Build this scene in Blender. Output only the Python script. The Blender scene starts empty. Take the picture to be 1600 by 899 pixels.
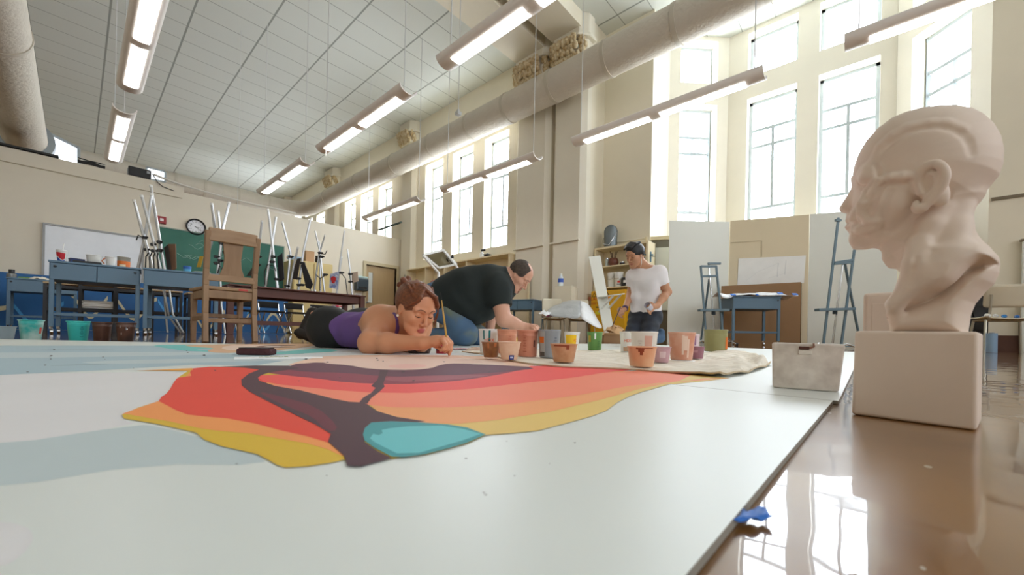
import bpy, bmesh, math, random
import numpy as np
from mathutils import Vector as V, Matrix as MX
from mathutils.bvhtree import BVHTree
random.seed(7)
COL = bpy.context.scene.collection
R = math.radians
# ---------------------------------------------------------------- camera geometry: where a photo pixel's line of sight goes
TH = math.atan(.0214); SN, CS = math.sin(TH), math.cos(TH)
CAMH = .1
def lev(px, py):
    dx, dy = px-800, py-450
    return CS*dx+SN*dy, -SN*dx+CS*dy
V1 = lev(118, 508); V2 = lev(1358, 534.5)
HY = (V1[1]+V2[1])/2
F = math.sqrt(-V1[0]*V2[0])
U1 = (V1[0]/math.hypot(V1[0], F), F/math.hypot(V1[0], F))
U2 = (V2[0]/math.hypot(V2[0], F), F/math.hypot(V2[0], F))
def ray(px, py):
    a, b = lev(px, py); X = a/F
    return X*U2[0]+U2[1], X*U1[0]+U1[1], (HY-b)/F
def G(px, py, z=0.):
    r = ray(px, py); d = (z-CAMH)/r[2]
    return V((r[0]*d, r[1]*d, z))
def PX(px, py, x):
    r = ray(px, py); d = x/r[0]
    return V((x, r[1]*d, r[2]*d+CAMH))
def PY(px, py, y):
    r = ray(px, py); d = y/r[1]
    return V((r[0]*d, y, r[2]*d+CAMH))
def C(px, py, d):
    r = ray(px, py)
    return V((r[0]*d, r[1]*d, r[2]*d+CAMH))
def K(X, d, z=0.):
    "room point from metres to the side, metres ahead of the camera, height"
    return V((X*U2[0]+d*U2[1], X*U1[0]+d*U1[1], z))
RT = V((U2[0], U1[0], 0)); FW = V((U2[1], U1[1], 0)); UP = V((0, 0, 1))
YAWR = math.atan2(RT.y, RT.x)      # angle of the camera's right-hand direction
# ---------------------------------------------------------------- materials
def lin(c):
    if max(c) > 1.0: c = [x/255 for x in c]
    return tuple((x/12.92 if x <= .04045 else ((x+.055)/1.055)**2.4) for x in c[:3])+(1.,)
MATS = {}
def mat(name, rgb, rough=.6, metal=0., noise=None, bump=None, emit=0., spec=.5, trans=0., alpha=1., coat=0., stretch=None, rgb2=None):
    if name in MATS: return MATS[name]
    m = bpy.data.materials.new(name); m.use_nodes = True
    nt = m.node_tree; b = nt.nodes['Principled BSDF']; L = nt.links
    b.inputs['Base Color'].default_value = lin(rgb)
    b.inputs['Roughness'].default_value = rough; b.inputs['Metallic'].default_value = metal
    b.inputs['Specular IOR Level'].default_value = spec
    if trans: b.inputs['Transmission Weight'].default_value = trans
    if alpha < 1: b.inputs['Alpha'].default_value = alpha
    if coat: b.inputs['Coat Weight'].default_value = coat
    if emit:
        b.inputs['Emission Color'].default_value = lin(rgb); b.inputs['Emission Strength'].default_value = emit
    tc = nt.nodes.new('ShaderNodeTexCoord'); src = tc.outputs['Object']
    if stretch:
        mp = nt.nodes.new('ShaderNodeMapping'); mp.inputs['Scale'].default_value = stretch
        L.new(src, mp.inputs['Vector']); src = mp.outputs['Vector']
    sc, amt = noise or (6., .035)
    if not emit:
        n = nt.nodes.new('ShaderNodeTexNoise'); n.inputs['Scale'].default_value = sc; n.inputs['Detail'].default_value = 4
        L.new(src, n.inputs['Vector'])
        if rgb2:
            rp = nt.nodes.new('ShaderNodeValToRGB'); rp.color_ramp.elements[0].position = .5-amt; rp.color_ramp.elements[1].position = .5+amt
            rp.color_ramp.elements[0].color = lin(rgb); rp.color_ramp.elements[1].color = lin(rgb2)
            L.new(n.outputs['Fac'], rp.inputs['Fac']); L.new(rp.outputs['Color'], b.inputs['Base Color'])
        else:
            hs = nt.nodes.new('ShaderNodeHueSaturation'); hs.inputs['Color'].default_value = lin(rgb)
            ma = nt.nodes.new('ShaderNodeMath'); ma.operation = 'MULTIPLY_ADD'; ma.inputs[1].default_value = amt*4; ma.inputs[2].default_value = 1-amt*2
            L.new(n.outputs['Fac'], ma.inputs[0]); L.new(ma.outputs[0], hs.inputs['Value']); L.new(hs.outputs['Color'], b.inputs['Base Color'])
    if bump:
        n2 = nt.nodes.new('ShaderNodeTexNoise'); n2.inputs['Scale'].default_value = bump[0]; n2.inputs['Detail'].default_value = 3
        L.new(src, n2.inputs['Vector'])
        bp = nt.nodes.new('ShaderNodeBump'); bp.inputs['Strength'].default_value = bump[1]; bp.inputs['Distance'].default_value = bump[2] if len(bump) > 2 else .01
        L.new(n2.outputs['Fac'], bp.inputs['Height']); L.new(bp.outputs['Normal'], b.inputs['Normal'])
    MATS[name] = m
    return m
# ---------------------------------------------------------------- objects
INV = {}
def thing(name, label=None, cat=None, loc=(0, 0, 0), rz=0., group=None, kind=None):
    o = bpy.data.objects.new(name, None); COL.objects.link(o); o.empty_display_size = .05
    o.location = loc; o.rotation_euler = (0, 0, rz)
    INV[o.name] = (MX.Translation(V(loc)) @ MX.Rotation(rz, 4, 'Z')).inverted()
    return tag(o, label, cat, group, kind)
def tag(o, label=None, cat=None, group=None, kind=None):
    if label: o['label'] = label
    if cat: o['category'] = cat
    if group: o['group'] = group
    if kind: o['kind'] = kind
    return o
def copy_tree(o, loc=None, rz=None, label=None, parent=None, group=None):
    c = o.copy(); COL.objects.link(c)
    if parent: c.parent = parent
    if loc is not None: c.location = loc
    if rz is not None: c.rotation_euler = (0, 0, rz)
    if label: c['label'] = label
    if group: c['group'] = group
    for ch in list(o.children): copy_tree(ch, parent=c)
    return c
def smooth_me(me, ang=35):
    me.shade_smooth(); me.set_sharp_from_angle(angle=R(ang))
class MB:
    def __init__(s): s.v = []; s.f = []; s.m = []; s.T = None
    def add(s, vs, fs, mi=0):
        n = len(s.v)
        s.v += [(s.T @ V(p) if s.T is not None else V(p)) for p in vs]
        s.f += [[i+n for i in f] for f in fs]; s.m += [mi]*len(fs)
        return s
    def at(s, loc, rz=0., rx=0., ry=0.):
        s.T = MX.Translation(V(loc)) @ MX.Rotation(rz, 4, 'Z') @ MX.Rotation(ry, 4, 'Y') @ MX.Rotation(rx, 4, 'X'); return s
    def box(s, c, size, mi=0, taper=1.):
        x, y, z = c; a, b, h = [q/2 for q in size]; t = taper
        vs = [(x-a, y-b, z-h), (x+a, y-b, z-h), (x+a, y+b, z-h), (x-a, y+b, z-h), (x-a*t, y-b*t, z+h), (x+a*t, y-b*t, z+h), (x+a*t, y+b*t, z+h), (x-a*t, y+b*t, z+h)]
        return s.add(vs, [(3, 2, 1, 0), (4, 5, 6, 7), (0, 1, 5, 4), (1, 2, 6, 5), (2, 3, 7, 6), (3, 0, 4, 7)], mi)
    def bx(s, x0, x1, y0, y1, z0, z1, mi=0):
        return s.box(((x0+x1)/2, (y0+y1)/2, (z0+z1)/2), (x1-x0, y1-y0, z1-z0), mi)
    def beam(s, p, q, w, h=None, up=(0, 0, 1), mi=0, w2=None, h2=None):
        p, q = V(p), V(q); d = (q-p).normalized(); up = V(up)
        if abs(d.dot(up)) > .98: up = V((1, 0, 0)) if abs(d.x) < .9 else V((0, 1, 0))
        sx = d.cross(up).normalized(); sy = sx.cross(d); h = h or w; w2 = w2 or w; h2 = h2 or h
        vs = [p+sx*a*w/2+sy*b*h/2 for a, b in ((-1, -1), (1, -1), (1, 1), (-1, 1))]+[q+sx*a*w2/2+sy*b*h2/2 for a, b in ((-1, -1), (1, -1), (1, 1), (-1, 1))]
        return s.add(vs, [(3, 2, 1, 0), (4, 5, 6, 7), (0, 1, 5, 4), (1, 2, 6, 5), (2, 3, 7, 6), (3, 0, 4, 7)], mi)
    def tube(s, pts, r, n=8, mi=0, cap=True, flat=1.):
        pts = [V(p) for p in pts]; m = len(pts)
        rs = r if isinstance(r, (list, tuple)) else [r]*m
        vs = []; side = None
        for i in range(m):
            d = (pts[min(i+1, m-1)]-pts[max(i-1, 0)]).normalized()
            if side is None:
                u = V((0, 0, 1)) if abs(d.z) < .9 else V((1, 0, 0)); side = d.cross(u).normalized()
            else: side = (side-d*side.dot(d)).normalized()
            o = d.cross(side)
            for k in range(n):
                a = 2*math.pi*k/n; vs.append(pts[i]+(side*math.cos(a)+o*math.sin(a)*flat)*rs[i])
        fs = [(i*n+k, i*n+(k+1) % n, (i+1)*n+(k+1) % n, (i+1)*n+k) for i in range(m-1) for k in range(n)]
        if cap: fs += [tuple(range(n-1, -1, -1)), tuple((m-1)*n+k for k in range(n))]
        return s.add(vs, fs, mi)
    def lathe(s, prof, c=(0, 0, 0), n=28, mi=0, ax=None, sx=1., sy=1.):
        "prof: (radius, height) pairs; closes at radius 0"
        c = V(c); vs = []; idx = []
        for r, z in prof:
            if r < 1e-6: idx.append([len(vs)]); vs.append(V((0, 0, z)))
            else:
                idx.append(list(range(len(vs), len(vs)+n)))
                vs += [V((r*sx*math.cos(2*math.pi*k/n), r*sy*math.sin(2*math.pi*k/n), z)) for k in range(n)]
        fs = []
        for a, b in zip(idx, idx[1:]):
            for k in range(n):
                k2 = (k+1) % n
                if len(a) == 1 and len(b) == 1: continue
                if len(a) == 1: fs.append((a[0], b[k2], b[k]))
                elif len(b) == 1: fs.append((a[k], a[k2], b[0]))
                else: fs.append((a[k], a[k2], b[k2], b[k]))
        if ax is not None:
            q = V((0, 0, 1)).rotation_difference(V(ax)); vs = [q @ p for p in vs]
        return s.add([p+c for p in vs], fs, mi)
    def ball(s, c, r, n=14, mi=0, sz=(1, 1, 1)):
        vs = []; m = n//2; c = V(c)
        prof = [(math.sin(math.pi*i/m), -math.cos(math.pi*i/m)) for i in range(m+1)]
        b = MB(); b.lathe([(max(0, a)*r if 0 < i < m else 0, z*r) for i, (a, z) in enumerate(prof)], n=n)
        return s.add([V((p.x*sz[0], p.y*sz[1], p.z*sz[2]))+c for p in b.v], b.f, mi)
    def prism(s, poly, vec, mi=0):
        poly = [V(p) for p in poly]; n = len(poly); vec = V(vec)
        fs = [tuple(range(n-1, -1, -1)), tuple(range(n, 2*n))]+[(i, (i+1) % n, n+(i+1) % n, n+i) for i in range(n)]
        return s.add(poly+[p+vec for p in poly], fs, mi)
    def face(s, poly, mi=0): return s.add(poly, [tuple(range(len(poly)))], mi)
    def build(s, name, mats, parent=None, smooth=False, bevel=0., seg=2, fix=True):
        me = bpy.data.meshes.new(name)
        vs = s.v
        if parent is not None and parent.name in INV:
            I = INV[parent.name]; vs = [I @ p for p in vs]
        me.from_pydata([tuple(p) for p in vs], [], s.f)
        mats = mats if isinstance(mats, (list, tuple)) else [mats]
        for m in mats: me.materials.append(m)
        if len(mats) > 1: me.polygons.foreach_set('material_index', s.m)
        if fix:
            bm = bmesh.new(); bm.from_mesh(me); bmesh.ops.recalc_face_normals(bm, faces=bm.faces); bm.to_mesh(me); bm.free()
        me.update()
        if smooth: smooth_me(me, smooth if smooth is not True else 35)
        o = bpy.data.objects.new(name, me); COL.objects.link(o)
        if parent is not None:
            o.parent = parent
            if parent.name in INV: INV[o.name] = INV[parent.name]
        if bevel:
            b = o.modifiers.new('bevel', 'BEVEL'); b.width = bevel; b.segments = seg; b.limit_method = 'ANGLE'; b.angle_limit = R(40)
            b.harden_normals = False
        return o
def B(): return MB()
def one(mb, name, mats, label, cat, group=None, **kw):
    return tag(mb.build(name, mats, **kw), label, cat, group)
def text_part(name, body, size, loc, right, up, m, parent, depth=.0008):
    cu = bpy.data.curves.new(name, 'FONT'); cu.body = body; cu.size = size; cu.extrude = depth; cu.align_x = 'CENTER'; cu.align_y = 'CENTER'
    tmp = bpy.data.objects.new(name, cu); COL.objects.link(tmp)
    bpy.context.view_layer.update()
    me = bpy.data.meshes.new_from_object(tmp.evaluated_get(bpy.context.evaluated_depsgraph_get()))
    bpy.data.objects.remove(tmp)
    r, u = V(right).normalized(), V(up).normalized(); n = r.cross(u)
    T = MX(((r.x, u.x, n.x, loc[0]), (r.y, u.y, n.y, loc[1]), (r.z, u.z, n.z, loc[2]), (0, 0, 0, 1)))
    if parent is not None and parent.name in INV: T = INV[parent.name] @ T
    me.transform(T); me.materials.clear(); me.materials.append(m)
    o = bpy.data.objects.new(name, me); COL.objects.link(o)
    if parent is not None: o.parent = parent
    return o
# ---------------------------------------------------------------- distance-field modelling for the figures (one continuous surface each)
import openvdb as vdb
f32 = np.float32
def poly_sd(P, poly):
    "signed distance of points P (...,2) to a closed polygon"
    x, y = P[..., 0], P[..., 1]; d = np.full(x.shape, 1e9); s = np.ones(x.shape)
    n = len(poly)
    for i in range(n):
        ax, ay = poly[i]; bx, by = poly[i-1]; ex, ey = bx-ax, by-ay; wx, wy = x-ax, y-ay
        t = np.clip((wx*ex+wy*ey)/(ex*ex+ey*ey+1e-12), 0, 1); qx, qy = wx-ex*t, wy-ey*t; d = np.minimum(d, qx*qx+qy*qy)
        c1 = y >= ay; c2 = y < by; c3 = ex*wy > ey*wx
        fl = (c1 & c2 & c3) | (~c1 & ~c2 & ~c3); s = np.where(fl, -s, s)
    return s*np.sqrt(d)
class SD:
    def __init__(s): s.ops = []; s.lo = V((9, 9, 9)); s.hi = V((-9, -9, -9)); s.fr = MX.Identity(4)
    def frame(s, m): s.fr = m; return s            # local -> figure space for what follows
    def _add(s, fn, pts, rad, k, mode):
        pts = [s.fr @ V(p) for p in pts]; sc = s.fr.to_scale()[0]; rad *= sc
        lo = V([min(p[i] for p in pts)-rad for i in range(3)]); hi = V([max(p[i] for p in pts)+rad for i in range(3)])
        inv = np.array(s.fr.inverted(), dtype=np.float64)
        s.ops.append((fn, inv, sc, lo, hi, k*sc, mode))
        if mode == 'u': s.lo = V([min(a, b) for a, b in zip(s.lo, lo)]); s.hi = V([max(a, b) for a, b in zip(s.hi, hi)])
        return s
    def cap(s, a, b, r1, r2=None, k=.015, mode='u', flat=None):
        a, b = np.array(a, float), np.array(b, float); r2 = r1 if r2 is None else r2; ba = b-a; L = float(ba@ba)+1e-12
        def fn(x, y, z):
            px, py, pz = x-a[0], y-a[1], z-a[2]; t = np.clip((px*ba[0]+py*ba[1]+pz*ba[2])/L, 0, 1)
            return np.sqrt((px-ba[0]*t)**2+(py-ba[1]*t)**2+(pz-ba[2]*t)**2)-(r1+(r2-r1)*t)
        return s._add(fn, [a, b], max(r1, r2), k, mode)
    def chain(s, pts, r, k=.012, mode='u'):
        rs = r if isinstance(r, (list, tuple)) else [r]*len(pts)
        for i in range(len(pts)-1): s.cap(pts[i], pts[i+1], rs[i], rs[i+1], k, mode)
        return s
    def ell(s, c, rad, k=.015, mode='u', rot=None):
        c = np.array(c, float); rad = np.array(rad, float); M = np.array(rot.to_3x3().inverted()) if rot is not None else np.eye(3)
        def fn(x, y, z):
            q = (x-c[0], y-c[1], z-c[2]); p = [M[i, 0]*q[0]+M[i, 1]*q[1]+M[i, 2]*q[2] for i in range(3)]
            k0 = np.sqrt(sum((p[i]/rad[i])**2 for i in range(3))); k1 = np.sqrt(sum((p[i]/rad[i]**2)**2 for i in range(3)))+1e-9
            return k0*(k0-1)/k1
        return s._add(fn, [c], float(rad.max()), k, mode)
    def rbox(s, c, half, r, k=.005, mode='u', rot=None):
        c = np.array(c, float); half = np.array(half, float); M = np.array(rot.to_3x3().inverted()) if rot is not None else np.eye(3)
        def fn(x, y, z):
            q = (x-c[0], y-c[1], z-c[2]); p = [np.abs(M[i, 0]*q[0]+M[i, 1]*q[1]+M[i, 2]*q[2])-half[i]+r for i in range(3)]
            return np.sqrt(sum(np.maximum(p[i], 0)**2 for i in range(3)))+np.minimum(np.maximum(np.maximum(p[0], p[1]), p[2]), 0)-r
        return s._add(fn, [c], float(np.linalg.norm(half)), k, mode)
    def slab(s, poly, W, Rr, k=.01, mode='u', t0=0., res=None):
        "outline in the (x, z) plane swelled to half thickness W along y"
        P = np.array(poly, float); lo, hi = P.min(0)-.03, P.max(0)+.03; res = res or max(.0008, float((hi-lo).max())/260)
        nx, ny = int((hi[0]-lo[0])/res)+2, int((hi[1]-lo[1])/res)+2
        gx, gy = np.meshgrid(lo[0]+res*np.arange(nx), lo[1]+res*np.arange(ny), indexing='ij')
        T = poly_sd(np.stack([gx, gy], -1), [tuple(p) for p in P])
        def fn(x, y, z):
            x, y, z = np.broadcast_arrays(x, y, z)
            u = np.clip((x-lo[0])/res, 0, nx-1.001); v = np.clip((z-lo[1])/res, 0, ny-1.001); i = u.astype(int); j = v.astype(int); fu, fv = u-i, v-j
            d = (T[i, j]*(1-fu)+T[i+1, j]*fu)*(1-fv)+(T[i, j+1]*(1-fu)+T[i+1, j+1]*fu)*fv
            q = 1-np.minimum(-d/Rr, 1); g = np.sqrt(((y-t0)/W)**2+q*np.abs(q)*np.sign(q)*(q > 0))-1
            return g*min(W, Rr)*.9
        return s._add(fn, [(P[:, 0].min(), t0, P[:, 1].min()), (P[:, 0].max(), t0, P[:, 1].max())], W, k, mode)
    def val(s, pts):
        P = np.array(pts, float); out = np.full(len(P), 9.)
        for op in s.ops: out = s._mix(out, s._ev(op, P[:, 0], P[:, 1], P[:, 2]), op)
        return out
    @staticmethod
    def _ev(op, x, y, z):
        inv = op[1]
        if not np.allclose(inv, np.eye(4)):
            x, y, z = [inv[i, 0]*x+inv[i, 1]*y+inv[i, 2]*z+inv[i, 3] for i in range(3)]
        return op[0](x, y, z)*op[2]
    @staticmethod
    def _mix(a, b, op):
        k, mode = op[5], op[6]
        if mode == 'u': h = np.maximum(k-np.abs(a-b), 0)/max(k, 1e-9); return np.minimum(a, b)-h*h*k*.25
        if mode == 's': b = -b
        h = np.maximum(k-np.abs(a-b), 0)/max(k, 1e-9); return np.maximum(a, b)+h*h*k*.25
    def surf(s, p, d, L, n=160):
        "first point of the surface from p along d"
        p, d = V(p), V(d).normalized(); q = [p+d*(L*i/n) for i in range(n+1)]; v = s.val([tuple(a) for a in q])
        for i in range(1, n+1):
            if v[i] <= 0 < v[i-1]: f = v[i-1]/(v[i-1]-v[i]); return q[i-1].lerp(q[i], f)
        return None
    def mesh(s, h, extra=None):
        lo = [v-4*h for v in s.lo]; n = [int((b-a+8*h)/h)+1 for a, b in zip(s.lo, s.hi)]
        A = np.full(n, 3*h+.02, f32); ax = [lo[i]+h*np.arange(n[i]) for i in range(3)]
        for op in s.ops:
            m = op[5]+3*h; sl = []
            for i in range(3):
                a = max(0, int((op[3][i]-m-lo[i])/h)); b = min(n[i], int((op[4][i]+m-lo[i])/h)+2); sl.append(slice(a, b))
            if any(q.stop <= q.start for q in sl): continue
            x, y, z = ax[0][sl[0]][:, None, None], ax[1][sl[1]][None, :, None], ax[2][sl[2]][None, None, :]
            A[tuple(sl)] = s._mix(A[tuple(sl)], s._ev(op, x, y, z), op)
        if extra is not None: A = extra(A, ax)
        A = np.clip(A, -3*h, 3*h).astype(f32)
        g = vdb.FloatGrid(3*h); g.copyFromArray(A); g.transform = vdb.createLinearTransform(h)
        v, q = g.convertToQuads(0.)
        v = np.asarray(v, float)+np.array(lo)
        return v, np.asarray(q)
def sd_object(name, sd, h, mats, parent=None, T=None, extra=None, region=None, smooth_it=1):
    v, q = sd.mesh(h, extra)
    me = bpy.data.meshes.new(name)
    M = np.array(T if T is not None else MX.Identity(4))
    if parent is not None and parent.name in INV: M = np.array(INV[parent.name]) @ M
    w = v @ M[:3, :3].T+M[:3, 3]
    me.vertices.add(len(w)); me.vertices.foreach_set('co', w.astype(f32).ravel())
    me.loops.add(len(q)*4); me.loops.foreach_set('vertex_index', q[:, ::-1].astype(np.int32).ravel())
    me.polygons.add(len(q)); me.polygons.foreach_set('loop_start', np.arange(0, len(q)*4, 4, dtype=np.int32))
    me.update(calc_edges=True); me.validate()
    mats = mats if isinstance(mats, (list, tuple)) else [mats]
    for m in mats: me.materials.append(m)
    if region is not None:
        c = v[q].mean(1); idx = region(c).astype(np.int32); me.polygons.foreach_set('material_index', idx)
    # outward normals
    p = me.polygons[0]
    c = v[q[0]].mean(0); nrm = np.cross(v[q[0][1]]-v[q[0][0]], v[q[0][2]]-v[q[0][0]])[::1]
    vol = float(np.einsum('ij,ij->i', v[q[:, 0]], np.cross(v[q[:, 1]], v[q[:, 2]])).sum())
    if vol > 0: me.flip_normals()
    me.shade_smooth()
    o = bpy.data.objects.new(name, me); COL.objects.link(o)
    if parent is not None:
        o.parent = parent
        if parent.name in INV: INV[o.name] = INV[parent.name]
    return o
# ================================================================ the room
cream = mat('cream_paint', (230, 222, 202), .55, noise=(3, .02), bump=(60, .05))
cream2 = mat('cream_paint_pilaster', (232, 226, 210), .5, noise=(3, .015))
white_paint = mat('white_paint', (236, 236, 230), .5)
frame_paint = mat('window_frame_paint', (172, 182, 188), .5)
lead_m = mat('window_lead', (150, 158, 164), .5)
pane_m = mat('daylit_pane', (238, 246, 255), emit=7.5)
def floor_mat():
    m = bpy.data.materials.new('polished_brown_floor'); m.use_nodes = True; nt = m.node_tree; L = nt.links; b = nt.nodes['Principled BSDF']
    tc = nt.nodes.new('ShaderNodeTexCoord')
    n = nt.nodes.new('ShaderNodeTexNoise'); n.inputs['Scale'].default_value = 4; n.inputs['Detail'].default_value = 6
    r = nt.nodes.new('ShaderNodeValToRGB'); r.color_ramp.elements[0].position = .35; r.color_ramp.elements[1].position = .7
    r.color_ramp.elements[0].color = lin((116, 78, 36)); r.color_ramp.elements[1].color = lin((144, 102, 52))
    L.new(tc.outputs['Object'], n.inputs['Vector']); L.new(n.outputs['Fac'], r.inputs['Fac'])
    # dried paint flecks
    mp = nt.nodes.new('ShaderNodeMapping'); mp.inputs['Scale'].default_value = (26, 50, 1); mp.inputs['Rotation'].default_value = (0, 0, .6)
    vo = nt.nodes.new('ShaderNodeTexVoronoi'); vo.inputs['Scale'].default_value = 1.; vo.inputs['Randomness'].default_value = 1
    L.new(tc.outputs['Object'], mp.inputs['Vector']); L.new(mp.outputs['Vector'], vo.inputs['Vector'])
    wn = nt.nodes.new('ShaderNodeSeparateColor'); L.new(vo.outputs['Color'], wn.inputs['Color'])
    lt = nt.nodes.new('ShaderNodeMath'); lt.operation = 'LESS_THAN'; lt.inputs[1].default_value = .13; L.new(vo.outputs['Distance'], lt.inputs[0])
    gt = nt.nodes.new('ShaderNodeMath'); gt.operation = 'GREATER_THAN'; gt.inputs[1].default_value = .93; L.new(wn.outputs['Red'], gt.inputs[0])
    mu = nt.nodes.new('ShaderNodeMath'); mu.operation = 'MULTIPLY'; L.new(lt.outputs[0], mu.inputs[0]); L.new(gt.outputs[0], mu.inputs[1])
    mx = nt.nodes.new('ShaderNodeMix'); mx.data_type = 'RGBA'; L.new(mu.outputs[0], mx.inputs[0]); L.new(r.outputs['Color'], mx.inputs[6]); mx.inputs[7].default_value = lin((196, 186, 170))
    L.new(mx.outputs[2], b.inputs['Base Color'])
    b.inputs['Roughness'].default_value = .3; b.inputs['Coat Weight'].default_value = 1.; b.inputs['Coat Roughness'].default_value = .025
    b.inputs['Coat IOR'].default_value = 1.42; b.inputs['Specular IOR Level'].default_value = .2
    n2 = nt.nodes.new('ShaderNodeTexNoise'); n2.inputs['Scale'].default_value = 7; n2.inputs['Detail'].default_value = 2
    L.new(tc.outputs['Object'], n2.inputs['Vector'])
    bp = nt.nodes.new('ShaderNodeBump'); bp.inputs['Strength'].default_value = .35; bp.inputs['Distance'].default_value = .004
    L.new(n2.outputs['Fac'], bp.inputs['Height']); L.new(bp.outputs['Normal'], b.inputs['Coat Normal']); L.new(bp.outputs['Normal'], b.inputs['Normal'])
    return m
def ceil_mat():
    m = bpy.data.materials.new('ceiling_tiles'); m.use_nodes = True; nt = m.node_tree; L = nt.links; b = nt.nodes['Principled BSDF']
    tc = nt.nodes.new('ShaderNodeTexCoord'); sp = nt.nodes.new('ShaderNodeSeparateXYZ'); L.new(tc.outputs['Object'], sp.inputs[0])
    def line(axis, off, per, w):
        a = nt.nodes.new('ShaderNodeMath'); a.operation = 'SUBTRACT'; a.inputs[1].default_value = off; L.new(sp.outputs[axis], a.inputs[0])
        p = nt.nodes.new('ShaderNodeMath'); p.operation = 'PINGPONG'; p.inputs[1].default_value = per/2; L.new(a.outputs[0], p.inputs[0])
        c = nt.nodes.new('ShaderNodeMath'); c.operation = 'LESS_THAN'; c.inputs[1].default_value = w; L.new(p.outputs[0], c.inputs[0]); return c
    l1 = line(0, .38, 1.13, .017); l2 = line(1, 10.26, .586, .008)
    mxm = nt.nodes.new('ShaderNodeMath'); mxm.operation = 'MAXIMUM'; L.new(l1.outputs[0], mxm.inputs[0]); L.new(l2.outputs[0], mxm.inputs[1])
    n = nt.nodes.new('ShaderNodeTexNoise'); n.inputs['Scale'].default_value = 120; L.new(tc.outputs['Object'], n.inputs['Vector'])
    r = nt.nodes.new('ShaderNodeValToRGB'); r.color_ramp.elements[0].color = lin((200, 204, 198)); r.color_ramp.elements[1].color = lin((226, 229, 223)); L.new(n.outputs['Fac'], r.inputs['Fac'])
    mx = nt.nodes.new('ShaderNodeMix'); mx.data_type = 'RGBA'; L.new(mxm.outputs[0], mx.inputs[0]); L.new(r.outputs['Color'], mx.inputs[6]); mx.inputs[7].default_value = lin((150, 154, 148))
    L.new(mx.outputs[2], b.inputs['Base Color']); b.inputs['Roughness'].default_value = .8
    return m
XW, YL, ZC, YE = 6.95, 11.0, 6.5, 22.4
XN, YN = -6.5, -7.5
def struct(o): return tag(o, kind='structure')
struct(B().bx(XN, 10.2, YN, YE, -.1, 0).build('floor', floor_mat()))
struct(B().bx(XN-.2, 10.2, YN-.2, YE+.3, ZC, ZC+.1).build('ceiling', ceil_mat()))
def wall_run(name, p, q, z0, z1, th, openings, m):
    "wall whose inner face runs p->q; th is added to the right-hand side of p->q (outside)"
    p, q = V((p[0], p[1], 0)), V((q[0], q[1], 0)); L = (q-p).length; d = (q-p)/L; n = V((d.y, -d.x, 0))
    ss = sorted({0., L, *[o[0] for o in openings], *[o[1] for o in openings]}); zz = sorted({z0, z1, *[o[2] for o in openings], *[o[3] for o in openings]})
    b = B()
    for a0, a1 in zip(ss, ss[1:]):
        run = None
        for c0, c1 in zip(zz, zz[1:]):
            hole = any(o[0]-1e-6 <= a0 and a1 <= o[1]+1e-6 and o[2]-1e-6 <= c0 and c1 <= o[3]+1e-6 for o in openings)
            if not hole:
                if run: run[1] = c1
                else: run = [c0, c1]
            if run and (hole or c1 == zz[-1]):
                b.prism([p+d*a0+V((0, 0, run[0])), p+d*a1+V((0, 0, run[0])), p+d*a1+V((0, 0, run[0]))+n*th, p+d*a0+V((0, 0, run[0]))+n*th], (0, 0, run[1]-run[0])); run = None
    return struct(b.build(name, m))
WIN = [0]
pane_b = mat('unseen_fill_pane', (240, 246, 255), emit=4.5)  # glow for the added fill windows behind the camera
def window(p, q, s0, s1, z0, z1, off, bars, cols, rows, pm=None):
    WIN[0] += 1
    p, q = V((p[0], p[1], 0)), V((q[0], q[1], 0)); d = (q-p).normalized(); n = V((d.y, -d.x, 0))
    o0 = p+n*off
    t = thing('window_%d' % WIN[0], loc=tuple(o0+d*(s0+s1)/2+V((0, 0, z0))), kind='structure')
    P = lambda s, z, k=0.: o0+d*s+V((0, 0, z))+n*k
    b = B(); w = .055
    for a, c in ((P(s0, z0+w/2), P(s1, z0+w/2)), (P(s0, z1-w/2), P(s1, z1-w/2)), (P(s0+w/2, z0), P(s0+w/2, z1)), (P(s1-w/2, z0), P(s1-w/2, z1))): b.beam(a, c, w, w)
    b.build('window_frame', frame_paint, t)
    if bars:
        b = B()
        for z in bars: b.beam(P(s0+w, z), P(s1-w, z), .055, .055)
        zt = bars[0]
        b.beam(P((s0+s1)/2, bars[-1]), P((s0+s1)/2, zt), .05, .05)
        b.build('glazing_bars', frame_paint, t)
    b = B()
    for k in range(1, cols): b.beam(P(s0+(s1-s0)*k/cols, z0, .012), P(s0+(s1-s0)*k/cols, z1, .012), .008, .008)
    for k in range(1, rows): b.beam(P(s0, z0+(z1-z0)*k/rows, .012), P(s1, z0+(z1-z0)*k/rows, .012), .008, .008)
    b.build('lead_lattice', lead_m, t)
    B().face([P(s0, z0, .02), P(s1, z0, .02), P(s1, z1, .02), P(s0, z1, .02)]).build('window_pane', pm or pane_m, t)
ZW = (2.25, 5.05, 5.5, 6.4); BARS = [4.45, 4.1, 2.82]
# long window wall (inner face x = XW) from the partition end of the hall towards the bay
bays = [[6.92, 8.19, 9.46], [12.16, 13.43, 14.7], [17.4, 18.67, 19.94]]
def ops_for(cs, y0, hw=.42): return [(c-y0-hw, c-y0+hw, z0, z1) for c in cs for z0, z1 in ((ZW[0], ZW[1]), (5.2, 5.75))]
def wins_for(p, q, cs, hw=.42, off=.3, u=(5.2, 5.75)):
    for c in cs:
        window(p, q, c-hw, c+hw, ZW[0], ZW[1], off, BARS, 4, 9)
        window(p, q, c-hw, c+hw, u[0], u[1], off, None, 4, 3 if u[1] > 6 else 2)
A0, A1 = (XW, 4.25), (XW, YE)
wall_run('wall_right', A0, A1, 0, ZC, .6, ops_for(sum(bays, []), 4.25), cream)
for bay in bays: wins_for(A0, A1, [c-4.25 for c in bay])
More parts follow.
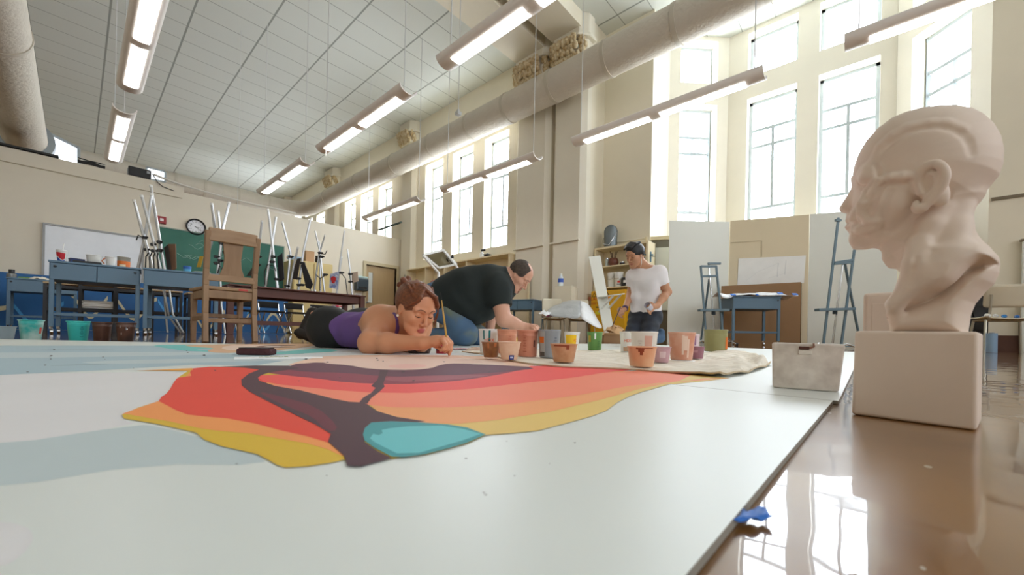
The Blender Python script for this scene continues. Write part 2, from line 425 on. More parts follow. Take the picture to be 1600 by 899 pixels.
# the three-sided bay
wall_run('wall_recess', (7.5, 3.5), (7.5, 4.25), 0, ZC, .3, [], cream)
wall_run('wall_return', (8.35, 3.2), (7.5, 3.2), 0, ZC, .3, [], cream)
PA, PB, PC, PD = (8.35, -1.18), (9.25, -.28), (9.25, 2.30), (8.35, 3.2)
def bay_face(name, p, q, cs, hw):
    wall_run(name, p, q, 0, ZC, .4, [(c-hw, c+hw, z0, z1) for c in cs for z0, z1 in ((ZW[0], ZW[1]), (ZW[2], ZW[3]))], cream2)
    wins_for(p, q, cs, hw, .26, ZW[2:])
bay_face('wall_bay_far', PC, PD, [.64], .4)
bay_face('wall_bay_middle', PB, PC, [.63, 1.8], .42)
bay_face('wall_bay_near', PA, PB, [.64], .4)
wall_run('wall_front', (8.35, YN), (8.35, -1.18), 0, ZC, .3, [], cream)
wall_run('wall_behind', (XN, YN), (8.35, YN), 0, ZC, .3, [(c-.6, c+.6, 2., 5.4) for c in (1.5, 4., 6.5, 9., 11.5)], cream)
for c in (1.5, 4., 6.5, 9., 11.5): window((XN, YN), (8.35, YN), c-.6, c+.6, 2., 5.4, .2, None, 4, 10, pane_b)  # unseen windows, added to fill the room with light from behind
wall_run('wall_far_left', (XN, YE), (XN, YN), 0, ZC, .3, [], cream)
wall_run('wall_end', (XW, YE), (XN, YE), 0, ZC, .3, [], cream)
# the partition with the door
part_m = mat('partition_dimmed_cream', (220, 212, 195), .55, noise=(3, .02), bump=(60, .05))  # wall cream greyed, painting in the weaker light on this side
DX0, DX1, DZ = 5.72, 6.72, 2.06
def part_wall(name, x0, x1, h0, h1, holes=()):
    b = B(); cuts = sorted({x0, x1, *[v for h in holes for v in h[:2]]})
    for a, c in zip(cuts, cuts[1:]):
        hz = [h for h in holes if h[0] <= a and c <= h[1]]; z0 = hz[0][2] if hz else 0
        H = lambda x: h0+(h1-h0)*(x-x0)/(x1-x0)
        b.prism([(a, YL, z0), (c, YL, z0), (c, YL, H(c)), (a, YL, H(a))], (0, .18, 0))
    return struct(b.build(name, part_m))
part_wall('wall_left', XN, 1.536, 3.14, 3.11); part_wall('wall_left_lower', 1.536, XW, 3.0, 3.0, [(DX0, DX1, DZ)])
struct(B().bx(-3, 1.5, YL-.012, YL, 2.86, 2.875).build('trim_1', mat('seam_line', (176, 164, 138))))
struct(B().bx(-3.0, -.25, YL-.03, YL+.2, 3.135, 3.17).build('trim_2', mat('dark_cap_strip', (40, 40, 38))))
door = thing('door_1', loc=(DX0, YL, 0), kind='structure')
wood_door = mat('door_veneer', (178, 152, 112), .45, noise=(3, .05), stretch=(6, 1, .6))
frm = mat('door_frame_paint', (196, 182, 148), .5)
b = B(); b.bx(DX0-.09, DX0, YL-.03, YL+.1, 0, DZ+.09).bx(DX1, DX1+.09, YL-.03, YL+.1, 0, DZ+.09).bx(DX0, DX1, YL-.03, YL+.1, DZ, DZ+.09); b.build('door_frame', frm, door)
b = B(); x0, x1 = DX0+.01, DX1-.01; gx0, gx1, gz0, gz1 = DX0+.12, DX0+.26, .95, 1.85; ys = (YL+.07, YL+.11)
b.bx(x0, gx0, *ys, .01, DZ-.01).bx(gx1, x1, *ys, .01, DZ-.01).bx(gx0, gx1, *ys, .01, gz0).bx(gx0, gx1, *ys, gz1, DZ-.01); b.build('door_leaf', wood_door, door)
B().bx(gx0, gx1, YL+.085, YL+.095, gz0, gz1).build('vision_panel', mat('door_glass', (214, 220, 218), .1), door)
b = B(); b.tube([(DX0+.08, YL+.07, .95), (DX0+.08, YL+.01, .95), (DX0+.2, YL+.01, .95)], .012); b.lathe([(0, 0), (.035, 0), (.035, .012), (0, .012)], (DX0+.08, YL+.07, .95), ax=(0, -1, 0)); b.build('door_handle', mat('steel', (190, 192, 194), .3, 1.), door, smooth=True)
# pilasters, capitals, beams
def pilaster(y0, y1, xf, n, ch=.1):
    b = B(); b.prism([(XW+.02, y0, 0), (xf+ch, y0, 0), (xf, y0+ch, 0), (xf, y1-ch, 0), (xf+ch, y1, 0), (XW+.02, y1, 0)], (0, 0, ZC)); struct(b.build('trim_%d' % n, cream2))
pilaster(10.28, 10.99, 6.8, 3); pilaster(15.6, 16.5, 6.8, 4); pilaster(20.9, 21.8, 6.8, 5)
pilaster(5.13, 6.1, 6.72, 6); pilaster(4.24, 5.04, 6.72, 7)
orn = mat('capital_plaster', (226, 212, 180), .6, rgb2=(176, 146, 98), noise=(14, .22))
def capital(y0, y1, xf, z0, z1, n):
    rnd = random.Random(n*13)
    t = thing('trim_%d' % n, loc=((XW+xf)/2, (y0+y1)/2, z0), kind='structure')
    c = .16
    b = B(); pr = [(XW, y0-.1), (xf+c-.05, y0-.1), (xf-.08, y0+c-.1), (xf-.08, y1-c+.1), (xf+c-.05, y1+.1), (XW, y1+.1)]
    b.prism([(x, y, z1) for x, y in pr], (0, 0, .07)); b.prism([(XW+(x-XW)*.86, y0+(y1-y0)/2+(y-(y0+y1)/2)*.9, z1+.07) for x, y in pr], (0, 0, ZC-z1-.07)); b.build('abacus', cream2, t, bevel=.02)
    b = B(); b.prism([(XW+(x-XW)*.8, (y0+y1)/2+(y-(y0+y1)/2)*.82, z0) for x, y in pr], (0, 0, z1-z0)); b.build('bell', cream2, t)
    b = B()
    for row, (zz, rr) in enumerate(((.25, .11), (.6, .13), (.88, .1))):
        m = 7 if row != 1 else 6
        for k in range(m):
            u = (k+.5)/m; y = y0+(y1-y0)*u; out = .04+.05*row; x = xf+.02-out+(.14 if k in (0, m-1) else 0)
            p = V((x, y, z0+(z1-z0)*zz))
            for q in range(6):
                a = q*1.05+rnd.random(); b.ball(p+V((-.02*rnd.random(), math.cos(a)*rr*.55, math.sin(a)*rr*.5)), rr*.42, 8, sz=(1, 1, 1.25))
            b.ball(p+V((-.03, 0, 0)), rr*.4, 8)
    b.build('leaf_ornament', orn, t, smooth=60)
capital(10.28, 10.99, 6.72, 5.85, 6.15, 8); capital(15.6, 16.5, 6.72, 5.85, 6.15, 9); capital(20.9, 21.8, 6.72, 5.85, 6.15, 10)
capital(5.13, 6.1, 6.6, 5.55, 6.0, 11); capital(4.24, 5.04, 6.6, 5.55, 6.0, 12)
struct(B().bx(XN, 6.8, 5.2, 6.0, 6.2, 6.5).build('trim_13', cream)); struct(B().bx(XN, 6.8, 4.3, 5.0, 6.2, 6.5).build('trim_14', cream))
struct(B().bx(6.66, 6.72, 5.2, 6.05, 2.0, 2.03).bx(6.66, 6.72, 4.3, 5.0, 2.0, 2.03).bx(7.47, 7.5, 3.3, 4.2, 2.03, 2.06).build('trim_15', cream2))
struct(B().bx(8.33, 8.35, YN, -1.2, 2.05, 2.09).build('trim_16', mat('dark_rail', (120, 108, 86))))  # picture rail, a darker strip along the wall
struct(B().bx(8.32, 8.35, YN, -1.2, 0, .22).build('baseboard_front', mat('dark_baseboard', (84, 50, 34))))
# ================================================================ ducts and hanging lights
duct_m = mat('duct_wrap', (206, 198, 184), .6, noise=(5, .03), bump=(18, .5, .02))
band_m = mat('duct_band', (196, 188, 172), .5)
def duct(name, pts, r, label, bands, n=28, corner=None):
    t = thing(name, label, 'duct', tuple(pts[0]))
    B().tube(pts, r, n).build('duct_shell', duct_m, t, smooth=60)
    for p, ax in bands:
        b = B(); b.lathe([(r-.01, -.035), (r+.012, -.035), (r+.012, .035), (r-.01, .035)], p, 28, ax=ax); b.build('band', band_m, t, smooth=40)
    return t
DXC, DZC, DR, DY = 6.3, 5.03, .3, 17.6
pts = [V((DXC, y, DZC)) for y in (-7.2, 0, 4, 8, 12, DY-.9)]
pts += [V((DXC-.9+.9*math.cos(a), DY-.9+.9*math.sin(a), DZC)) for a in [R(q) for q in (18, 36, 54, 72, 90)]]
pts += [V((x, DY, DZC)) for x in (4, 2, -2, -5)]
duct('ventilation_duct', pts, DR, 'long wrapped duct running below the ceiling past the capitals and turning behind the partition',
     [(V((DXC, y, DZC)), (0, 1, 0)) for y in (1.1, 2.3, 3.5, 4.7, 5.9, 7.1, 8.6, 10.4, 12.6, 15)]+[(V((x, DY, DZC)), (1, 0, 0)) for x in (5, 4, 3, 2.2)])
LXD, LZD, LR = -.72, 3.72, .3
dt = duct('ventilation_duct', [V((LXD, y, LZD)) for y in (2, 6, 9, 12.4)], LR, 'bare round duct hanging over the beige partition, ending in a flanged collar', [(V((LXD, 8, LZD)), (0, 1, 0))])
b = B(); b.lathe([(.28, 12.2-.0), (.4, 12.2), (.4, 12.5), (.28, 12.5)], (LXD, 0, LZD), 28, ax=(0, 1, 0)); b.build('flange', mat('galvanised', (150, 158, 162), .4, .6), dt, smooth=40)
fix_m = mat('fixture_shell', (246, 242, 238), .45)
diff_m = mat('fixture_diffuser', (255, 250, 244), emit=5.)
wire_m = mat('wire', (206, 208, 206), .5)
FL = 2.42; LZ = 2.92
def make_light():
    t = thing('pendant_light', 'x', 'ceiling light', (0, 0, LZ))
    prof = [(-.12, .085), (-.115, .06), (-.09, .03), (-.05, .01), (0, .003), (.05, .01), (.09, .03), (.115, .06), (.12, .085)]
    b = B()
    outer = [(x, z) for x, z in prof]; inner = [(x*.93, z+.012) for x, z in reversed(prof)]
    b.prism([(x, 0, LZ+z) for x, z in outer+inner], (0, FL, 0)); b.build('housing', fix_m, t, smooth=40)
    for y0, y1 in ((.18, 1.13), (1.27, 2.24)):
        b = B(); q = [(-.06, .012-.004), (-.03, .003), (0, .0), (.03, .003), (.06, .008)]
        b.prism([(x, y0, LZ+z-.002) for x, z in q]+[(x, y0, LZ+z+.006) for x, z in reversed(q)], (0, y1-y0, 0)); b.build('diffuser', diff_m, t, smooth=40)
    for y in (.1, FL-.1):
        b = B(); b.tube([(0, y, LZ+.01), (0, y, ZC)], .006, 6); b.tube([(0, y, LZ+.01), (0, y, LZ+.1)], .012, 6); b.build('cable', wire_m, t)
    return t
L0 = make_light()
LG = 'rows of hanging fluorescent lights'
rows = [(.4, 4.27, 'hanging light over the wooden chair, nearer one of the two in its row'), (.4, 7.38, 'short-looking hanging light whose lower end meets the beige partition top'),
        (2.62, 1.0, 'largest hanging light, cut by the frame edge beside the ceiling beam'), (2.62, 4.1, 'hanging light in the middle row next after the largest one'), (2.62, 7.15, 'smallest hanging light of the middle row, over the chalkboard'),
        (4.97, -2.2, 'hanging light passing in front of the tall bay windows above the plaster bust'), (4.97, .88, 'hanging light crossing in front of the corner bay window'), (4.97, 4.0, 'hanging light across the three lower windows beside the pilaster'), (4.97, 7.2, 'most distant hanging light, near the top corner of the white partition')]
for i, (x, y, lb) in enumerate(rows):
    o = L0 if i == 0 else copy_tree(L0)
    o.location = (x, y, LZ); o['label'] = lb; o['group'] = LG
# drop cord with sensor in the hall's middle
t = thing('sensor_cord', 'thin cord with a small grey fitting hanging from the ceiling beside the largest light', 'cord', (3.95, 5.1, 4.3))
p = C(716, 178, 7.2)
t.location = p; INV[t.name] = MX.Translation(p).inverted()
B().tube([p, (p.x, p.y, ZC)], .008, 6).build('cord', wire_m, t); B().box(p, (.09, .09, .07)).box(p+V((0, 0, .05)), (.05, .05, .05)).build('fitting', mat('grey_fitting', (190, 192, 190)), t, bevel=.01)
# extra ceiling wires seen in the middle of the hall
for (px, d, y1, lb) in ((509, 6.2, 245, 'slack wire hanging straight from the ceiling left of the second middle light'), (371, 8.5, 330, 'fine wire dropping from the ceiling in front of the back duct')):
    p = C(px, y1, d); one(B().tube([p, (p.x, p.y, ZC)], .005, 6), 'ceiling_wire', wire_m, lb, 'wire')
# things above and behind the partition
dark = mat('dark_plastic', (34, 34, 36), .5); pipe_m = mat('conduit_white', (214, 210, 200), .5)
a = [PY(66, 204, 12.9), PY(123, 232, 12.9), PY(123, 262, 12.9), PY(66, 250, 12.9)]
t = thing('window_50', loc=tuple(a[3]), kind='structure')
B().face(a).build('window_pane', mat('dim_daylit_pane', (236, 242, 252), emit=1.), t)
b = B(); [b.beam(p, q, .05) for p, q in zip(a, a[1:]+a[:1])]; b.build('window_frame', frame_paint, t)
a = [PY(229, 262, 12.9), PY(258, 269, 12.9), PY(258, 285, 12.9), PY(229, 280, 12.9)]
t = thing('window_51', loc=tuple(a[3]), kind='structure')
B().face(a).build('window_pane', MATS['dim_daylit_pane'], t); b = B(); [b.beam(p, q, .04) for p, q in zip(a, a[1:]+a[:1])]; b.build('window_frame', frame_paint, t)
p = PY(218, 264, 11.1)
t = thing('projector', 'black boxy projector on top of the beige partition', 'projector', (p.x, 11.09, 3.11))
B().bx(p.x-.17, p.x+.17, 10.98, 11.2, 3.115, 3.3).build('housing', dark, t, bevel=.015); B().bx(p.x+.1, p.x+.15, 10.97, 10.985, 3.22, 3.27).build('lens', mat('grey_label', (160, 162, 165)), t)
t = thing('hanging_cable_bundle', 'tangle of dark cables and a bracket lying along the partition top', 'cables', tuple(PY(140, 250, 11.1)))
for k in range(5):
    rr = random.Random(k); q = [PY(122+i*8.5, 238+i*3+rr.uniform(-5, 4), 11.05+.03*k) for i in range(6)]
    q = [V((p.x, p.y, 3.13+.02*k+.25*max(0, p.z-3.2))) for p in q]; B().tube(q, .018 if k < 3 else .012, 6).build('cable', dark if k != 3 else pipe_m, t, smooth=True)
q = [PY(px, py, 10.97) for px, py in ((240, 273), (262, 282), (288, 291), (330, 303), (380, 316), (440, 329), (462, 334))]
one(B().tube(q, .022, 8), 'conduit', pipe_m, 'white conduit sagging along the partition top in front of the back duct', 'pipe', smooth=True)
q = [PY(px, py, 10.993) for px, py in ((238, 272), (246, 285), (254, 292), (272, 299))]
one(B().tube(q, .01, 6), 'hanging_cable', mat('grey_cable', (110, 108, 104)), 'thin grey cable drooping down the beige partition face', 'cable', smooth=True)
p, q = PX(592, 360, 6.6), PX(627, 348, 6.6)
one(B().tube([p, q], .03, 10), 'window_pole', mat('dark_green', (44, 66, 60), .5), 'dark green pole across the far windows above the white partition', 'pole')
# ================================================================ the painted boards on the floor
ZM = .006
XS = .80                                   # joint between the near board and the next one
def clip(poly, ax, lim, keep_less):
    out = []
    for p, q in zip(poly, poly[1:]+poly[:1]):
        a, b = p[ax]-lim, q[ax]-lim
        if keep_less: a, b = -a, -b
        if a >= 0: out.append(p)
        if (a >= 0) != (b >= 0): t = a/(a-b); out.append((p[0]+(q[0]-p[0])*t, p[1]+(q[1]-p[1])*t))
    return out
def paint(name, rgb): return mat('paint_'+name, rgb, .6, noise=(9, .012), spec=.15)
board_white = mat('primed_board', (226, 232, 229), .4, noise=(2.5, .012))
board_edge = mat('board_edge', (150, 146, 136), .7)
PCOL = [board_white, board_edge]; PIX = {}
def pc(name, rgb):
    if name not in PIX: PIX[name] = len(PCOL); PCOL.append(paint(name, rgb))
    return PIX[name]
def sm(pts, it=2):
    "round a traced outline (corner cutting)"
    for _ in range(it):
        o = []
        for p, q in zip(pts, pts[1:]+pts[:1]): o += [(p[0]*.75+q[0]*.25, p[1]*.75+q[1]*.25), (p[0]*.25+q[0]*.75, p[1]*.25+q[1]*.75)]
        pts = o
    return pts
SH = []
def shape(name, rgb, pts, soft=1): SH.append((pc(name, rgb), [tuple(G(x, y, ZM)[:2]) for x, y in (sm(pts, soft) if soft else pts)]))
# pale washes of the unfinished surroundings
shape('warm_white', (230, 229, 231), [(-320, 588), (120, 584), (300, 581), (300, 590), (275, 606), (248, 632), (191, 649), (195, 658), (215, 664), (0, 697), (-320, 706)])
shape('pale_grey_blue', (198, 211, 214), [(-320, 707), (0, 697), (216, 664), (250, 668), (310, 684), (400, 708), (420, 728), (230, 726), (0, 764), (-320, 780)])
shape('warm_white', (230, 229, 231), [(-320, 812), (0, 815), (40, 822), (55, 840), (40, 865), (0, 893), (-320, 930)], 2)
shape('sky_blue', (178, 200, 210), [(-320, 541), (0, 541), (250, 541), (330, 543), (430, 548), (500, 556), (440, 565), (400, 572), (300, 571), (150, 580), (0, 587), (-320, 590)], 0)
shape('ice_blue', (200, 214, 219), [(-320, 553), (0, 552), (200, 551), (330, 550), (400, 553), (300, 556), (0, 561), (-320, 562)], 1)
shape('ice_blue', (200, 214, 219), [(120, 566), (300, 561), (420, 560), (440, 564), (300, 568), (150, 570)], 1)
shape('slate', (150, 172, 180), [(20, 548), (110, 547.3), (200, 547.6), (110, 548.6)], 1)
shape('slate', (150, 172, 180), [(60, 573), (140, 570), (180, 569.6), (130, 571.6)], 1)
shape('aqua', (128, 206, 204), [(230, 540), (300, 539.5), (345, 540), (325, 542), (350, 545), (300, 546.5), (330, 549), (400, 551), (300, 550.5), (265, 546)], 1)
shape('sand', (226, 186, 150), [(285, 540), (380, 538.5), (470, 537.5), (500, 539), (470, 545), (400, 551), (340, 553), (320, 549), (340, 545), (300, 543)], 1)
shape('blush', (240, 214, 198), [(350, 541), (400, 539.5), (450, 541), (430, 546), (380, 549), (345, 547)], 1)
shape('umber', (140, 104, 92), [(395, 542), (440, 540), (470, 540.5), (430, 542.5), (470, 543.5), (410, 545)], 1)
shape('blush2', (236, 222, 214), [(412, 542), (440, 541.5), (440, 543), (415, 543.6)], 1)
shape('aqua', (128, 206, 204), [(420, 552), (470, 548), (500, 545), (520, 546.5), (530, 550), (480, 553), (430, 555)], 1)
shape('pale_white', (222, 228, 231), [(400, 558), (500, 552), (640, 551), (900, 556), (860, 565), (700, 558), (500, 561), (420, 566)], 1)
shape('peach', (244, 206, 184), [(440, 574), (480, 562), (520, 556), (640, 556), (740, 556), (800, 562), (850, 573), (760, 577), (650, 580), (560, 575)], 1)
shape('peach_light', (246, 218, 204), [(560, 558), (700, 559), (780, 565), (800, 572), (700, 571), (600, 565)], 1)
# the flame-like figure, light bands first
OUT = [(190.6, 650), (194, 656), (244, 664), (306, 678), (319, 689), (345, 699), (402, 712), (419, 721), (433, 729), (446, 733), (481, 731), (520, 725), (537, 721), (560, 725), (612, 719), (669, 712), (730, 695), (759, 682), (800, 679), (840, 675), (870, 667), (900, 659), (925, 652), (948, 643), (965, 630), (985, 620), (1005, 613), (1020, 609), (1045, 602), (1100, 597), (1140, 592), (1080, 588), (1000, 582), (900, 577), (840, 578), (760, 577), (700, 575), (560, 574), (466, 573), (380, 575), (300, 577), (280, 590), (264, 612), (249, 628), (215, 639)]
shape('yellow', (228, 190, 70), OUT, 0)
shape('yellow_pale', (238, 204, 122), [(759, 682), (800, 679), (840, 675), (870, 667), (900, 659), (925, 652), (948, 643), (965, 630), (985, 620), (1005, 613), (1045, 602), (1100, 597), (1140, 592), (1080, 586), (980, 600), (860, 640), (640, 655), (640, 690)], 0)
shape('orange', (250, 164, 98), [(191, 648.7), (209, 642), (249, 628), (300, 580), (480, 600), (517, 680), (537, 716), (510, 704), (479, 695), (426, 686), (390, 679.7), (337, 675), (310, 671), (266, 660.7), (231, 655), (200, 649.5)], 0)
shape('red', (240, 86, 70), [(300, 577), (328, 574.4), (386, 575), (412, 580), (410, 590), (430, 620), (470, 645), (517, 665), (525, 690), (512.6, 694), (479, 684), (439, 675), (399, 664), (355, 656), (320, 653), (293, 650), (275, 643), (262, 636), (248, 628.7), (252, 622), (260, 617), (266, 609), (271, 600), (277, 592), (288, 590.5), (299, 589), (297, 583)], 0)
shape('orange_thin', (244, 178, 90), [(212, 581), (260, 578.5), (300, 576.5), (302, 579), (296, 581), (250, 580.5)], 0)
# right-hand bands
shape('apricot', (250, 172, 116), [(577, 634), (620, 638), (700, 638), (800, 632), (900, 618), (985, 604), (1060, 598), (1100, 592), (1140, 592), (1050, 599), (1000, 609), (940, 626), (860, 645), (780, 658), (720, 664), (680, 664), (640, 662), (600, 652)], 0)
shape('salmon', (255, 148, 120), [(425, 602), (500, 608), (575, 614), (640, 615), (740, 608), (830, 597), (900, 586), (1000, 580), (1080, 587), (1060, 597), (980, 605), (900, 620), (800, 633), (700, 639), (620, 639), (577, 635), (560, 634), (500, 624), (440, 610)], 0)
shape('coral', (250, 98, 94), [(403, 591), (410, 588), (440, 587), (500, 593), (540, 599), (620, 602), (700, 598), (760, 590), (800, 581), (830, 573), (900, 572), (990, 579), (940, 584), (900, 591), (830, 599), (740, 609), (640, 616), (575, 615), (520, 611), (440, 603), (412, 598)], 0)
shape('maroon', (152, 72, 88), [(412, 583), (440, 577), (520, 574), (700, 574), (800, 577), (830, 575), (790, 585), (750, 592), (700, 598.5), (620, 602.5), (540, 599.5), (500, 593.5), (440, 587.5)], 1)
shape('plum', (112, 72, 88), [(440, 578), (470, 567.5), (560, 569), (700, 569), (770, 571), (845, 575.5), (800, 582), (740, 586), (680, 590), (600, 590), (540, 584), (480, 583)], 1)
shape('dusk_rose', (168, 92, 104), [(590, 592), (660, 589), (740, 587), (770, 588), (740, 592), (680, 597), (620, 599)], 1)
# dark branching stem
VE = [(345, 574.5), (400, 572.6), (452, 573), (468, 577), (440, 581), (420, 584), (408, 588), (403, 592), (405, 597), (415, 600), (430, 605), (470, 612), (520, 625), (545, 630), (563, 631), (574, 634), (590, 645), (620, 654), (665, 661), (640, 664), (600, 664), (580, 668), (568, 680), (570, 694), (590, 708), (612, 719), (564, 732), (543, 731), (537, 715), (512.6, 693), (517, 681), (493, 666), (470, 655), (444, 642), (413, 626.5), (390, 614), (378, 604), (377, 595), (388, 586), (405, 579), (380, 576)]
shape('stem_dark', (92, 66, 74), VE, 0)
shape('stem_inner', (118, 62, 74), [(402, 613), (440, 622), (494, 637), (528, 668), (522, 678), (505, 672), (490, 655), (455, 640), (420, 625)], 1)
shape('stem_dark', (92, 66, 74), [(594, 580), (607, 580), (602, 592), (599, 601), (601, 606), (592, 615), (580, 624), (574, 633), (560, 633), (567, 624), (580, 616), (587, 608), (580, 605), (590, 595)], 0)
shape('teal', (82, 164, 170), [(570, 672), (580, 663), (610, 661), (660, 663), (700, 666), (730, 671), (759, 682), (730, 695), (700, 704), (665, 713), (630, 718), (612, 717), (585, 703), (570, 692), (567, 682)], 0)
shape('light_aqua', (118, 206, 212), [(578, 688), (583, 681), (592, 683), (598, 680), (596, 675), (610, 672), (640, 669), (690, 668), (722, 673), (752, 681), (724, 691), (690, 701), (655, 711), (620, 712), (598, 701), (585, 694)], 0)
shape('blush_oval', (242, 208, 194), [(510, 563), (580, 559), (700, 560), (745, 564), (760, 568), (700, 569.5), (684, 573), (675, 577), (645, 580), (600, 579.5), (565, 576.5), (548, 572.5), (500, 569)], 1)
shape('blush_oval_core', (244, 196, 186), [(600, 573), (640, 569.5), (672, 572), (655, 577), (620, 577.5)], 2)
rnd = random.Random(4)
for k in range(34):      # small spatters of dark paint
    x, y = rnd.choice([(rnd.uniform(20, 330), rnd.uniform(545, 585)), (rnd.uniform(440, 800), rnd.uniform(552, 600)), (rnd.uniform(700, 900), rnd.uniform(690, 780))] if k % 6 else [(rnd.uniform(100, 1100), rnd.uniform(560, 760))])
    r = rnd.uniform(.8, 2.); shape('spatter', (84, 70, 74), [(x-r*1.6, y), (x, y-r*.5), (x+r*1.8, y), (x, y+r*.5)], 1)
def far_edge(lo, hi):
    "outline of the boards' far side"
    return [tuple(G(x, y, ZM)[:2]) for x, y in lo]
E0 = .058
NEAR = [(-1.6, .085), (XS, .0405), (XS, 2.62), (.42, 3.02), (-.3, 3.78), (-1.6, 5.15)]
FAR = [(XS+.003, .034), (4.6, .045), (4.6, 2.3), (1.9, 2.6), (XS+.003, 2.615)]
def board(name, outline, less, label):
    b = B()
    b.prism([(x, y, 0.0005) for x, y in outline], (0, 0, ZM-.0005), 1); b.face([(x, y, ZM+.00003) for x, y in outline], 0)
    n = 0
    for mi, pts in SH:
        q = clip(pts, 0, XS if less else XS+.003, less)
        if less: q = clip(clip(q, 1, .09, False), 0, -1.6, False) if q else q
        if len(q) < 3: continue
        n += 1; b.face([(x, y, ZM+.00003+.00004*n) for x, y in q], mi)
    bm_o = b.build(name, PCOL, fix=False)
    for p in bm_o.data.polygons:
        if p.normal.z < -.5 and p.center.z > ZM-.001: p.flip()
    return tag(bm_o, label, 'mural')
board('mural_board', NEAR, True, 'large white board on the floor painted with a red, orange and yellow flame shape')
board('mural_board', FAR, False, 'farther white board under the drop cloth, joining the flame-painted one at a thin seam')
# loose things lying on the near board
def on(px, py): return G(px, py, ZM)
wp = mat('white_plastic', (236, 238, 236), .35); 
a, b_ = on(366, 562), on(502, 560)
t = thing('paint_strip', 'long thin white strip with yellowish writing lying flat on the board before the dark block', 'strip', tuple((a+b_)/2))
B().beam(a+V((0, 0, .003)), b_+V((0, 0, .003)), .06, .004).build('strip_body', mat('white_card', (244, 246, 246), .5), t)
dd = (b_-a).normalized(); pm = a.lerp(b_, .43)
text_part('lettering', 'ACRYLIC', .02, pm+V((0, 0, .0056)), dd, dd.cross(V((0, 0, -1))), mat('olive_ink', (130, 140, 60)), t, .0003)
p = on(401, 555.5); rz = YAWR+.05
t = thing('sponge_block', 'dark maroon block lying on the board behind the white strip', 'block', tuple(p), rz)
B().at(p, rz).box((0, 0, .012), (.115, .05, .022)).build('block_body', mat('maroon_foam', (74, 38, 42), .8, bump=(90, .4)), t, bevel=.006)
B().at(p, rz).box((0, .0, .0245), (.1, .04, .003)).build('wet_top', mat('maroon_dark', (50, 30, 34), .3), t)
p = G(1166, 818, 0)
t = thing('tape_scrap', 'crumpled scrap of blue masking tape on the brown floor against the board edge', 'tape', tuple(p))
bl = mat('blue_tape', (30, 110, 205), .55)
q = MB()
rr = random.Random(3); gv = []
for i in range(9):
    for j in range(4):
        u, v = i/8-.5, j/3-.5
        gv.append(p+RT*(u*.028+v*.002)+FW*(v*.011+u*.006)+V((0, 0, .0022+.003*abs(math.sin(u*7+v*4))+rr.uniform(0, .0012))))
q.add(gv, [(i*4+j, i*4+j+1, i*4+j+5, i*4+j+4) for i in range(8) for j in range(3)])
o = q.build('crumple', bl, t, smooth=50); md = o.modifiers.new('th', 'SOLIDIFY'); md.thickness = .0008
# ================================================================ the partition side: desks, easels, table, chair
blue_m = mat('blue_enamel', (88, 120, 144), .42, noise=(5, .03)); blue_d = mat('blue_enamel_dark', (60, 92, 118), .45)
knob_m = mat('dark_knob', (30, 34, 40), .4); chrome = mat('chrome', (200, 202, 205), .2, 1.); rubber = mat('black_rubber', (24, 24, 26), .6)
alu = mat('aluminium_tube', (196, 198, 200), .32, .85); blk = mat('black_fitting', (22, 22, 24), .5)
GD = 'blue enamelled drawing desks'
def desk_geo(w=.68, dep=.5, h=.76, split=True, casters=True):
    "front face along local -y; origin on the floor at the middle"
    t = thing('drawing_desk', 'x', 'desk', (0, 0, 0))
    x, y = w/2, dep/2
    B().bx(-x-.008, x+.008, -y-.01, y, h-.022, h).build('desk_top', blue_m, t, bevel=.004)
    b = B(); b.bx(-x+.002, x-.002, -y+.012, y-.006, h-.2, h-.022); b.build('apron', blue_d, t, bevel=.003)
    xs = [(-x+.006, -.004), (.004, x-.006)] if split else [(-x+.006, x-.006)]
    for a, c in xs:
        d = B().bx(a, c, -y-.004, -y+.012, h-.196, h-.026).build('drawer', blue_m, t, bevel=.003)
        kx = (a+.035) if (c < .1 and split) else c-.035
        b = B(); b.lathe([(0, 0), (.011, 0), (.013, .006), (.009, .014), (0, .015)], (kx, -y-.004, h-.06), 12, ax=(0, -1, 0)); b.build('knob', knob_m, d, smooth=True)
    for sx in (-1, 1):
        for sy in (-1, 1):
            b = B(); b.bx(sx*(x-.018)-.018, sx*(x-.018)+.018, sy*(y-.02)-.018, sy*(y-.02)+.018, .075, h-.03)
            lg = b.build('leg', blue_m, t, bevel=.003)
            if casters:
                c = B(); c.tube([(sx*(x-.018), sy*(y-.02), .075), (sx*(x-.018), sy*(y-.02), .05)], .014, 8)
                c.lathe([(0, -.012), (.024, -.012), (.026, 0), (.024, .012), (0, .012)], (sx*(x-.018)+.006, sy*(y-.02)+.01, .026), 14, ax=(1, 0, 0)); c.build('caster', chrome, lg, smooth=True)
    b = B()
    for sy in (-1, 1): b.bx(-x+.03, x-.03, sy*(y-.02)-.012, sy*(y-.02)+.012, .195, .22)
    for sx in (-1, 1): b.bx(sx*(x-.018)-.012, sx*(x-.018)+.012, -y+.03, y-.03, .195, .22)
    b.build('stretcher', blue_m, t)
    return t
D0 = desk_geo(); D1 = desk_geo(split=False)
def put_desk(src, first, loc, rz, label, sc=1.):
    o = src if first else copy_tree(src)
    o.location = loc; o.rotation_euler = (0, 0, rz); o['label'] = label; o['group'] = GD; o.scale = (sc, sc, sc)
    return o
RA = R(-5)
put_desk(D0, True, (.17, 6.46, 0), RA, 'blue two-drawer desk holding the paper cup, white tubs and orange tin')
put_desk(D0, False, (-.33, 9.38, 0), 0, 'blue desk behind and lower than the one with the paper cup')
put_desk(D1, True, (.885, 6.25, 0), R(-10), 'blue plain-fronted desk with a blue can and a white plate, beside the wooden chair')
def T0(px, py, d): return C(px, py, d)
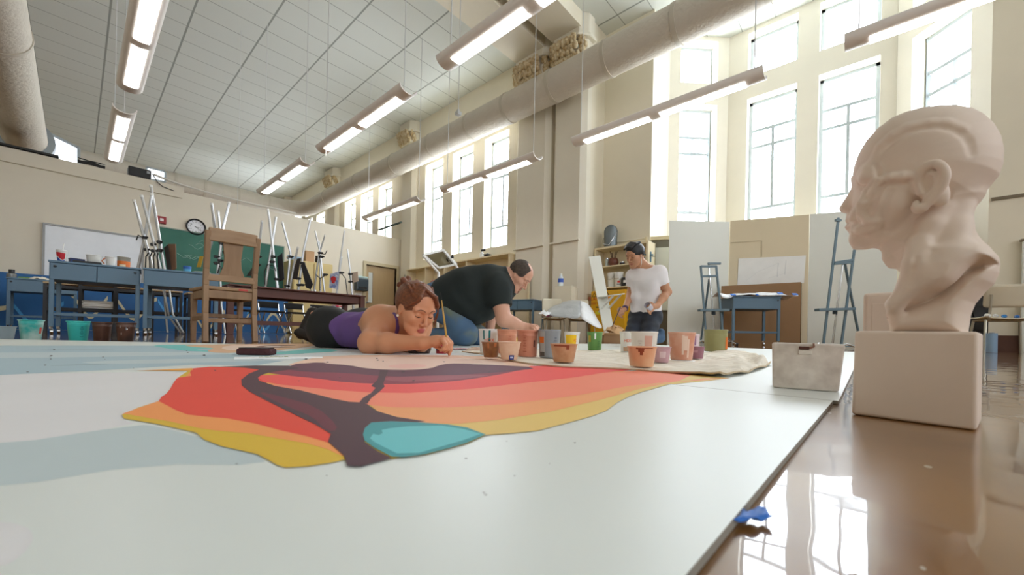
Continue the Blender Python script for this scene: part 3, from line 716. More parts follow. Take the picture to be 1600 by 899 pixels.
# things on the cup desk --------------------------------------------------
DT = .76
def desk_pt(u, v=0.): # along / across the cup desk top
    return V((.17, 6.46, DT))+MX.Rotation(RA, 4, 'Z') @ V((u, v, 0))
paper_w = mat('paper_white', (240, 240, 238), .6)
def cup_logo(p):
    t = thing('soda_cup', 'white paper soda cup with a red and blue wave and a straw', 'cup', tuple(p))
    red, bl = mat('print_red', (200, 30, 48), .5), mat('print_blue', (24, 70, 170), .5)
    prof = [(0, 0), (.03, 0), (.043, .115), (.045, .118), (.043, .12)]
    b = B(); b.lathe(prof+[(.041, .118), (0, .118)], p, 28); b.build('cup_body', paper_w, t, smooth=40)
    def r_at(z): return .03+.013*z/.115+.0006
    def band(lo, hi, m, name):
        b = B(); n = 20; vs = []
        for i in range(n+1):
            a = -math.pi*.5-1.25+2.5*i/n-.6
            for f in (lo, hi):
                z = f(i/n); vs.append(p+V((r_at(z)*math.cos(a), r_at(z)*math.sin(a), z)))
        b.add(vs, [(2*i, 2*i+2, 2*i+3, 2*i+1) for i in range(n)]); b.build(name, m, t, smooth=True)
    band(lambda u: .045+.02*math.sin(u*6), lambda u: .1+.004*math.sin(u*5), red, 'red_wave')
    band(lambda u: .008, lambda u: .035+.018*math.sin(u*6), bl, 'blue_wave')
    B().lathe([(0, 0), (.046, 0), (.046, .006), (.038, .01), (0, .01)], p+V((0, 0, .12)), 24).build('lid', mat('lid_white', (232, 234, 236), .3), t, smooth=40)
    B().tube([p+V((.005, 0, .125)), p+V((.012, 0, .2))], .004, 8).build('straw', wp, t)
cup_logo(desk_pt(-.27, -.1))
def tub(name, label, cat, p, r0, r1, h, m, group=None, inside=None, lip=.003, rim=None, fill=.75, n=32, extra=None, ribs=0):
    "open tapered container with wall thickness, lip and contents"
    t = thing(name, label, cat, tuple(p), 0, group)
    w = max(.0012, r1*.03)
    prof = [(0, 0), (r0*.96, 0), (r0, h*.02)]
    for k in range(ribs): z = h*(.78+.05*k); r = r0+(r1-r0)*z/h; prof += [(r, z-h*.008), (r*1.015, z), (r, z+h*.008)]
    prof += [(r0+(r1-r0)*.93, h*.93), (r1+lip, h*.95), (r1+lip, h*.995), (r1, h), (r1-w, h*.99)]
    zi = h*fill; prof += [(r0+(r1-r0)*fill-w, zi), (0, zi)] if not inside else [(r0+(r1-r0)*fill-w, zi)]
    B().lathe(prof, p, n).build('tub_body', m, t, smooth=40)
    if inside: B().lathe([(r0+(r1-r0)*fill-w*.9, 0), (0, .0)], V(p)+V((0, 0, zi)), n).build('paint', inside, t)
    return t
def ring_label(t, p, r0, r1, h, z0, z1, a0, a1, m, name='label_band', off=.0007, n=14):
    b = B(); vs = []
    for i in range(n+1):
        a = a0+(a1-a0)*i/n
        for z in (z0, z1): r = r0+(r1-r0)*z+off; vs.append(V(p)+V((r*math.cos(a), r*math.sin(a), z*h)))
    return b.add(vs, [(2*i, 2*i+2, 2*i+3, 2*i+1) for i in range(n)]).build(name, m, t, smooth=True)
def toward(p): return math.atan2(-p[1], -p[0])
tub('plastic_tub', 'larger plain white tub on the cup desk', 'tub', desk_pt(-.04, -.02), .05, .062, .12, mat('tub_white', (232, 232, 226), .4))
p = desk_pt(.1, -.17); t = tub('paper_cup', 'small white cup with drips in front of the white tub on the cup desk', 'cup', p, .034, .045, .1, paper_w)
b = B(); b.tube([p+V((-.05, .01, .02)), p+V((-.07, .0, .05)), p+V((-.045, .0, .085))], .007, 8); b.build('drip_handle', mat('orange_smear', (222, 140, 96), .5), t, smooth=True)
p = desk_pt(.2, -.08); t = thing('paint_can', 'tin can with an orange label, nearest the end of the cup desk', 'can', tuple(p))
B().lathe([(0, 0), (.054, 0), (.056, .003), (.054, .006), (.054, .118), (.056, .121), (.056, .125), (.05, .125), (.05, .1), (0, .1)], p, 28).build('can_body', mat('tin', (170, 164, 150), .35, .5), t, smooth=40)
a = toward(p); ring_label(t, p, .0545, .0545, .125, .06, .62, a-1.5, a+1.5, mat('label_orange', (226, 116, 36), .5)); ring_label(t, p, .055, .055, .125, .1, .3, a-.7, a+.3, mat('label_cream', (236, 214, 180), .5), 'label_flash')
p = desk_pt(-.17, -.02); t = thing('small_box', 'dark blue little box beside the paper soda cup', 'box', tuple(p))
B().at(p, .2).box((0, 0, .027), (.11, .08, .054)).build('box_body', mat('box_navy', (34, 52, 104), .5), t, bevel=.003); B().at(p, .2).box((0, 0, .0575), (.114, .084, .007)).build('lid', mat('box_navy2', (24, 36, 76), .5), t)
p = desk_pt(-.075, -.195); t = thing('dark_tray', 'black shallow tray lying in front of the white tub on the cup desk', 'tray', tuple(p))
b = B().at(p, -.1); b.box((0, 0, .005), (.2, .08, .01)); b.box((0, .045, .012), (.2, .01, .022)); b.box((0, -.045, .012), (.2, .01, .022)); b.box((.1, 0, .012), (.01, .09, .022)); b.box((-.1, 0, .012), (.01, .09, .022)); b.build('tray_body', dark, t, bevel=.003)
# things on the lower desk behind
def low(px): r = ray(px, 440); d = 9.3/r[1]; return V((r[0]*d, 9.3, .76))
p = low(18); t = thing('ink_bottle', 'small dark-capped bottle on the low blue desk by the frame edge', 'bottle', tuple(p)); B().lathe([(0, 0), (.05, 0), (.05, .06), (.025, .075), (0, .075)], p, 18).build('bottle_body', mat('smoky_glass', (120, 122, 120), .2), t, smooth=40); B().lathe([(0, 0), (.03, 0), (.03, .05), (0, .05)], p+V((0, 0, .075)), 16).build('cap', blk, t)
p = low(38); t = thing('green_sponge', 'flat green scrap on the low blue desk', 'sponge', tuple(p)); B().at(p).box((0, 0, .012), (.12, .07, .024)).build('sponge_body', mat('moss', (122, 158, 92), .8), t, bevel=.006); B().at(p).box((0, 0, .027), (.11, .065, .006)).build('scour_pad', mat('moss_dark', (84, 120, 66), .9), t)
p = low(62); t = thing('rag', 'crumpled pale rag on the low blue desk beside the whiteboard corner', 'rag', tuple(p))
def crumple(b, c, rx, ry, h, seed, n=12, mi=0):
    rr = random.Random(seed); c = V(c); vs = []
    for i in range(n):
        for j in range(n):
            u, v = i/(n-1)*2-1, j/(n-1)*2-1; e = max(0, 1-(u*u+v*v)*.6)
            vs.append(c+V((u*rx+rr.uniform(-1, 1)*rx*.06, v*ry+rr.uniform(-1, 1)*ry*.06, .002+h*e*(.45+.55*rr.random()))))
    return b.add(vs, [(i*n+j, (i+1)*n+j, (i+1)*n+j+1, i*n+j+1) for i in range(n-1) for j in range(n-1)], mi)
o = crumple(B(), p, .1, .08, .06, 5).build('cloth', mat('rag_cloth', (226, 220, 204), .9), t, smooth=50)
# things on the plain-fronted desk
def dk2(u, v=0.): return V((.86, 6.26, DT))+MX.Rotation(R(-10), 4, 'Z') @ V((u, v, 0))
p = dk2(.06, -.08); t = thing('paint_can', 'light blue paint can on the plain-fronted desk', 'can', tuple(p))
B().lathe([(0, 0), (.038, 0), (.039, .075), (.04, .078), (.034, .08), (.034, .07), (0, .07)], p, 24).build('can_body', mat('can_sky', (84, 166, 206), .4), t, smooth=40)
ring_label(t, p, .0385, .0395, .08, .55, .98, 0, 6.28, mat('can_blue', (40, 100, 180), .5), 'label_band', n=24)
p = dk2(.2, -.06); t = thing('plate', 'white plate on the plain-fronted desk, right behind the wooden chair post', 'plate', tuple(p)); B().lathe([(0, 0), (.06, 0), (.09, .02), (.092, .024), (.088, .025), (.06, .012), (0, .01)], p, 30).build('plate_body', mat('china', (238, 234, 224), .3), t, smooth=40); B().lathe([(0, 0), (.045, 0), (.05, .014), (0, .02)], p+V((0, 0, .012)), 20).build('foam_pad', mat('foam_cream', (230, 218, 196), .9), t, smooth=40)
# wall boards --------------------------------------------------------------
t = thing('whiteboard', 'white dry-erase board with a grey frame on the beige partition', 'board', (.26, YL, .75))
x0, x1, z0, z1 = -.39, .885, .72, 1.885
B().bx(x0, x1, YL-.02, YL, z0, z1).build('writing_surface', mat('dry_erase', (222, 226, 232), .25), t)
b = B(); b.bx(x0-.03, x0, YL-.035, YL, z0-.03, z1+.03).bx(x1, x1+.03, YL-.035, YL, z0-.03, z1+.03).bx(x0, x1, YL-.035, YL, z1, z1+.03).bx(x0, x1, YL-.06, YL, z0-.03, z0); b.build('frame', mat('grey_alloy', (130, 130, 128), .4, .5), t)
t = thing('chalkboard', 'large green chalkboard below the wall clock', 'board', (2.3, YL, 1.))
x0, x1, z0, z1 = 1.15, 3.5, .75, 2.17
gm = mat('chalk_green', (42, 98, 84), .7, rgb2=(70, 124, 108), noise=(1.6, .25))
B().bx(x0, x1, YL-.02, YL, z0, z1).build('writing_surface', gm, t)
b = B(); b.bx(x0-.015, x0, YL-.03, YL, z0-.02, z1+.02).bx(x1, x1+.02, YL-.03, YL, z0-.02, z1+.02).bx(x0, x1, YL-.03, YL, z1, z1+.02).bx(x0, x1, YL-.08, YL, z0-.02, z0); b.build('frame', mat('chalk_frame', (150, 162, 150), .5), t)
rr = random.Random(8)
for k in range(9):
    b = B(); c = V((rr.uniform(1.4, 3.2), YL-.022, rr.uniform(1.5, 2.0))); b.tube([c+V((.05*i, 0, .04*math.sin(i*1.3+k))) for i in range(6)], .006, 4); b.build('chalk_marking', mat('chalk', (140, 176, 164), .9), t)
c = V((1.745, YL, 2.3))
t = thing('wall_clock', 'round black-rimmed clock above the chalkboard', 'clock', tuple(c))
b = B(); b.lathe([(.145, 0), (.175, 0), (.178, .03), (.165, .045), (.15, .035), (.145, .02)], c, 40, ax=(0, -1, 0)); b.build('rim', mat('clock_rim', (26, 28, 32), .35), t, smooth=40)
B().lathe([(.15, .015), (0, .015)], c, 36, ax=(0, -1, 0)).build('dial', mat('clock_dial', (232, 234, 240), .5), t)
b = B()
for k in range(12):
    a = R(30*k); d = V((math.sin(a), 0, math.cos(a))); b.beam(c+d*.115+V((0, -.017, 0)), c+d*.14+V((0, -.017, 0)), .008 if k % 3 else .014, .003)
b.build('hour_marks', blk, t)
for a, l, w in ((R(97), .085, .012), (R(130), .12, .008)):
    d = V((math.sin(a), 0, math.cos(a))); B().beam(c-d*.02+V((0, -.02, 0)), c+d*l+V((0, -.02, 0)), w, .003).build('hand', blk, t)
for k in range(1, 13):
    a = R(30*k); d = V((math.sin(a), 0, math.cos(a))); text_part('numeral', str(k), .034, c+d*.095+V((0, -.0155, 0)), (1, 0, 0), (0, 0, 1), blk, t, .0005)
p = PY(252, 345, YL); t = thing('wall_mounted_alarm', 'red fire alarm box with a white strobe above the chalkboard corner', 'alarm', tuple(p))
B().box(p+V((0, -.03, 0)), (.15, .06, .15)).build('alarm_housing', mat('alarm_red', (150, 34, 40), .4), t, bevel=.01); B().box(p+V((.0, -.065, 0)), (.06, .02, .06)).build('strobe', mat('strobe_white', (236, 226, 226), .2), t, bevel=.008)
# painted scenery flats standing low along the partition -------------------
navy = mat('scenery_blue', (22, 74, 128), .6, rgb2=(34, 110, 176), noise=(.7, .2)); wave = mat('scenery_cream', (196, 190, 160), .6); sky2 = mat('scenery_light_blue', (70, 150, 210), .6)
def flat(x0, x1, y, h, label, seed):
    t = thing('scenery_flat', label, 'scenery', ((x0+x1)/2, y, 0), 0, 'blue painted scenery panels along the partition')
    B().bx(x0, x1, y, y+.03, 0.002, h).build('panel', navy, t)
    rr = random.Random(seed); b = B()
    for k in range(3):
        cx = x0+(x1-x0)*(k+.5)/3; z = rr.uniform(.25, .55); n = 12; w = rr.uniform(.2, .3); ph = rr.random()*3
        up = [(cx-w+2*w*i/n, z+.2*math.sin(ph+i*.45)+.03) for i in range(n+1)]; lo = [(x, zz-.075) for x, zz in reversed(up)]
        b.prism([(x, y-.004, zz) for x, zz in up+lo], (0, .003, 0), k % 2)
    b.build('painted_wave', [wave, sky2], t)
flat(-1.3, .45, 10.3, .92, 'blue scenery panel with cream waves behind the desk with the paper cup', 2)
flat(.5, 2.2, 10.3, .92, 'blue scenery panel with waves behind the plain-fronted desk', 5)
flat(2.25, 3.4, 10.3, .92, 'brighter blue scenery panel behind the brown table', 7)
# black-framed stools/tables behind the desks
top_m = mat('pale_worktop', (186, 160, 120), .5); steel_b = mat('black_steel', (20, 20, 24), .45)
def work_stand(w=.33, dep=.36, h=.66):
    t = thing('work_stand', 'x', 'stand', (0, 0, 0)); x, y = w/2, dep/2
    B().bx(-x-.02, x+.02, -y-.02, y+.02, h-.025, h).build('stand_top', top_m, t, bevel=.003)
    for sx in (-1, 1):
        for sy in (-1, 1): B().bx(sx*x-.017, sx*x+.017, sy*y-.017, sy*y+.017, 0, h-.025).build('leg', steel_b, t)
    for z in (.3, h-.06):
        b = B()
        for sy in (-1, 1): b.bx(-x, x, sy*y-.014, sy*y+.014, z-.02, z+.02)
        for sx in (-1, 1): b.bx(sx*x-.014, sx*x+.014, -y, y, z-.02, z+.02)
        b.build('rail_ring', steel_b, t)
    B().bx(-x, x, -y, y, .318, .326).build('shelf', steel_b, t)
    return t
S0 = work_stand(); SG = 'black-framed stands behind the blue desks'
for i, (px, y, lb) in enumerate(((100, 8.2, 'black-framed stand seen under the drawer of the low blue desk'), (152, 8.0, 'black-framed stand with a stack of white paper on its shelf'), (205, 8.1, 'black-framed stand with a pale top behind the end of the cup desk'), (258, 8.2, 'black-framed stand behind the plain-fronted desk, by the splayed tubes'), (312, 8.3, 'black-framed stand seen just beside the wooden chair legs'))):
    o = S0 if i == 0 else copy_tree(S0); r = ray(px, 480); d = y/r[1]; o.location = (r[0]*d, y, 0); o['label'] = lb; o['group'] = SG
    if i == 1: SP = V((r[0]*d, y, .326))
t = thing('paper_stack', 'stack of white paper sheets on a black-framed stand', 'paper', tuple(SP)); b = B(); rr = random.Random(2)
for k in range(7): b.at(SP+V((rr.uniform(-.02, .02), rr.uniform(-.03, .0), .006+.0135*k)), rr.uniform(-.06, .06)).box((0, 0, 0), (.31, .3, .012))
b.build('sheets', paper_w, t); B().at(SP+V((0, -.02, .1)), .1).box((0, 0, .004), (.29, .28, .004)).build('top_sheet', mat('paper_grey', (224, 224, 220), .6), t)
# dark cabinet sliver at the frame edge
p = PY(2, 440, 8.9); p.x -= .12; t = thing('dark_cabinet', 'dark cabinet with a tan top cut by the frame edge', 'cabinet', (p.x-.1, 9.05, 0))
B().bx(p.x-.5, p.x+.05, 8.85, 9.25, 0, .74).build('cabinet_body', mat('dark_navy', (30, 34, 46), .5), t, bevel=.005); B().bx(p.x-.52, p.x+.07, 8.83, 9.27, .74, .765).build('cabinet_top', top_m, t)
for k in range(2): B().bx(p.x-.48, p.x+.03, 8.835, 8.85, .05+.34*k, .36+.34*k).build('drawer', mat('dark_navy2', (38, 44, 58), .5), t, bevel=.004)
# buckets on the floor just beyond the board -------------------------------
def pail(px, base_py, r0, r1, h, m, label, kind, inside=None, group='paint pails in a row on the floor'):
    d = CAMH*F/(base_py-(508+.0214*(px-118))); p = C(px, 0, d); p.z = 0
    return p, d, tub('paint_pail', label, 'pail', p, r0, r1, h, m, group, inside, lip=.004, fill=.8, ribs=2)
teal_m = mat('pail_teal', (64, 190, 186), .4, noise=(8, .05)); teal_s = mat('pail_teal_splashed', (64, 186, 182), .4, rgb2=(196, 230, 226), noise=(11, .12)); brn_m = mat('pail_brown', (92, 62, 50), .5, rgb2=(66, 44, 36), noise=(9, .2)); brn2 = mat('pail_brown_dripped', (96, 66, 54), .45, rgb2=(60, 44, 40), noise=(14, .12)); gry = mat('bowl_grey', (150, 166, 174), .35)
KD = 2.5
def P0(px): q = C(px, 500, KD); q.z = 0; return q
tub('paint_pail', 'shallow grey-blue bowl at the frame edge, first of the floor pails', 'pail', P0(2), .052, .062, .08, gry, 'paint pails in a row on the floor', lip=.003)
def grad_marks(t, p, r0, r1, h, a, m, n=6):
    b = B()
    for k in range(n):
        z = .2+.1*k; r = r0+(r1-r0)*z+.0012; w = .22 if k % 2 else .34
        for i in range(5):
            a0, a1 = a+w*(i/5-.5), a+w*((i+1)/5-.5); c0, c1 = V(p)+V((r*math.cos(a0), r*math.sin(a0), z*h)), V(p)+V((r*math.cos(a1), r*math.sin(a1), z*h)); b.beam(c0, c1, .0015, .003)
    b.build('measure_marks', m, t)
p = P0(49); t = tub('paint_pail', 'teal pail splashed with pale drips and a red smear', 'pail', p, .042, .054, .125, teal_s, 'paint pails in a row on the floor', ribs=2); a = toward(p)
ring_label(t, p, .042, .054, .125, .3, .62, a+.75, a+1.05, mat('smear_red', (200, 84, 70), .5), 'red_smear')
p = P0(123); t = tub('paint_pail', 'clean teal pail with measuring marks', 'pail', p, .041, .052, .123, mat('pail_teal_clean', (64, 196, 190), .4), 'paint pails in a row on the floor', ribs=2); grad_marks(t, p, .041, .052, .123, toward(p)+.3, mat('teal_ink', (24, 100, 110), .5))
p = P0(160); t = tub('paint_pail', 'plain brown pail between the teal one and the streaked brown one', 'pail', p, .037, .046, .12, brn_m, 'paint pails in a row on the floor', ribs=1)
p = P0(197); t = tub('paint_pail', 'brown pail streaked with grey and white, last of the floor pails', 'pail', p, .037, .047, .12, brn2, 'paint pails in a row on the floor', ribs=1); a = toward(p)
rr = random.Random(11)
for k in range(6):
    aa = a+rr.uniform(-.8, .9); z = rr.uniform(.35, .8); ring_label(t, p, .037, .047, .12, z, z+rr.uniform(.05, .16), aa, aa+rr.uniform(.05, .2), mat('drip_%s' % ('white' if k % 2 else 'grey'), (220, 220, 220) if k % 2 else (110, 112, 122), .4), 'paint_drip', n=4)
# the wooden chair -----------------------------------------------------------
oak = mat('worn_oak', (160, 128, 96), .5, rgb2=(128, 98, 70), noise=(3, .3), stretch=(9, 9, 1.2)); oak2 = mat('worn_oak_seat', (172, 140, 106), .5, rgb2=(140, 108, 78), noise=(3, .3), stretch=(2, 9, 9))
def hz(px, py_f): d = CAMH*F/(py_f-(508+.0214*(px-118))); q = C(px, 500, d); q.z = 0; return q
cl, cr = C(331, 0, 2.68), C(407, 0, 2.9); cl.z = cr.z = 0
HC = .775  # overall height
ax = (cr-cl); Wd = ax.length; ax.normalize(); fd = V((-ax.y, ax.x, 0));
cc = (cl+cr)/2; rzc = math.atan2(ax.y, ax.x)
if fd.dot(FW) < 0: fd = -fd
t = thing('wooden_chair', 'old oak chair seen from behind, with a wide back slat, standing beyond the painted board', 'chair', tuple(cc), rzc)
Lc = lambda u, v, z: cc+ax*u+fd*v+V((0, 0, z))
SDP, SZ = .32, .36; hw = Wd/2
for s in (-1, 1):
    b = B(); P = [Lc(s*hw*1.02, -.03, 0), Lc(s*hw, .0, SZ*.55), Lc(s*hw, .0, SZ+.03), Lc(s*hw, -.005, SZ+.14), Lc(s*hw*1.02, -.045, HC-.02)]
    for p, q in zip(P, P[1:]): b.beam(p, q, .032, .036, up=tuple(fd))
    b.build('rear_leg', oak, t, bevel=.004)
for s in (-1, 1): B().beam(Lc(s*hw, SDP, 0), Lc(s*hw, SDP, SZ-.02), .03, .03, up=tuple(fd), w2=.036, h2=.036).build('front_leg', oak, t, bevel=.004)
def slab(u0, u1, v0, v1, z0, z1, bow=0.):
    b = B(); n = 8; top = []
    pts = [(u0+(u1-u0)*i/n, v0-bow*math.sin(math.pi*i/n)) for i in range(n+1)]+[(u1+(u0-u1)*i/n, v1-bow*math.sin(math.pi*i/n)) for i in range(n+1)]
    return b.prism([Lc(u, v, z0) for u, v in pts], (0, 0, z1-z0))
b = B(); b.prism([Lc(-hw-.01, -.012, SZ), Lc(hw+.01, -.012, SZ), Lc(hw+.025, SDP+.04, SZ), Lc(-hw-.025, SDP+.04, SZ)], (0, 0, .025)); b.build('seat', oak2, t, bevel=.008)
b = B(); b.beam(Lc(-hw, .0, SZ-.03), Lc(hw, 0, SZ-.03), .02, .055).beam(Lc(-hw, SDP, SZ-.03), Lc(hw, SDP, SZ-.03), .02, .055)
for s in (-1, 1): b.beam(Lc(s*hw, 0, SZ-.03), Lc(s*hw, SDP, SZ-.03), .02, .055)
b.build('seat_rail', oak, t, bevel=.003)
slab(-hw, hw, -.055, -.032, HC-.09, HC, .012).build('top_rail', oak2, t, bevel=.006)
slab(-hw, hw, -.02, .0, SZ+.06, SZ+.105, .006).build('lower_back_rail', oak2, t, bevel=.004)
b = B(); n = 8; pr = [(.075, SZ+.1), (.055, SZ+.16), (.05, SZ+.22), (.06, HC-.085)]
poly = [Lc(-w, -.018-(z-SZ)*.07, z) for w, z in pr]+[Lc(w, -.018-(z-SZ)*.07, z) for w, z in reversed(pr)]
b.prism(poly, tuple(fd*.012)); b.build('back_splat', oak, t, bevel=.003)
b = B(); b.beam(Lc(-hw, .0, .15), Lc(hw, 0, .15), .018, .03)
for s in (-1, 1): b.beam(Lc(s*hw, 0, .165), Lc(s*hw, SDP, .165), .018, .03)
b.beam(Lc(-hw, SDP, .19), Lc(hw, SDP, .19), .018, .03); b.build('stretcher', oak, t, bevel=.003)
B().prism([Lc(hw-.1, -.0125, SZ+.006), Lc(hw-.045, -.0125, SZ+.006), Lc(hw-.045, -.0125, SZ+.019), Lc(hw-.1, -.0125, SZ+.019)], tuple(fd*-.001)).build('red_tag', mat('tag_red', (196, 70, 64), .5), t)
# the long brown table ----------------------------------------------------------
TX0, TX1, TY0, TY1 = 1.55, 3.62, 7.1, 7.8
umb = mat('table_brown', (92, 54, 46), .5, noise=(4, .06), stretch=(1, 6, 6))
t = thing('long_table', 'long dark brown wooden table behind the chair, crowded with folded metal easels', 'table', (2.6, 7.45, 0))
B().bx(TX0-.03, TX1+.06, TY0-.06, TY1+.06, .735, .76).build('table_top', umb, t, bevel=.005)
b = B(); b.bx(TX0+.04, TX1-.04, TY0, TY0+.025, .6, .735).bx(TX0+.04, TX1-.04, TY1-.025, TY1, .6, .735).bx(TX0, TX0+.025, TY0, TY1, .6, .735).bx(TX1-.025, TX1, TY0, TY1, .6, .735); b.build('apron', umb, t)
for x in (TX0, TX1):
    for y in (TY0, TY1): B().box((x, y, .367), (.085, .085, .735)).build('leg', umb, t, bevel=.004)
b = B(); b.bx(TX0+.02, TX1-.02, TY0-.02, TY0+.02, .16, .22).bx(TX0+.02, TX1-.02, TY1-.02, TY1+.02, .16, .22); b.build('stretcher', umb, t)
# the folded metal easels -----------------------------------------------------------
EG = 'folded aluminium easels'
board_b = mat('dark_canvas_board', (58, 50, 46), .6); board_k = mat('black_portfolio', (26, 26, 30), .5); board_w = mat('brown_panel', (128, 98, 76), .6)
def easel(d, label, tubes, clamps, lower=(), boards=(), r=.016, table=False):
    "tubes: pixel segments at distance d, with a little spread in depth"
    base = C(*tubes[0][-1], d); t = thing('metal_easel', label, 'easel', tuple(base), 0, EG)
    for i, seg in enumerate(tubes):
        b = B(); off = (i-len(tubes)/2)*.06; q = [C(x, y, d+off*(1 if j == 0 else .2)) for j, (x, y) in enumerate(seg)]
        if table: q[-1].z = .762
        b.tube(q, [r, r*1.15]+[r*1.3]*(len(q)-2), 10); b.build('leg', alu, t, smooth=True)
        e = q[0]; B().tube([e+(q[0]-q[1]).normalized()*-.0, e+(q[0]-q[1]).normalized()*.03], r*1.2, 8).build('end_cap', wp, t)
    for seg in ([] if table else lower):
        lq = [C(x, y, d+.04) for x, y in seg]; lq[-1].z = .012; B().tube(lq, r*.8, 8).build('base_rod', alu, t, smooth=True)
    for x, y in clamps:
        c = C(x, y, d-.02); b = B(); b.box(c, (.052, .052, .04)); b.tube([c, c+RT*.05-FW*.02], .008, 6); b.ball(c+RT*.055-FW*.02, .015, 8); b.tube([c, c-RT*.042+V((0, 0, .01))], .01, 6); b.build('clamp', blk, t, bevel=.006)
    for m, q, dd in boards:
        a = [C(x, y, d+dd) for x, y in q]; b = B(); b.prism(a, tuple(FW*.012)); b.build('board', m, t)
    return t
def hook(t, d, pts, m=None): B().tube([C(x, y, d) for x, y in pts], .008, 6).build('gooseneck', m or blk, t, smooth=True)
e = easel(5.6, 'tallest folded easel with four splayed tubes, over the joint of the two front desks', [((210, 316), (222, 361), (240, 425)), ((222, 309), (250, 417), (252, 426)), ((237, 306), (227, 370), (214, 428)), ((236, 293), (257, 420), (258, 428))], [(226, 372), (239, 383), (249, 379), (229, 391), (240, 393), (250, 392), (239, 424)],
      [((250, 428), (264, 495), (283, 509)), ((261, 428), (270, 492), (287, 509)), ((256, 428), (258, 480), (262, 514))], [(board_w, [(262, 382), (274, 382), (275, 420), (268, 424)], .1), (board_b, [(256, 388), (262, 383), (267, 422), (262, 424)], .06)])
for k in range(4): hook(e, 5.5, [(232+5*k, 396), (228+6*k, 402), (227+7*k, 424)])
hook(e, 5.5, [(224, 372), (216, 368), (213, 376)])
e = easel(5.75, 'folded easel sticking up behind the top rail of the wooden chair', [((331, 321), (336, 360), (320, 413)), ((341, 333), (346, 378), (340, 430)), ((357.6, 319), (347, 362), (360, 432)), ((352, 372), (354, 400), (353, 430))], [(322, 402), (338, 402), (346, 381), (352, 395), (338, 412), (344, 408)],
      [((344, 430), (346, 480), (352, 514)), ((330, 430), (322, 480), (318, 514))], [(mat('yellow_board', (206, 168, 60), .6), [(307, 418), (312, 401), (317, 401), (313, 418)], .05), (mat('navy_bag', (28, 36, 78), .7), [(346, 420), (356, 417), (360, 432), (352, 438), (347, 434)], -.05)])
hook(e, 5.65, [(340, 428), (343, 416), (350, 422)])
e = easel(6.6, 'folded easel framed by the open side of the wooden chair back', [((409, 348), (404, 398), (394, 446)), ((419, 330), (427, 395), (434, 447)), ((431, 342), (426, 377), (414, 447))], [(404, 402), (403, 415), (427, 402), (425, 410), (432, 437)], [((434, 450), (437, 485), (445, 519)), ((405, 450), (402, 485), (396, 519))],
      [(board_b, [(385, 432), (396, 416), (405, 415), (397, 432)], .05), (board_k, [(433, 402), (441, 396), (444, 437), (436, 441)], .08)], table=True)
hook(e, 6.5, [(414, 447), (413, 425), (418, 414), (428, 416), (431, 424)])
e = easel(6.95, 'folded easel carrying a dark slanted board in front of the tan cabinet', [((441.6, 350), (454, 396), (448, 449)), ((465, 389), (459, 415), (452, 449)), ((485, 344), (474, 395), (466, 449))], [(454, 402), (448, 448), (466, 436), (472, 412), (472, 446), (467, 446)], [((450, 452), (440, 490), (432, 519)), ((468, 452), (472, 490), (480, 519))],
      [(board_b, [(455, 436), (464, 405), (470, 404), (464, 438)], .06), (board_k, [(470, 415), (476, 412), (489, 445), (485, 453), (478, 450)], -.06)], table=True)
e = easel(7.1, 'slim crossing easel before the edge of the tan cabinet', [((493, 364), (500, 395), (508, 430)), ((507, 370), (498, 400), (491, 432)), ((499, 380), (500, 400), (501, 454))], [(500, 396), (502, 402), (508, 430)], [], [], .012, True)
hook(e, 7.0, [(494, 430), (500, 436), (500, 455)]); hook(e, 7.0, [(508, 431), (500, 436)]); hook(e, 7.0, [(501, 397), (508, 398), (511, 392)])
e = easel(7.2, 'folded easel holding a card with a red shape, near the table end', [((538, 362), (531, 412), (526, 456)), ((534, 404), (530, 430), (526, 456))], [(533, 427)], [], [], .012, True)
hook(e, 7.1, [(533, 427), (540, 436), (543, 462)])
e = easel(8.1, 'last folded easel, standing on the floor past the brown table end', [((543, 392), (548, 430), (552, 487)), ((546, 428), (550, 450), (554, 490))], [(547, 429), (547, 441)], [((552, 487), (551, 505), (550, 519))], [(mat('beige_card', (200, 180, 160), .6), [(549, 427), (559, 425), (560, 440), (550, 443)], .05)], .014)
# cards, cabinet and small things beyond the table
a = [C(x, y, 7.1) for x, y in ((514, 450), (516, 429), (529, 425), (528, 453))]
t = thing('picture_card', 'small card with a red blot on white and blue propped at the brown table end', 'card', tuple(a[0]))
B().prism(a, tuple(FW*.006)).build('card', mat('card_blue_white', (206, 212, 226), .6, rgb2=(120, 140, 196), noise=(18, .1)), t)
cen = C(521, 438, 7.09); B().prism([cen+RT*.055*math.cos(k)*(.8+.2*math.sin(3*k))+V((0, 0, .065*math.sin(k))) for k in [i*.42 for i in range(15)]], tuple(FW*-.003)).build('red_blot', mat('blot_red', (196, 40, 44), .6), t)
tanm = mat('tan_steel', (204, 184, 128), .45)
cx0, cx1 = 3.48, 4.42
t = thing('storage_cabinet', 'tan two-door steel cabinet against the partition beyond the brown table', 'cabinet', ((cx0+cx1)/2, 10.6, 0))
B().bx(cx0, cx1, 10.25, 10.9, .004, 1.78).build('cabinet_body', tanm, t, bevel=.006)
for k in range(2):
    w = (cx1-cx0)/2; d_ = B().bx(cx0+.015+w*k, cx0+w*(k+1)-.008, 10.228, 10.25, .1, 1.74).build('door', tanm, t, bevel=.004)
    B().bx(cx0+w-.06+.09*k, cx0+w-.035+.09*k, 10.2, 10.228, .95, 1.1).build('handle', chrome, d_)
def at_cab(px): r = ray(px, 400); d = 10.4/r[1]; return V((r[0]*d, 10.4, 1.78))
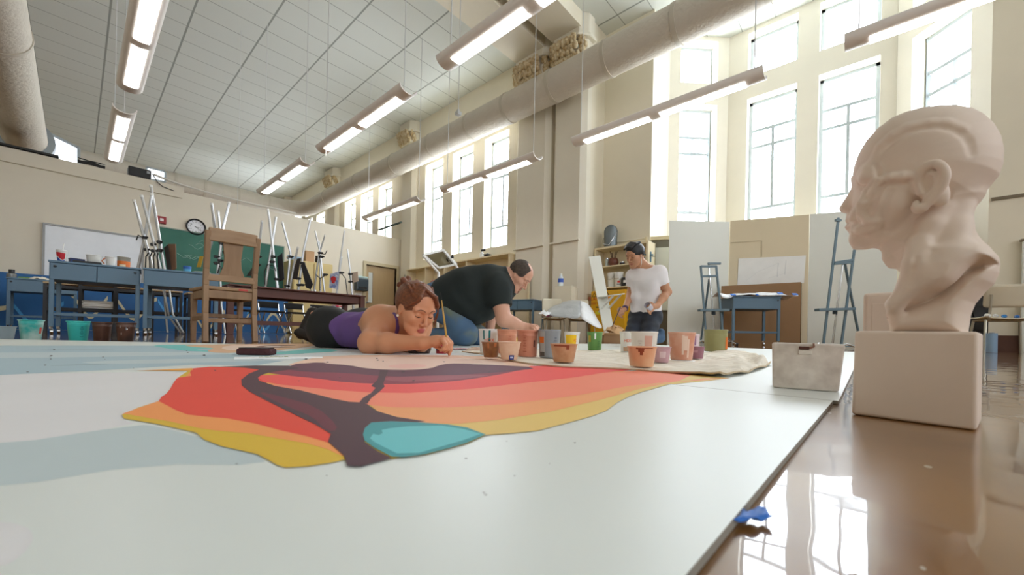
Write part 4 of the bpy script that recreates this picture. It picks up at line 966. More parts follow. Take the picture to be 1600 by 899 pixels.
p = at_cab(482); t = thing('cardboard_box', 'brown cardboard box on top of the tan cabinet', 'box', tuple(p)); B().box(p+V((0, 0, .13)), (.2, .22, .26)).build('box_body', mat('cardboard', (190, 152, 112), .8), t, bevel=.004); B().box(p+V((0, 0, .263)), (.21, .23, .006)).build('flap', mat('cardboard_light', (206, 172, 132), .8), t)
p = at_cab(496); t = thing('black_jug', 'black jug beside the box on the tan cabinet', 'jug', tuple(p)); B().lathe([(0, 0), (.05, 0), (.06, .08), (.045, .14), (.055, .19), (0, .19)], p, 16).build('jug_body', blk, t, smooth=40); B().tube([p+V((.05, 0, .15)), p+V((.1, 0, .12)), p+V((.055, 0, .05))], .01, 6).build('handle', blk, t, smooth=True)
p = at_cab(465); t = thing('blue_roll', 'pale blue roll lying on the tan cabinet', 'roll', tuple(p)); B().tube([p+V((-.22, 0, .05)), p+V((.12, 0, .05))], .05, 14).build('roll_body', mat('pale_blue', (150, 180, 206), .6), t, smooth=True); B().tube([p+V((-.2, -.0, .05)), p+V((-.24, 0, .05))], .02, 8).build('core', top_m, t)
p = PY(562, 446, YL); t = thing('towel_dispenser', 'dark paper towel dispenser on the white partition beside the door', 'dispenser', tuple(p))
B().box(p+V((0, -.1, 0)), (.36, .2, .36)).build('dispenser_body', mat('dark_smoke', (44, 58, 68), .3), t, bevel=.03); B().box(p+V((0, -.205, -.1)), (.24, .02, .06)).build('towel_slot', blk, t); B().box(p+V((0, -.09, .21)), (.32, .18, .06)).build('top_cover', mat('pale_teal', (176, 204, 204), .4), t, bevel=.015)
for px, py, lb in ((559, 466, 'upper white notice on the partition under the towel dispenser'), (566, 480, 'lower white notice on the partition, nearest the door frame')):
    p = PY(px, py, YL); t = thing('notice', lb, 'notice', tuple(p)); B().box(p+V((0, -.004, 0)), (.2, .006, .26)).build('sheet', paper_w, t); b = B(); [b.box(p+V((0, -.0085, .08-.035*k)), (.14, .002, .008)) for k in range(5)]; b.build('print_lines', mat('grey_ink', (150, 156, 170), .7), t)
# books / red things below the table end
rr = random.Random(6)
for k, (c, hh) in enumerate((((160, 170, 180), .24), ((206, 60, 90), .26), ((230, 230, 226), .22), ((200, 44, 84), .25), ((60, 90, 120), .24))):
    r = ray(520+k*4.4, 480); d = 9.2/r[1]; x = r[0]*d
    t = thing('binder', ('grey-blue binder first of the row under the brown table end', 'pink-red binder second in the row under the brown table end', 'white binder in the middle of the row under the table end', 'deeper red binder after the white one under the table end', 'slate binder last of the row under the table end')[k], 'binder', (x, 9.2, .42), 0, 'binders on the low shelf')
    B().bx(x-.03, x+.03, 9.1, 9.32, .42, .42+hh).build('cover', mat('binder_%d' % k, c, .5), t, bevel=.004); B().bx(x-.024, x+.024, 9.095, 9.1, .5, .58).build('spine_label', paper_w, t)
r = ray(530, 490); d = 9.2/r[1]; x = r[0]*d
t = thing('low_shelf', 'low white shelf carrying the binders beyond the brown table', 'shelf', (x, 9.2, 0))
B().bx(x-.4, x+.75, 9.0, 9.45, .395, .42).build('shelf_top', wp, t, bevel=.003)
for xx in (x-.38, x+.73): B().bx(xx-.015, xx+.015, 9.02, 9.43, 0, .395).build('side_panel', wp, t)
# black chairs / trolleys lurking under the brown table
def trolley(px, y, label):
    r = ray(px, 500); d = y/r[1]; c = V((r[0]*d, y, 0)); t = thing('folding_chair', label, 'chair', tuple(c), 0, 'dark folding chairs under the brown table')
    B().box(c+V((0, 0, .42)), (.36, .36, .03)).build('seat', blk, t, bevel=.008)
    for s in (-1, 1):
        B().tube([c+V((s*.17, -.2, .02)), c+V((s*.17, .16, .44)), c+V((s*.17, .2, .62))], .012, 8).build('leg', chrome, t, smooth=True)
        B().tube([c+V((s*.15, .2, .02)), c+V((s*.15, -.16, .42))], .012, 8).build('leg', chrome, t)
    B().box(c+V((0, .19, .56)), (.36, .02, .12)).build('backrest', blk, t, bevel=.008)
for i, px in enumerate((384, 424, 464, 504)): trolley(px, 8.4, ('first dark folding chair under the brown table, beside the oak chair leg', 'second dark folding chair under the brown table', 'third dark folding chair under the brown table, before the cabinet', 'dark folding chair behind the black sandals')[i])
# ================================================================ boards, easels, desks and shelves on the bay side
def Kp(px, d, z=0.): return K((px-800)/F*d+0.0, d, z)
lean_w = mat('board_white_paint', (226, 228, 220), .6, noise=(2, .015)); lean_c = mat('board_tan_paint', (222, 208, 178), .65, noise=(2, .02)); card_b = mat('brown_card', (150, 116, 82), .8, noise=(3, .04))
def standing(name, label, p, q, z1, m, extra=None, th=.02, z0=.0, lean=0.):
    p, q = V(p), V(q); n = (q-p).cross(UP).normalized()
    if n.dot(FW) < 0: n = -n
    t = thing(name, label, 'panel', tuple((p+q)/2))
    B().prism([p+V((0, 0, z0)), q+V((0, 0, z0)), q+V((0, 0, z1))+n*lean, p+V((0, 0, z1))+n*lean], tuple(n*th)).build('panel_face', m, t, bevel=.002)
    return t, n
a0, a1, a2, a3 = K(2.85, 7.2), K(3.94, 7.2), K(5.04, 6.73), K(6.12, 6.28)
t, n = standing('backdrop_board', 'tall off-white standing board behind the smaller blue easel', a0, a1, 2.23, lean_w)
b = B(); [b.beam(p+n*.05, p+n*.05+V((0, 0, 2.1)), .04, .07) for p in (a0.lerp(a1, .1), a0.lerp(a1, .9))]; b.build('batten', lean_c, t)
t, n2 = standing('backdrop_board', 'tall tan standing board with a white drawing sheet on its lower half', a1+RT*.01, a2, 2.245, lean_c)
b = B(); [b.beam(p+n2*.05, p+n2*.05+V((0, 0, 2.1)), .04, .07) for p in (a1.lerp(a2, .1), a1.lerp(a2, .9))]; b.build('batten', lean_c, t)
q = [(1142, 380), (1190, 377), (1190, 402)]
pt = lambda px, py, off=.006: (lambda r: (lambda s: V((r[0]*s, r[1]*s, r[2]*s+CAMH))-n2*off)(a1.dot(n2)/(r[0]*n2.x+r[1]*n2.y)))(ray(px, py))
b = B(); [b.beam(pt(*u), pt(*w_), .006) for u, w_ in zip(q, q[1:])]; b.build('pencil_outline', mat('pencil', (190, 176, 146), .8), t)
t, n = standing('backdrop_board', 'tall pure white standing board behind the larger blue easel', a2+RT*.01, a3, 2.25, lean_w)
b = B(); [b.beam(p+n*.05, p+n*.05+V((0, 0, 2.1)), .04, .07) for p in (a2.lerp(a3, .1), a2.lerp(a3, .9))]; b.build('batten', lean_c, t)
t = thing('drawing_sheet', 'big white sheet with faint pencil lines pinned to the tan board', 'paper', tuple(pt(1205, 425)))
B().prism([pt(1152, 447), pt(1256, 443), pt(1259, 400), pt(1154, 405)], tuple(-n2*.003)).build('sheet', paper_w, t)
b = B()
for u, w_ in (((1165, 440), (1185, 425)), ((1185, 425), (1216, 412)), ((1216, 412), (1214, 434)), ((1228, 408), (1226, 430)), ((1200, 436), (1226, 428))): b.beam(pt(*u, .011), pt(*w_, .011), .006, .002)
b.build('pencil_lines', mat('graphite', (206, 208, 210), .8), t)
c0, c1 = Kp(1128, 7.02), Kp(1252, 6.64)
t = thing('cardboard_sheet', 'wide brown cardboard panel standing behind the draped blue desk', 'cardboard', tuple((c0+c1)/2)); nn = (c1-c0).cross(UP).normalized(); nn = nn if nn.dot(FW) > 0 else -nn
B().prism([c0, c1, c1+V((0, 0, 1.08))+nn*.03, c0+V((0, 0, 1.035))+nn*.03], tuple(nn*.03)).build('panel_face', card_b, t); B().beam(c1+RT*.012+nn*.02, c1+RT*.012+nn*.05+V((0, 0, 1.07)), .012, .05).build('dark_edge', mat('edge_umber', (92, 74, 52), .8), t)
# draped desk
dl, dr_ = Kp(1145, 6.12), Kp(1221, 6.02); dx = (dr_-dl).normalized(); dn = V((-dx.y, dx.x, 0)); dn = dn if dn.dot(FW) > 0 else -dn
dc = (dl+dr_)/2+dn*.25
put_desk(D1, False, tuple(dc), math.atan2(dx.y, dx.x), 'blue desk draped with white plastic before the brown cardboard')
plas = mat('white_plastic_film', (232, 236, 240), .3, noise=(20, .05), bump=(30, .5, .01)); plas_g = mat('grey_plastic_film', (168, 172, 174), .3, noise=(8, .12), bump=(26, .6, .01))
def film(name, grid, m, parent, th=.002):
    nu, nv = len(grid), len(grid[0]); b = B(); b.add([p for r_ in grid for p in r_], [(i*nv+j, (i+1)*nv+j, (i+1)*nv+j+1, i*nv+j+1) for i in range(nu-1) for j in range(nv-1)])
    o = b.build(name, m, parent, smooth=60); md = o.modifiers.new('sub', 'SUBSURF'); md.levels = md.render_levels = 1; md = o.modifiers.new('th', 'SOLIDIFY'); md.thickness = th; return o
t = thing('plastic_sheet', 'white plastic sheeting with blue tape lying over the desk by the brown cardboard', 'sheet', tuple(dc+V((0, 0, .76))))
rr = random.Random(5); g = []
for i in range(19):
    u = -.52+1.1*i/18; row = []
    for j in range(7):
        v = -.3+.56*j/6; z = .768+.02*rr.random()+.03*math.sin(u*7+v*3)**2+.035*(u+.3 if u > -.3 else 0)
        if u > .35 and j < 5: z -= .17*min(1, (u-.35)*9)*(1-(u-.37)*2.2)*(1 if 1 < j < 4 else .25)
        if j == 0: z -= .055+.03*math.sin(u*9)
        if j in (2, 3): z += .02+.015*math.sin(u*12+1)
        row.append(dc+dx*u+dn*v+V((0, 0, max(z, .768) if abs(u) < .35 else z)))
    g.append(row)
film('sheet_body', g, plas, t)
for u, v in ((.3, -.31), (.56, -.2), (-.36, -.3), (-.02, -.31)):
    b = B().at(dc+dx*u+dn*v+V((0, 0, .80 if u > 0 else .775)), math.atan2(dx.y, dx.x), .5).box((0, 0, 0), (.07 if abs(u) > .2 else .03, .05, .01)); b.build('tape_piece', bl, t)
# steel studio easels
steel_blue = mat('easel_blue', (98, 124, 138), .42, noise=(5, .05))
def studio_easel(label, d, posts, mast, bars, tray, back, feet, w=.027):
    t = thing('studio_easel', label, 'easel', tuple(Kp(sum(p[-1][0] for p in posts)/2, d)), 0, 'blue steel studio easels')
    for pl in posts:
        q = [C(x, y, d) for x, y in pl]; q[-1].z = max(q[-1].z, .02); B().beam(q[0], q[-1], w, w*.8, up=tuple(FW)).build('side_post', steel_blue, t, bevel=.003)
    q = [C(x, y, d+.02) for x, y in mast]; B().tube(q, .012, 10).build('mast', chrome, t, smooth=True)
    for x0, y0, x1, y1 in bars: B().beam(C(x0, y0, d-.01), C(x1, y1, d-.01), .03, .03, up=tuple(FW)).build('cross_bar', steel_blue, t, bevel=.003)
    x0, y0, x1, y1 = tray; tr = B(); tr.beam(C(x0, y0, d-.05), C(x1, y1, d-.05), .035, .09, up=tuple(FW)); tr.build('canvas_tray', steel_blue, t, bevel=.004)
    c = C((x0+x1)/2, (y0+y1)/2+4, d-.02); B().box(c, (.05, .05, .06)).build('clamp_block', mat('dark_steel', (60, 76, 88), .4, .5), t, bevel=.006)
    q0, q1 = C(*back[0], d+.03), C(*back[1], d+.45); q1.z = .03; B().beam(q0, q1, w, w*.8, up=tuple(RT)).build('back_leg', steel_blue, t, bevel=.003)
    for x0, x1 in feet:
        p, q = Kp(x0, d-.05, .03), Kp(x1, d-.12, .02); B().tube([p, p.lerp(q, .4)+V((0, 0, .035)), q], .014, 8).build('foot', chrome, t, smooth=True)
        B().lathe([(0, -.012), (.022, -.012), (.022, .012), (0, .012)], Kp(x1, d-.12, .022), 12, ax=tuple(RT)).build('wheel', rubber, t)
    b = B(); [b.beam(C(*pl[-1], d)*1, q1, .02, .02) for pl in posts]
    for i in range(0): pass
    b.v = [V((p.x, p.y, max(p.z, .02))) for p in b.v]; b.build('base_bar', steel_blue, t)
    return t
studio_easel('smaller blue steel easel in front of the off-white board', 5.85, [[(1095, 416), (1104, 540)], [(1119, 416), (1131, 540)]], [(1107, 411), (1117, 528)], [(1106, 412.5, 1126, 412.5), (1096, 432.5, 1121, 432), (1095, 417, 1120, 417)], (1092, 485.5, 1138, 485.5), [(1108, 437), (1095, 533)], [(1104, 1089), (1133, 1153)])
studio_easel('larger blue steel easel before the pure white board', 5.3, [[(1310, 341), (1286, 543)], [(1335, 391), (1314, 543)]], [(1317, 410), (1301, 537)], [(1305, 411, 1331, 407), (1305, 345, 1314, 345), (1303, 413, 1330, 411)], (1276, 485, 1333, 483.5), [(1320, 413), (1346, 512)], [(1286, 1275), (1314, 1342)])
# built-in shelving below the long windows
t = thing('window_shelving', 'long cream open shelving built in below the three windows', 'shelves', (6.8, 8, 0))
shm = mat('shelf_cream', (226, 212, 178), .55); zt = 1.955
B().bx(6.6, XW, 6.1, 10.27, zt-.035, zt).build('shelf_top', shm, t, bevel=.004)
for y in (6.13, 7.6, 8.5, 9.35, 10.24): B().bx(6.63, XW, y-.02, y+.02, 0, zt-.035).build('divider', shm, t)
for z in (.4, 1.45): B().bx(6.63, XW-.03, 6.15, 10.22, z-.015, z+.015).build('shelf_board', shm, t)
B().bx(XW-.03, XW-.005, 6.1, 10.27, .0, zt-.035).build('back_panel', shm, t); B().bx(6.63, 6.65, 6.15, 7.6, .42, 1.43).build('front_panel', shm, t)
def shelf_at(px, x, z): r = ray(px, 430); d = x/r[0]; return V((x, r[1]*d, z))
for px, z, name, lab, m, r0, h, cat in ((665, 1.465, 'white_jar', 'white jar on the cream shelving beneath the tilted mirror', wp, .06, .17, 'jar'), (677, 1.465, 'pink_jar', 'squat pink-red jar on the cream shelving beneath the tilted mirror', mat('jar_pink', (206, 130, 120), .4), .07, .1, 'jar'), (663, 1.1, 'purple_bottle', 'purple bottle on the shelving just above the lying woman', mat('bottle_purple', (74, 56, 150), .3), .05, .2, 'bottle'), (674, 1.1, 'dark_pot', 'dark pot on the shelving beside the purple bottle', dark, .06, .1, 'pot')):
    p = shelf_at(px, 6.75, z)
    t2 = thing(name, lab, cat, tuple(p)); B().lathe([(0, 0), (r0, 0), (r0, h*.7), (r0*.5, h*.85), (r0*.5, h), (0, h)], p, 18).build('vessel_body', m, t2, smooth=40); B().lathe([(0, 0), (r0*.55, 0), (r0*.55, h*.1), (0, h*.1)], p+V((0, 0, h)), 14).build('cap', mat('cap_cream', (222, 214, 196), .5), t2)
B().bx(6.68, XW-.03, 8.52, 9.33, 1.085, 1.1).build('shelf_board', shm, t)
p = shelf_at(752, 6.75, zt); t2 = thing('spray_bottle', 'white spray bottle with dark trigger on the shelving top, over the kneeling man', 'bottle', tuple(p)); B().lathe([(0, 0), (.05, 0), (.05, .13), (.02, .17), (0, .17)], p, 16).build('vessel_body', wp, t2, smooth=40); B().box(p+V((0, -.05, .2)), (.03, .14, .05)).build('trigger', blk, t2, bevel=.008)
p = shelf_at(761, 6.75, zt); t2 = thing('dark_bowl', 'dark little bowl on the shelving top beside the spray bottle', 'bowl', tuple(p)); B().lathe([(0, 0), (.05, 0), (.11, .07), (.1, .07), (.05, .015), (0, .015)], p, 18).build('bowl_body', dark, t2, smooth=40); B().ball(p+V((0, 0, .06)), .05, 10).build('lump', mat('grey_lump', (120, 124, 128), .6), t2, smooth=True)
# tilted demonstration mirror
dm = 6.2
t = thing('demonstration_mirror', 'tilted mirror on white arms above the kneeling man', 'mirror', tuple(Kp(690, dm)))
m4 = [C(661, 400.5, dm-.35), C(693, 393, dm+.1), C(713, 415, dm+.25), C(685, 420.5, dm-.2)]
B().prism(m4, (0, 0, .012)).build('mirror_glass', mat('mirror_silver', (150, 146, 128), .06, 1.), t)
b = B(); [b.beam(p+V((0, 0, .014)), q+V((0, 0, .014)), .03, .03) for p, q in zip(m4, m4[1:]+m4[:1])]; b.build('mirror_frame', mat('frame_alu', (214, 214, 210), .4, .3), t)
for pl in ([C(661, 400.5, dm-.35), C(685, 427, dm-.2), C(685, 455, dm-.2), Kp(685, dm-.2, .0)], [C(693, 393, dm+.1), C(722, 428, dm+.25), Kp(722, dm+.25, .0)]): B().tube(pl, .022, 8).build('arm', wp, t, smooth=20)
p = C(707, 404, dm+.15); B().lathe([(0, 0), (.02, 0), (.024, .02), (.012, .05), (0, .05)], p, 10).build('knob', blk, t)
# tilted grey frame leaning by the door
t = thing('leaning_frame', 'grey metal frame leaning in the corner between the door and the shelving', 'frame', tuple(PY(634, 470, 10.4)))
q = [PY(626, 470, 10.3), PY(634, 424, 10.7), PY(637, 427, 10.7), PY(640, 470, 10.3)]; B().tube([q[0]-V((0, 0, q[0].z-.02)), q[0], q[1], q[2], q[3], q[3]-V((0, 0, q[3].z-.02))], .02, 8).build('tube_frame', mat('grey_tube', (150, 148, 140), .4, .5), t, smooth=20); B().beam(q[0], q[3], .03, .03).build('cross_bar', mat('grey_tube2', (120, 118, 112), .5), t)
# desk behind the man, cream board and red box
fdir = V((.237, -.971, 0)); c = V((5.73, 4.645, 0))-fdir*.34+V((.97, .237, 0))*.25
put_desk(D0, False, tuple(c), math.atan2(fdir.y, fdir.x), "blue two-drawer desk under the kneeling man's face, before the pilaster")
t, n = standing('cream_board', "cream panel standing upright behind the kneeling man's head", Kp(788, 8.9), Kp(826, 8.6), 1.52, lean_c, lean=.05)
B().beam(Kp(826, 8.59, .0)+UP*.02, Kp(826, 8.64, 1.5), .03, .05).build('side_batten', shm, t)
p = Kp(809, 8.72, 1.525); t = thing('red_box', "red box on the cream panel top right above the kneeling man's head", 'box', tuple(p)); B().at(p+n*.03, YAWR).box((0, 0, .05), (.2, .12, .1)).build('box_body', mat('box_red', (170, 40, 48), .5), t, bevel=.006); B().at(p+n*.03, YAWR).box((0, 0, .105), (.21, .13, .012)).build('lid', mat('box_red_dark', (128, 26, 36), .5), t)
# stacked chairs with film, white cube, bottle ----------------------------------
chair_s = mat('chair_shell_cream', (206, 198, 176), .5); leg_g = mat('chair_leg_grey', (176, 172, 156), .35, .6)
def shell_chair(p, rz, label, sc=1.):
    t = thing('shell_chair', label, 'chair', tuple(p), rz, 'moulded chairs with metal legs')
    Q = lambda x, y, z: V(p)+MX.Rotation(rz, 4, 'Z') @ V((x*sc, y*sc, z*sc))
    g = [[Q(-.2+.4*i/8, -.2+.4*j/6, .43+.025*((i-4)/4)**2-.012*math.sin(math.pi*j/6)) for j in range(7)] for i in range(9)]
    film('seat', g, chair_s, t, .012)
    g = [[Q(-.2+.4*i/8, .2+.05*(j/4)-.04*((i-4)/4)**2, .56+.28*j/4) for j in range(5)] for i in range(9)]; film('backrest', g, chair_s, t, .012)
    for s in (-1, 1):
        B().tube([Q(s*.2, -.21, .0), Q(s*.17, -.15, .41), Q(s*.17, .15, .41), Q(s*.2, .23, .0)], .012*sc, 8).build('leg_frame', leg_g, t, smooth=30)
        B().tube([Q(s*.15, .16, .41), Q(s*.16, .21, .5), Q(s*.16, .235, .72)], .011*sc, 8).build('back_support', leg_g, t, smooth=30)
    b = B(); b.tube([Q(-.17, -.12, .405), Q(.17, -.12, .405)], .01*sc, 6); b.tube([Q(-.17, .12, .405), Q(.17, .12, .405)], .01*sc, 6); b.build('cross_tube', leg_g, t)
    return t
pc1, pc2 = Kp(866, 6.55), Kp(905, 6.7)
shell_chair(pc1, YAWR+.1, 'cream shell chair partly under crumpled grey film, beside the blue desk', .85)
shell_chair(pc2, YAWR-.15, 'shell chair covered by the crumpled film, nearest the white slanted board', .85)
t = thing('plastic_film', 'crumpled grey and white plastic film heaped over the two shell chairs', 'film', tuple((pc1+pc2)/2+V((0, 0, .4))))
rr = random.Random(9); g = []
prof = [(852, 489, 492), (862, 478, 494), (872, 474, 496), (884, 471, 497), (896, 469.5, 497), (908, 471, 498), (918, 474, 503), (926, 484, 509), (934, 500, 513), (940, 511, 514)]
for px, yt, yb in prof:
    row = []
    for j in range(9):
        u = j/8; d = 6.2+.72*u+rr.uniform(-.06, .06); yy = yb+(yt-yb)*math.sin(u*math.pi*.5)**.7+rr.uniform(-1.4, 1.4)
        row.append(C(px+rr.uniform(-2, 2), yy, d))
    g.append(row)
film('film_white', g[5:], plas, t); film('film_grey', g[:6], plas_g, t)
p = C(850, 493, 6.25); o = crumple(B(), p+V((.02, 0, -.02)), .1, .1, .12, 4, 8).build('film_scrap', plas, t, smooth=60)
p = Kp(857, 6.5, .39); t = thing('pink_rag', 'small pink rag on the cream shell chair', 'rag', tuple(p)); crumple(B(), p, .07, .06, .05, 6, 9).build('cloth', mat('pink', (226, 120, 160), .8), t, smooth=60)
cw = [Kp(867, 7.4), Kp(893, 7.2), Kp(903, 7.6), Kp(877, 7.8)]
t = thing('white_plinth', 'plain white plinth against the pilaster, carrying a water bottle', 'plinth', tuple(sum(cw, V())/4)); B().prism(cw, (0, 0, 1.0)).build('plinth_body', mat('plinth_white', (232, 226, 206), .5), t, bevel=.004); B().prism([p+V((0, 0, 1.0)) for p in cw], (0, 0, .012)).build('plinth_top', mat('plinth_top', (226, 220, 200), .5), t)
p = Kp(876, 7.5, 1.012); t = thing('water_bottle', 'clear water bottle with a blue label on the white plinth', 'bottle', tuple(p))
B().lathe([(0, 0), (.05, 0), (.052, .02), (.048, .09), (.052, .16), (.025, .215), (.022, .23), (0, .23)], p, 18).build('bottle_body', mat('bottle_clear', (212, 222, 228), .1), t, smooth=40); ring_label(t, p, .053, .053, .23, .36, .68, 0, 6.283, mat('label_blue', (60, 96, 190), .5), n=18); B().lathe([(0, 0), (.024, 0), (.024, .025), (0, .025)], p+V((0, 0, .23)), 14).build('cap', wp, t)
# slanted white board with a bracket shelf
ds = 6.95
t = thing('slanted_board', 'narrow white board leaning with a small bracket shelf, before the yellow cabinet', 'board', tuple(Kp(953, ds)))
q = [C(920, 402, ds+.35), C(938, 400, ds+.35), C(963, 519, ds-.1), C(946, 524, ds-.1)]
e0, e1 = Kp(964.5, ds-.16, .0), Kp(949, ds-.16, .0)
B().prism([q[0], q[1], e0, e1], tuple(FW*.03)).build('board_face', lean_w, t)
s0, s1 = C(934, 466, ds+.1), C(950, 464, ds+.1); B().prism([s0, s1, s1-FW*.42+RT*.18, s0-FW*.42+RT*.18], (0, 0, .02)).build('bracket_shelf', lean_w, t, bevel=.003)
for s in (s0.lerp(s1, .15), s0.lerp(s1, .85)): B().beam(s+V((0, 0, -.26)), s-FW*.36+RT*.155, .02, .03, up=tuple(RT)).build('bracket', lean_w, t)
# recess shelves
t = thing('recess_shelves', 'cream shelf unit in the wall recess behind the young man', 'shelves', (7.35, 3.75, 0))
sy0, sy1, sx, szt = 3.08, 4.22, 7.15, 1.9
B().bx(sx, 7.49, sy0, sy1, szt-.04, szt).build('shelf_top', shm, t, bevel=.004)
for y in (sy0+.02, sy1-.02): B().bx(sx, 7.49, y-.02, y+.02, 0, szt-.04).build('side_panel', shm, t)
for z in (1.51, 1.08, .6): B().bx(sx+.01, 7.46, sy0+.04, sy1-.04, z-.02, z).build('shelf_board', shm, t)
B().bx(7.47, 7.49, sy0, sy1, 0, szt-.04).build('back_panel', shm, t)
def rs(px, z, x=7.27): r = ray(px, 430); d = x/r[0]; return V((x, r[1]*d, z))
p = rs(953, szt); t = thing('galvanised_pail', 'grey metal pail with a wire handle on the recess shelf top', 'pail', tuple(p)); zm = mat('zinc', (112, 120, 124), .4, .6)
B().lathe([(0, 0), (.12, 0), (.135, .33), (.11, .4), (.1, .4), (.1, .36), (0, .36)], p, 24).build('pail_body', zm, t, smooth=40); B().tube([p+V((-.05, .135, .2)), p+V((-.13, .1, .06)), p+V((-.14, -.04, .02)), p+V((-.12, -.12, .14)), p+V((-.05, -.14, .28))], .007, 6).build('handle', chrome, t, smooth=True); B().lathe([(.07, 0), (.08, .02), (.05, .05), (0, .05)], p+V((0, 0, .4)), 18).build('neck', zm, t, smooth=40)
p = rs(948, 1.51); t = thing('glass_jar', 'pale jar on the upper recess shelf beside the brown pot', 'jar', tuple(p)); B().lathe([(0, 0), (.035, 0), (.035, .14), (.03, .155), (0, .155)], p, 16).build('jar_body', mat('jar_pale', (190, 200, 196), .2), t, smooth=40); B().lathe([(0, 0), (.034, 0), (.034, .02), (0, .02)], p+V((0, 0, .155)), 14).build('lid', chrome, t)
p = rs(958, 1.51); t = thing('brush_pot', 'brown round pot full of brushes on the upper recess shelf', 'pot', tuple(p)); B().lathe([(0, 0), (.07, 0), (.105, .07), (.095, .13), (.07, .16), (.06, .16), (.06, .12), (0, .12)], p, 20).build('pot_body', mat('pot_umber', (104, 58, 42), .4), t, smooth=40)
for k in range(6): a = k*1.05; B().tube([p+V((.02*math.cos(a), .02*math.sin(a), .12)), p+V((.07*math.cos(a), .07*math.sin(a), .26+.02*(k % 3)))], .007, 6).build('brush', mat('brush_wood', (74, 48, 38), .5), t)
p = rs(972, 1.51); t = thing('dark_tin', 'small dark tin on the upper recess shelf by the young man', 'tin', tuple(p)); B().lathe([(0, 0), (.05, 0), (.05, .05), (0, .05)], p, 14).build('tin_body', dark, t, smooth=40); B().lathe([(0, 0), (.052, 0), (.052, .014), (0, .014)], p+V((0, 0, .05)), 14).build('lid', chrome, t)
p = rs(1013, 1.51); t = thing('blue_clamp', "blue clamp standing on the upper shelf right behind the young man's head", 'clamp', tuple(p)); b = B(); b.box(p+V((0, 0, .1)), (.05, .1, .2)); b.beam(p+V((0, -.09, .13)), p+V((0, .09, .16)), .03); b.build('clamp_body', mat('clamp_blue', (84, 126, 150), .4), t, bevel=.01); B().tube([p+V((0, -.12, .1)), p+V((0, .1, .1))], .01, 8).build('screw', chrome, t)
for px, lb, h in ((956, 'rear white bucket with a ribbed rim on the middle recess shelf', .3), (967, 'taller front white bucket with a small red mark on the middle recess shelf', .29)):
    p = rs(px, 1.08, 7.3 if px < 960 else 7.24); t = tub('white_bucket', lb, 'bucket', p, .075, .085, h, wp, 'white buckets in the recess', ribs=3)
    B().tube([p+V((-.03, .086, h*.85)), p+V((-.09, .05, h*.55)), p+V((-.09, -.05, h*.55)), p+V((-.03, -.086, h*.85))], .004, 6).build('handle', chrome, t, smooth=True)
    if px > 960:
        a = toward(p); ring_label(t, p, .075, .085, h, .26, .4, a-.35, a+.35, mat('mark_red', (200, 50, 40), .5), 'red_mark'); ring_label(t, p, .075, .085, h, .12, .2, a-.5, a+.5, mat('mark_grey', (150, 150, 156), .5), 'grey_print')
p = rs(982, 1.08); t = thing('black_case', 'black case with a pale label on the middle recess shelf', 'case', tuple(p)); B().box(p+V((0, 0, .085)), (.22, .2, .17)).build('case_body', dark, t, bevel=.01); B().box(p+V((-.112, .0, .09)), (.006, .1, .05)).build('label_plate', paper_w, t)
# yellow flammables cabinet
ycab = mat('safety_yellow', (226, 172, 24), .4, noise=(4, .02)); yred = mat('print_red2', (190, 42, 28), .5); yblk = mat('print_black', (40, 36, 20), .5)
y0, y1, zx = 3.38, 4.12, 6.9
t = thing('flammables_cabinet', 'yellow safety cabinet with red warning lettering beside the young man', 'cabinet', (6.98, (y0+y1)/2, 0))
B().bx(zx, 7.14, y0, y1, .0, .985).build('cabinet_body', ycab, t, bevel=.008)
for k in range(2):
    w_ = (y1-y0)/2; dd_ = B().bx(zx-.015, zx, y0+.01+w_*k, y0+w_*(k+1)-.006, .05, .96).build('door', ycab, t, bevel=.003)
    B().box((zx-.025, y0+w_+(-.05 if k == 0 else .05), .5), (.02, .02, .12)).build('handle', blk, dd_)
rgt = (0, -1, 0)
text_part('warning_lettering', 'FLAMMABLE', .1, (zx-.017, y0+.52, .83), rgt, (0, 0, 1), yred, t)
text_part('warning_lettering', 'KEEP FIRE AWAY', .055, (zx-.017, y0+.52, .735), rgt, (0, 0, 1), yred, t)
for yy in (y0+.38, y0+.66):
    b = B(); c = V((zx-.018, yy, .9)); tri = [c+V((0, -.045, -.03)), c+V((0, .045, -.03)), c+V((0, 0, .05))]; [b.beam(p, q, .009, .003, up=(1, 0, 0)) for p, q in zip(tri, tri[1:]+tri[:1])]; b.build('warning_triangle', yblk, t)
b = B(); b.box((zx-.017, y0+.54, .66), (.002, .16, .02)); b.box((zx-.017, y0+.5, .6), (.002, .1, .018)); b.build('small_print', yblk, t); B().box((zx-.017, y0+.53, .55), (.002, .2, .06)).build('sticker', mat('sticker_lime', (236, 226, 60), .5), t)
# tall white cupboard in the corner
p0_, p1_ = Kp(1008, 7.75), Kp(1047, 7.6)
t = thing('wall_cupboard', 'tall white cupboard with a dark slot near its top, behind the off-white board edge', 'cupboard', tuple((p0_+p1_)/2)); dxx = (p1_-p0_).normalized(); dnn = FW
def slabk(z0, z1, m, name, off=0., pp=(p0_, p1_)): return B().prism([pp[0]+dnn*off+V((0, 0, z0)), pp[1]+dnn*off+V((0, 0, z0)), pp[1]+dnn*(off+.25)+V((0, 0, z0)), pp[0]+dnn*(off+.25)+V((0, 0, z0))], (0, 0, z1-z0)).build(name, m, t)
slabk(.0, .62, mat('opening_shade_tone', (112, 104, 88), .8), 'lower_opening', .05); slabk(.62, 1.84, lean_w, 'cupboard_door'); slabk(1.84, 1.995, mat('slot_shade_tone', (126, 122, 110), .8), 'slot', .06); slabk(1.995, 2.06, shm, 'top_rail')  # solid blocks; dark colour paints the shade inside opening and slot
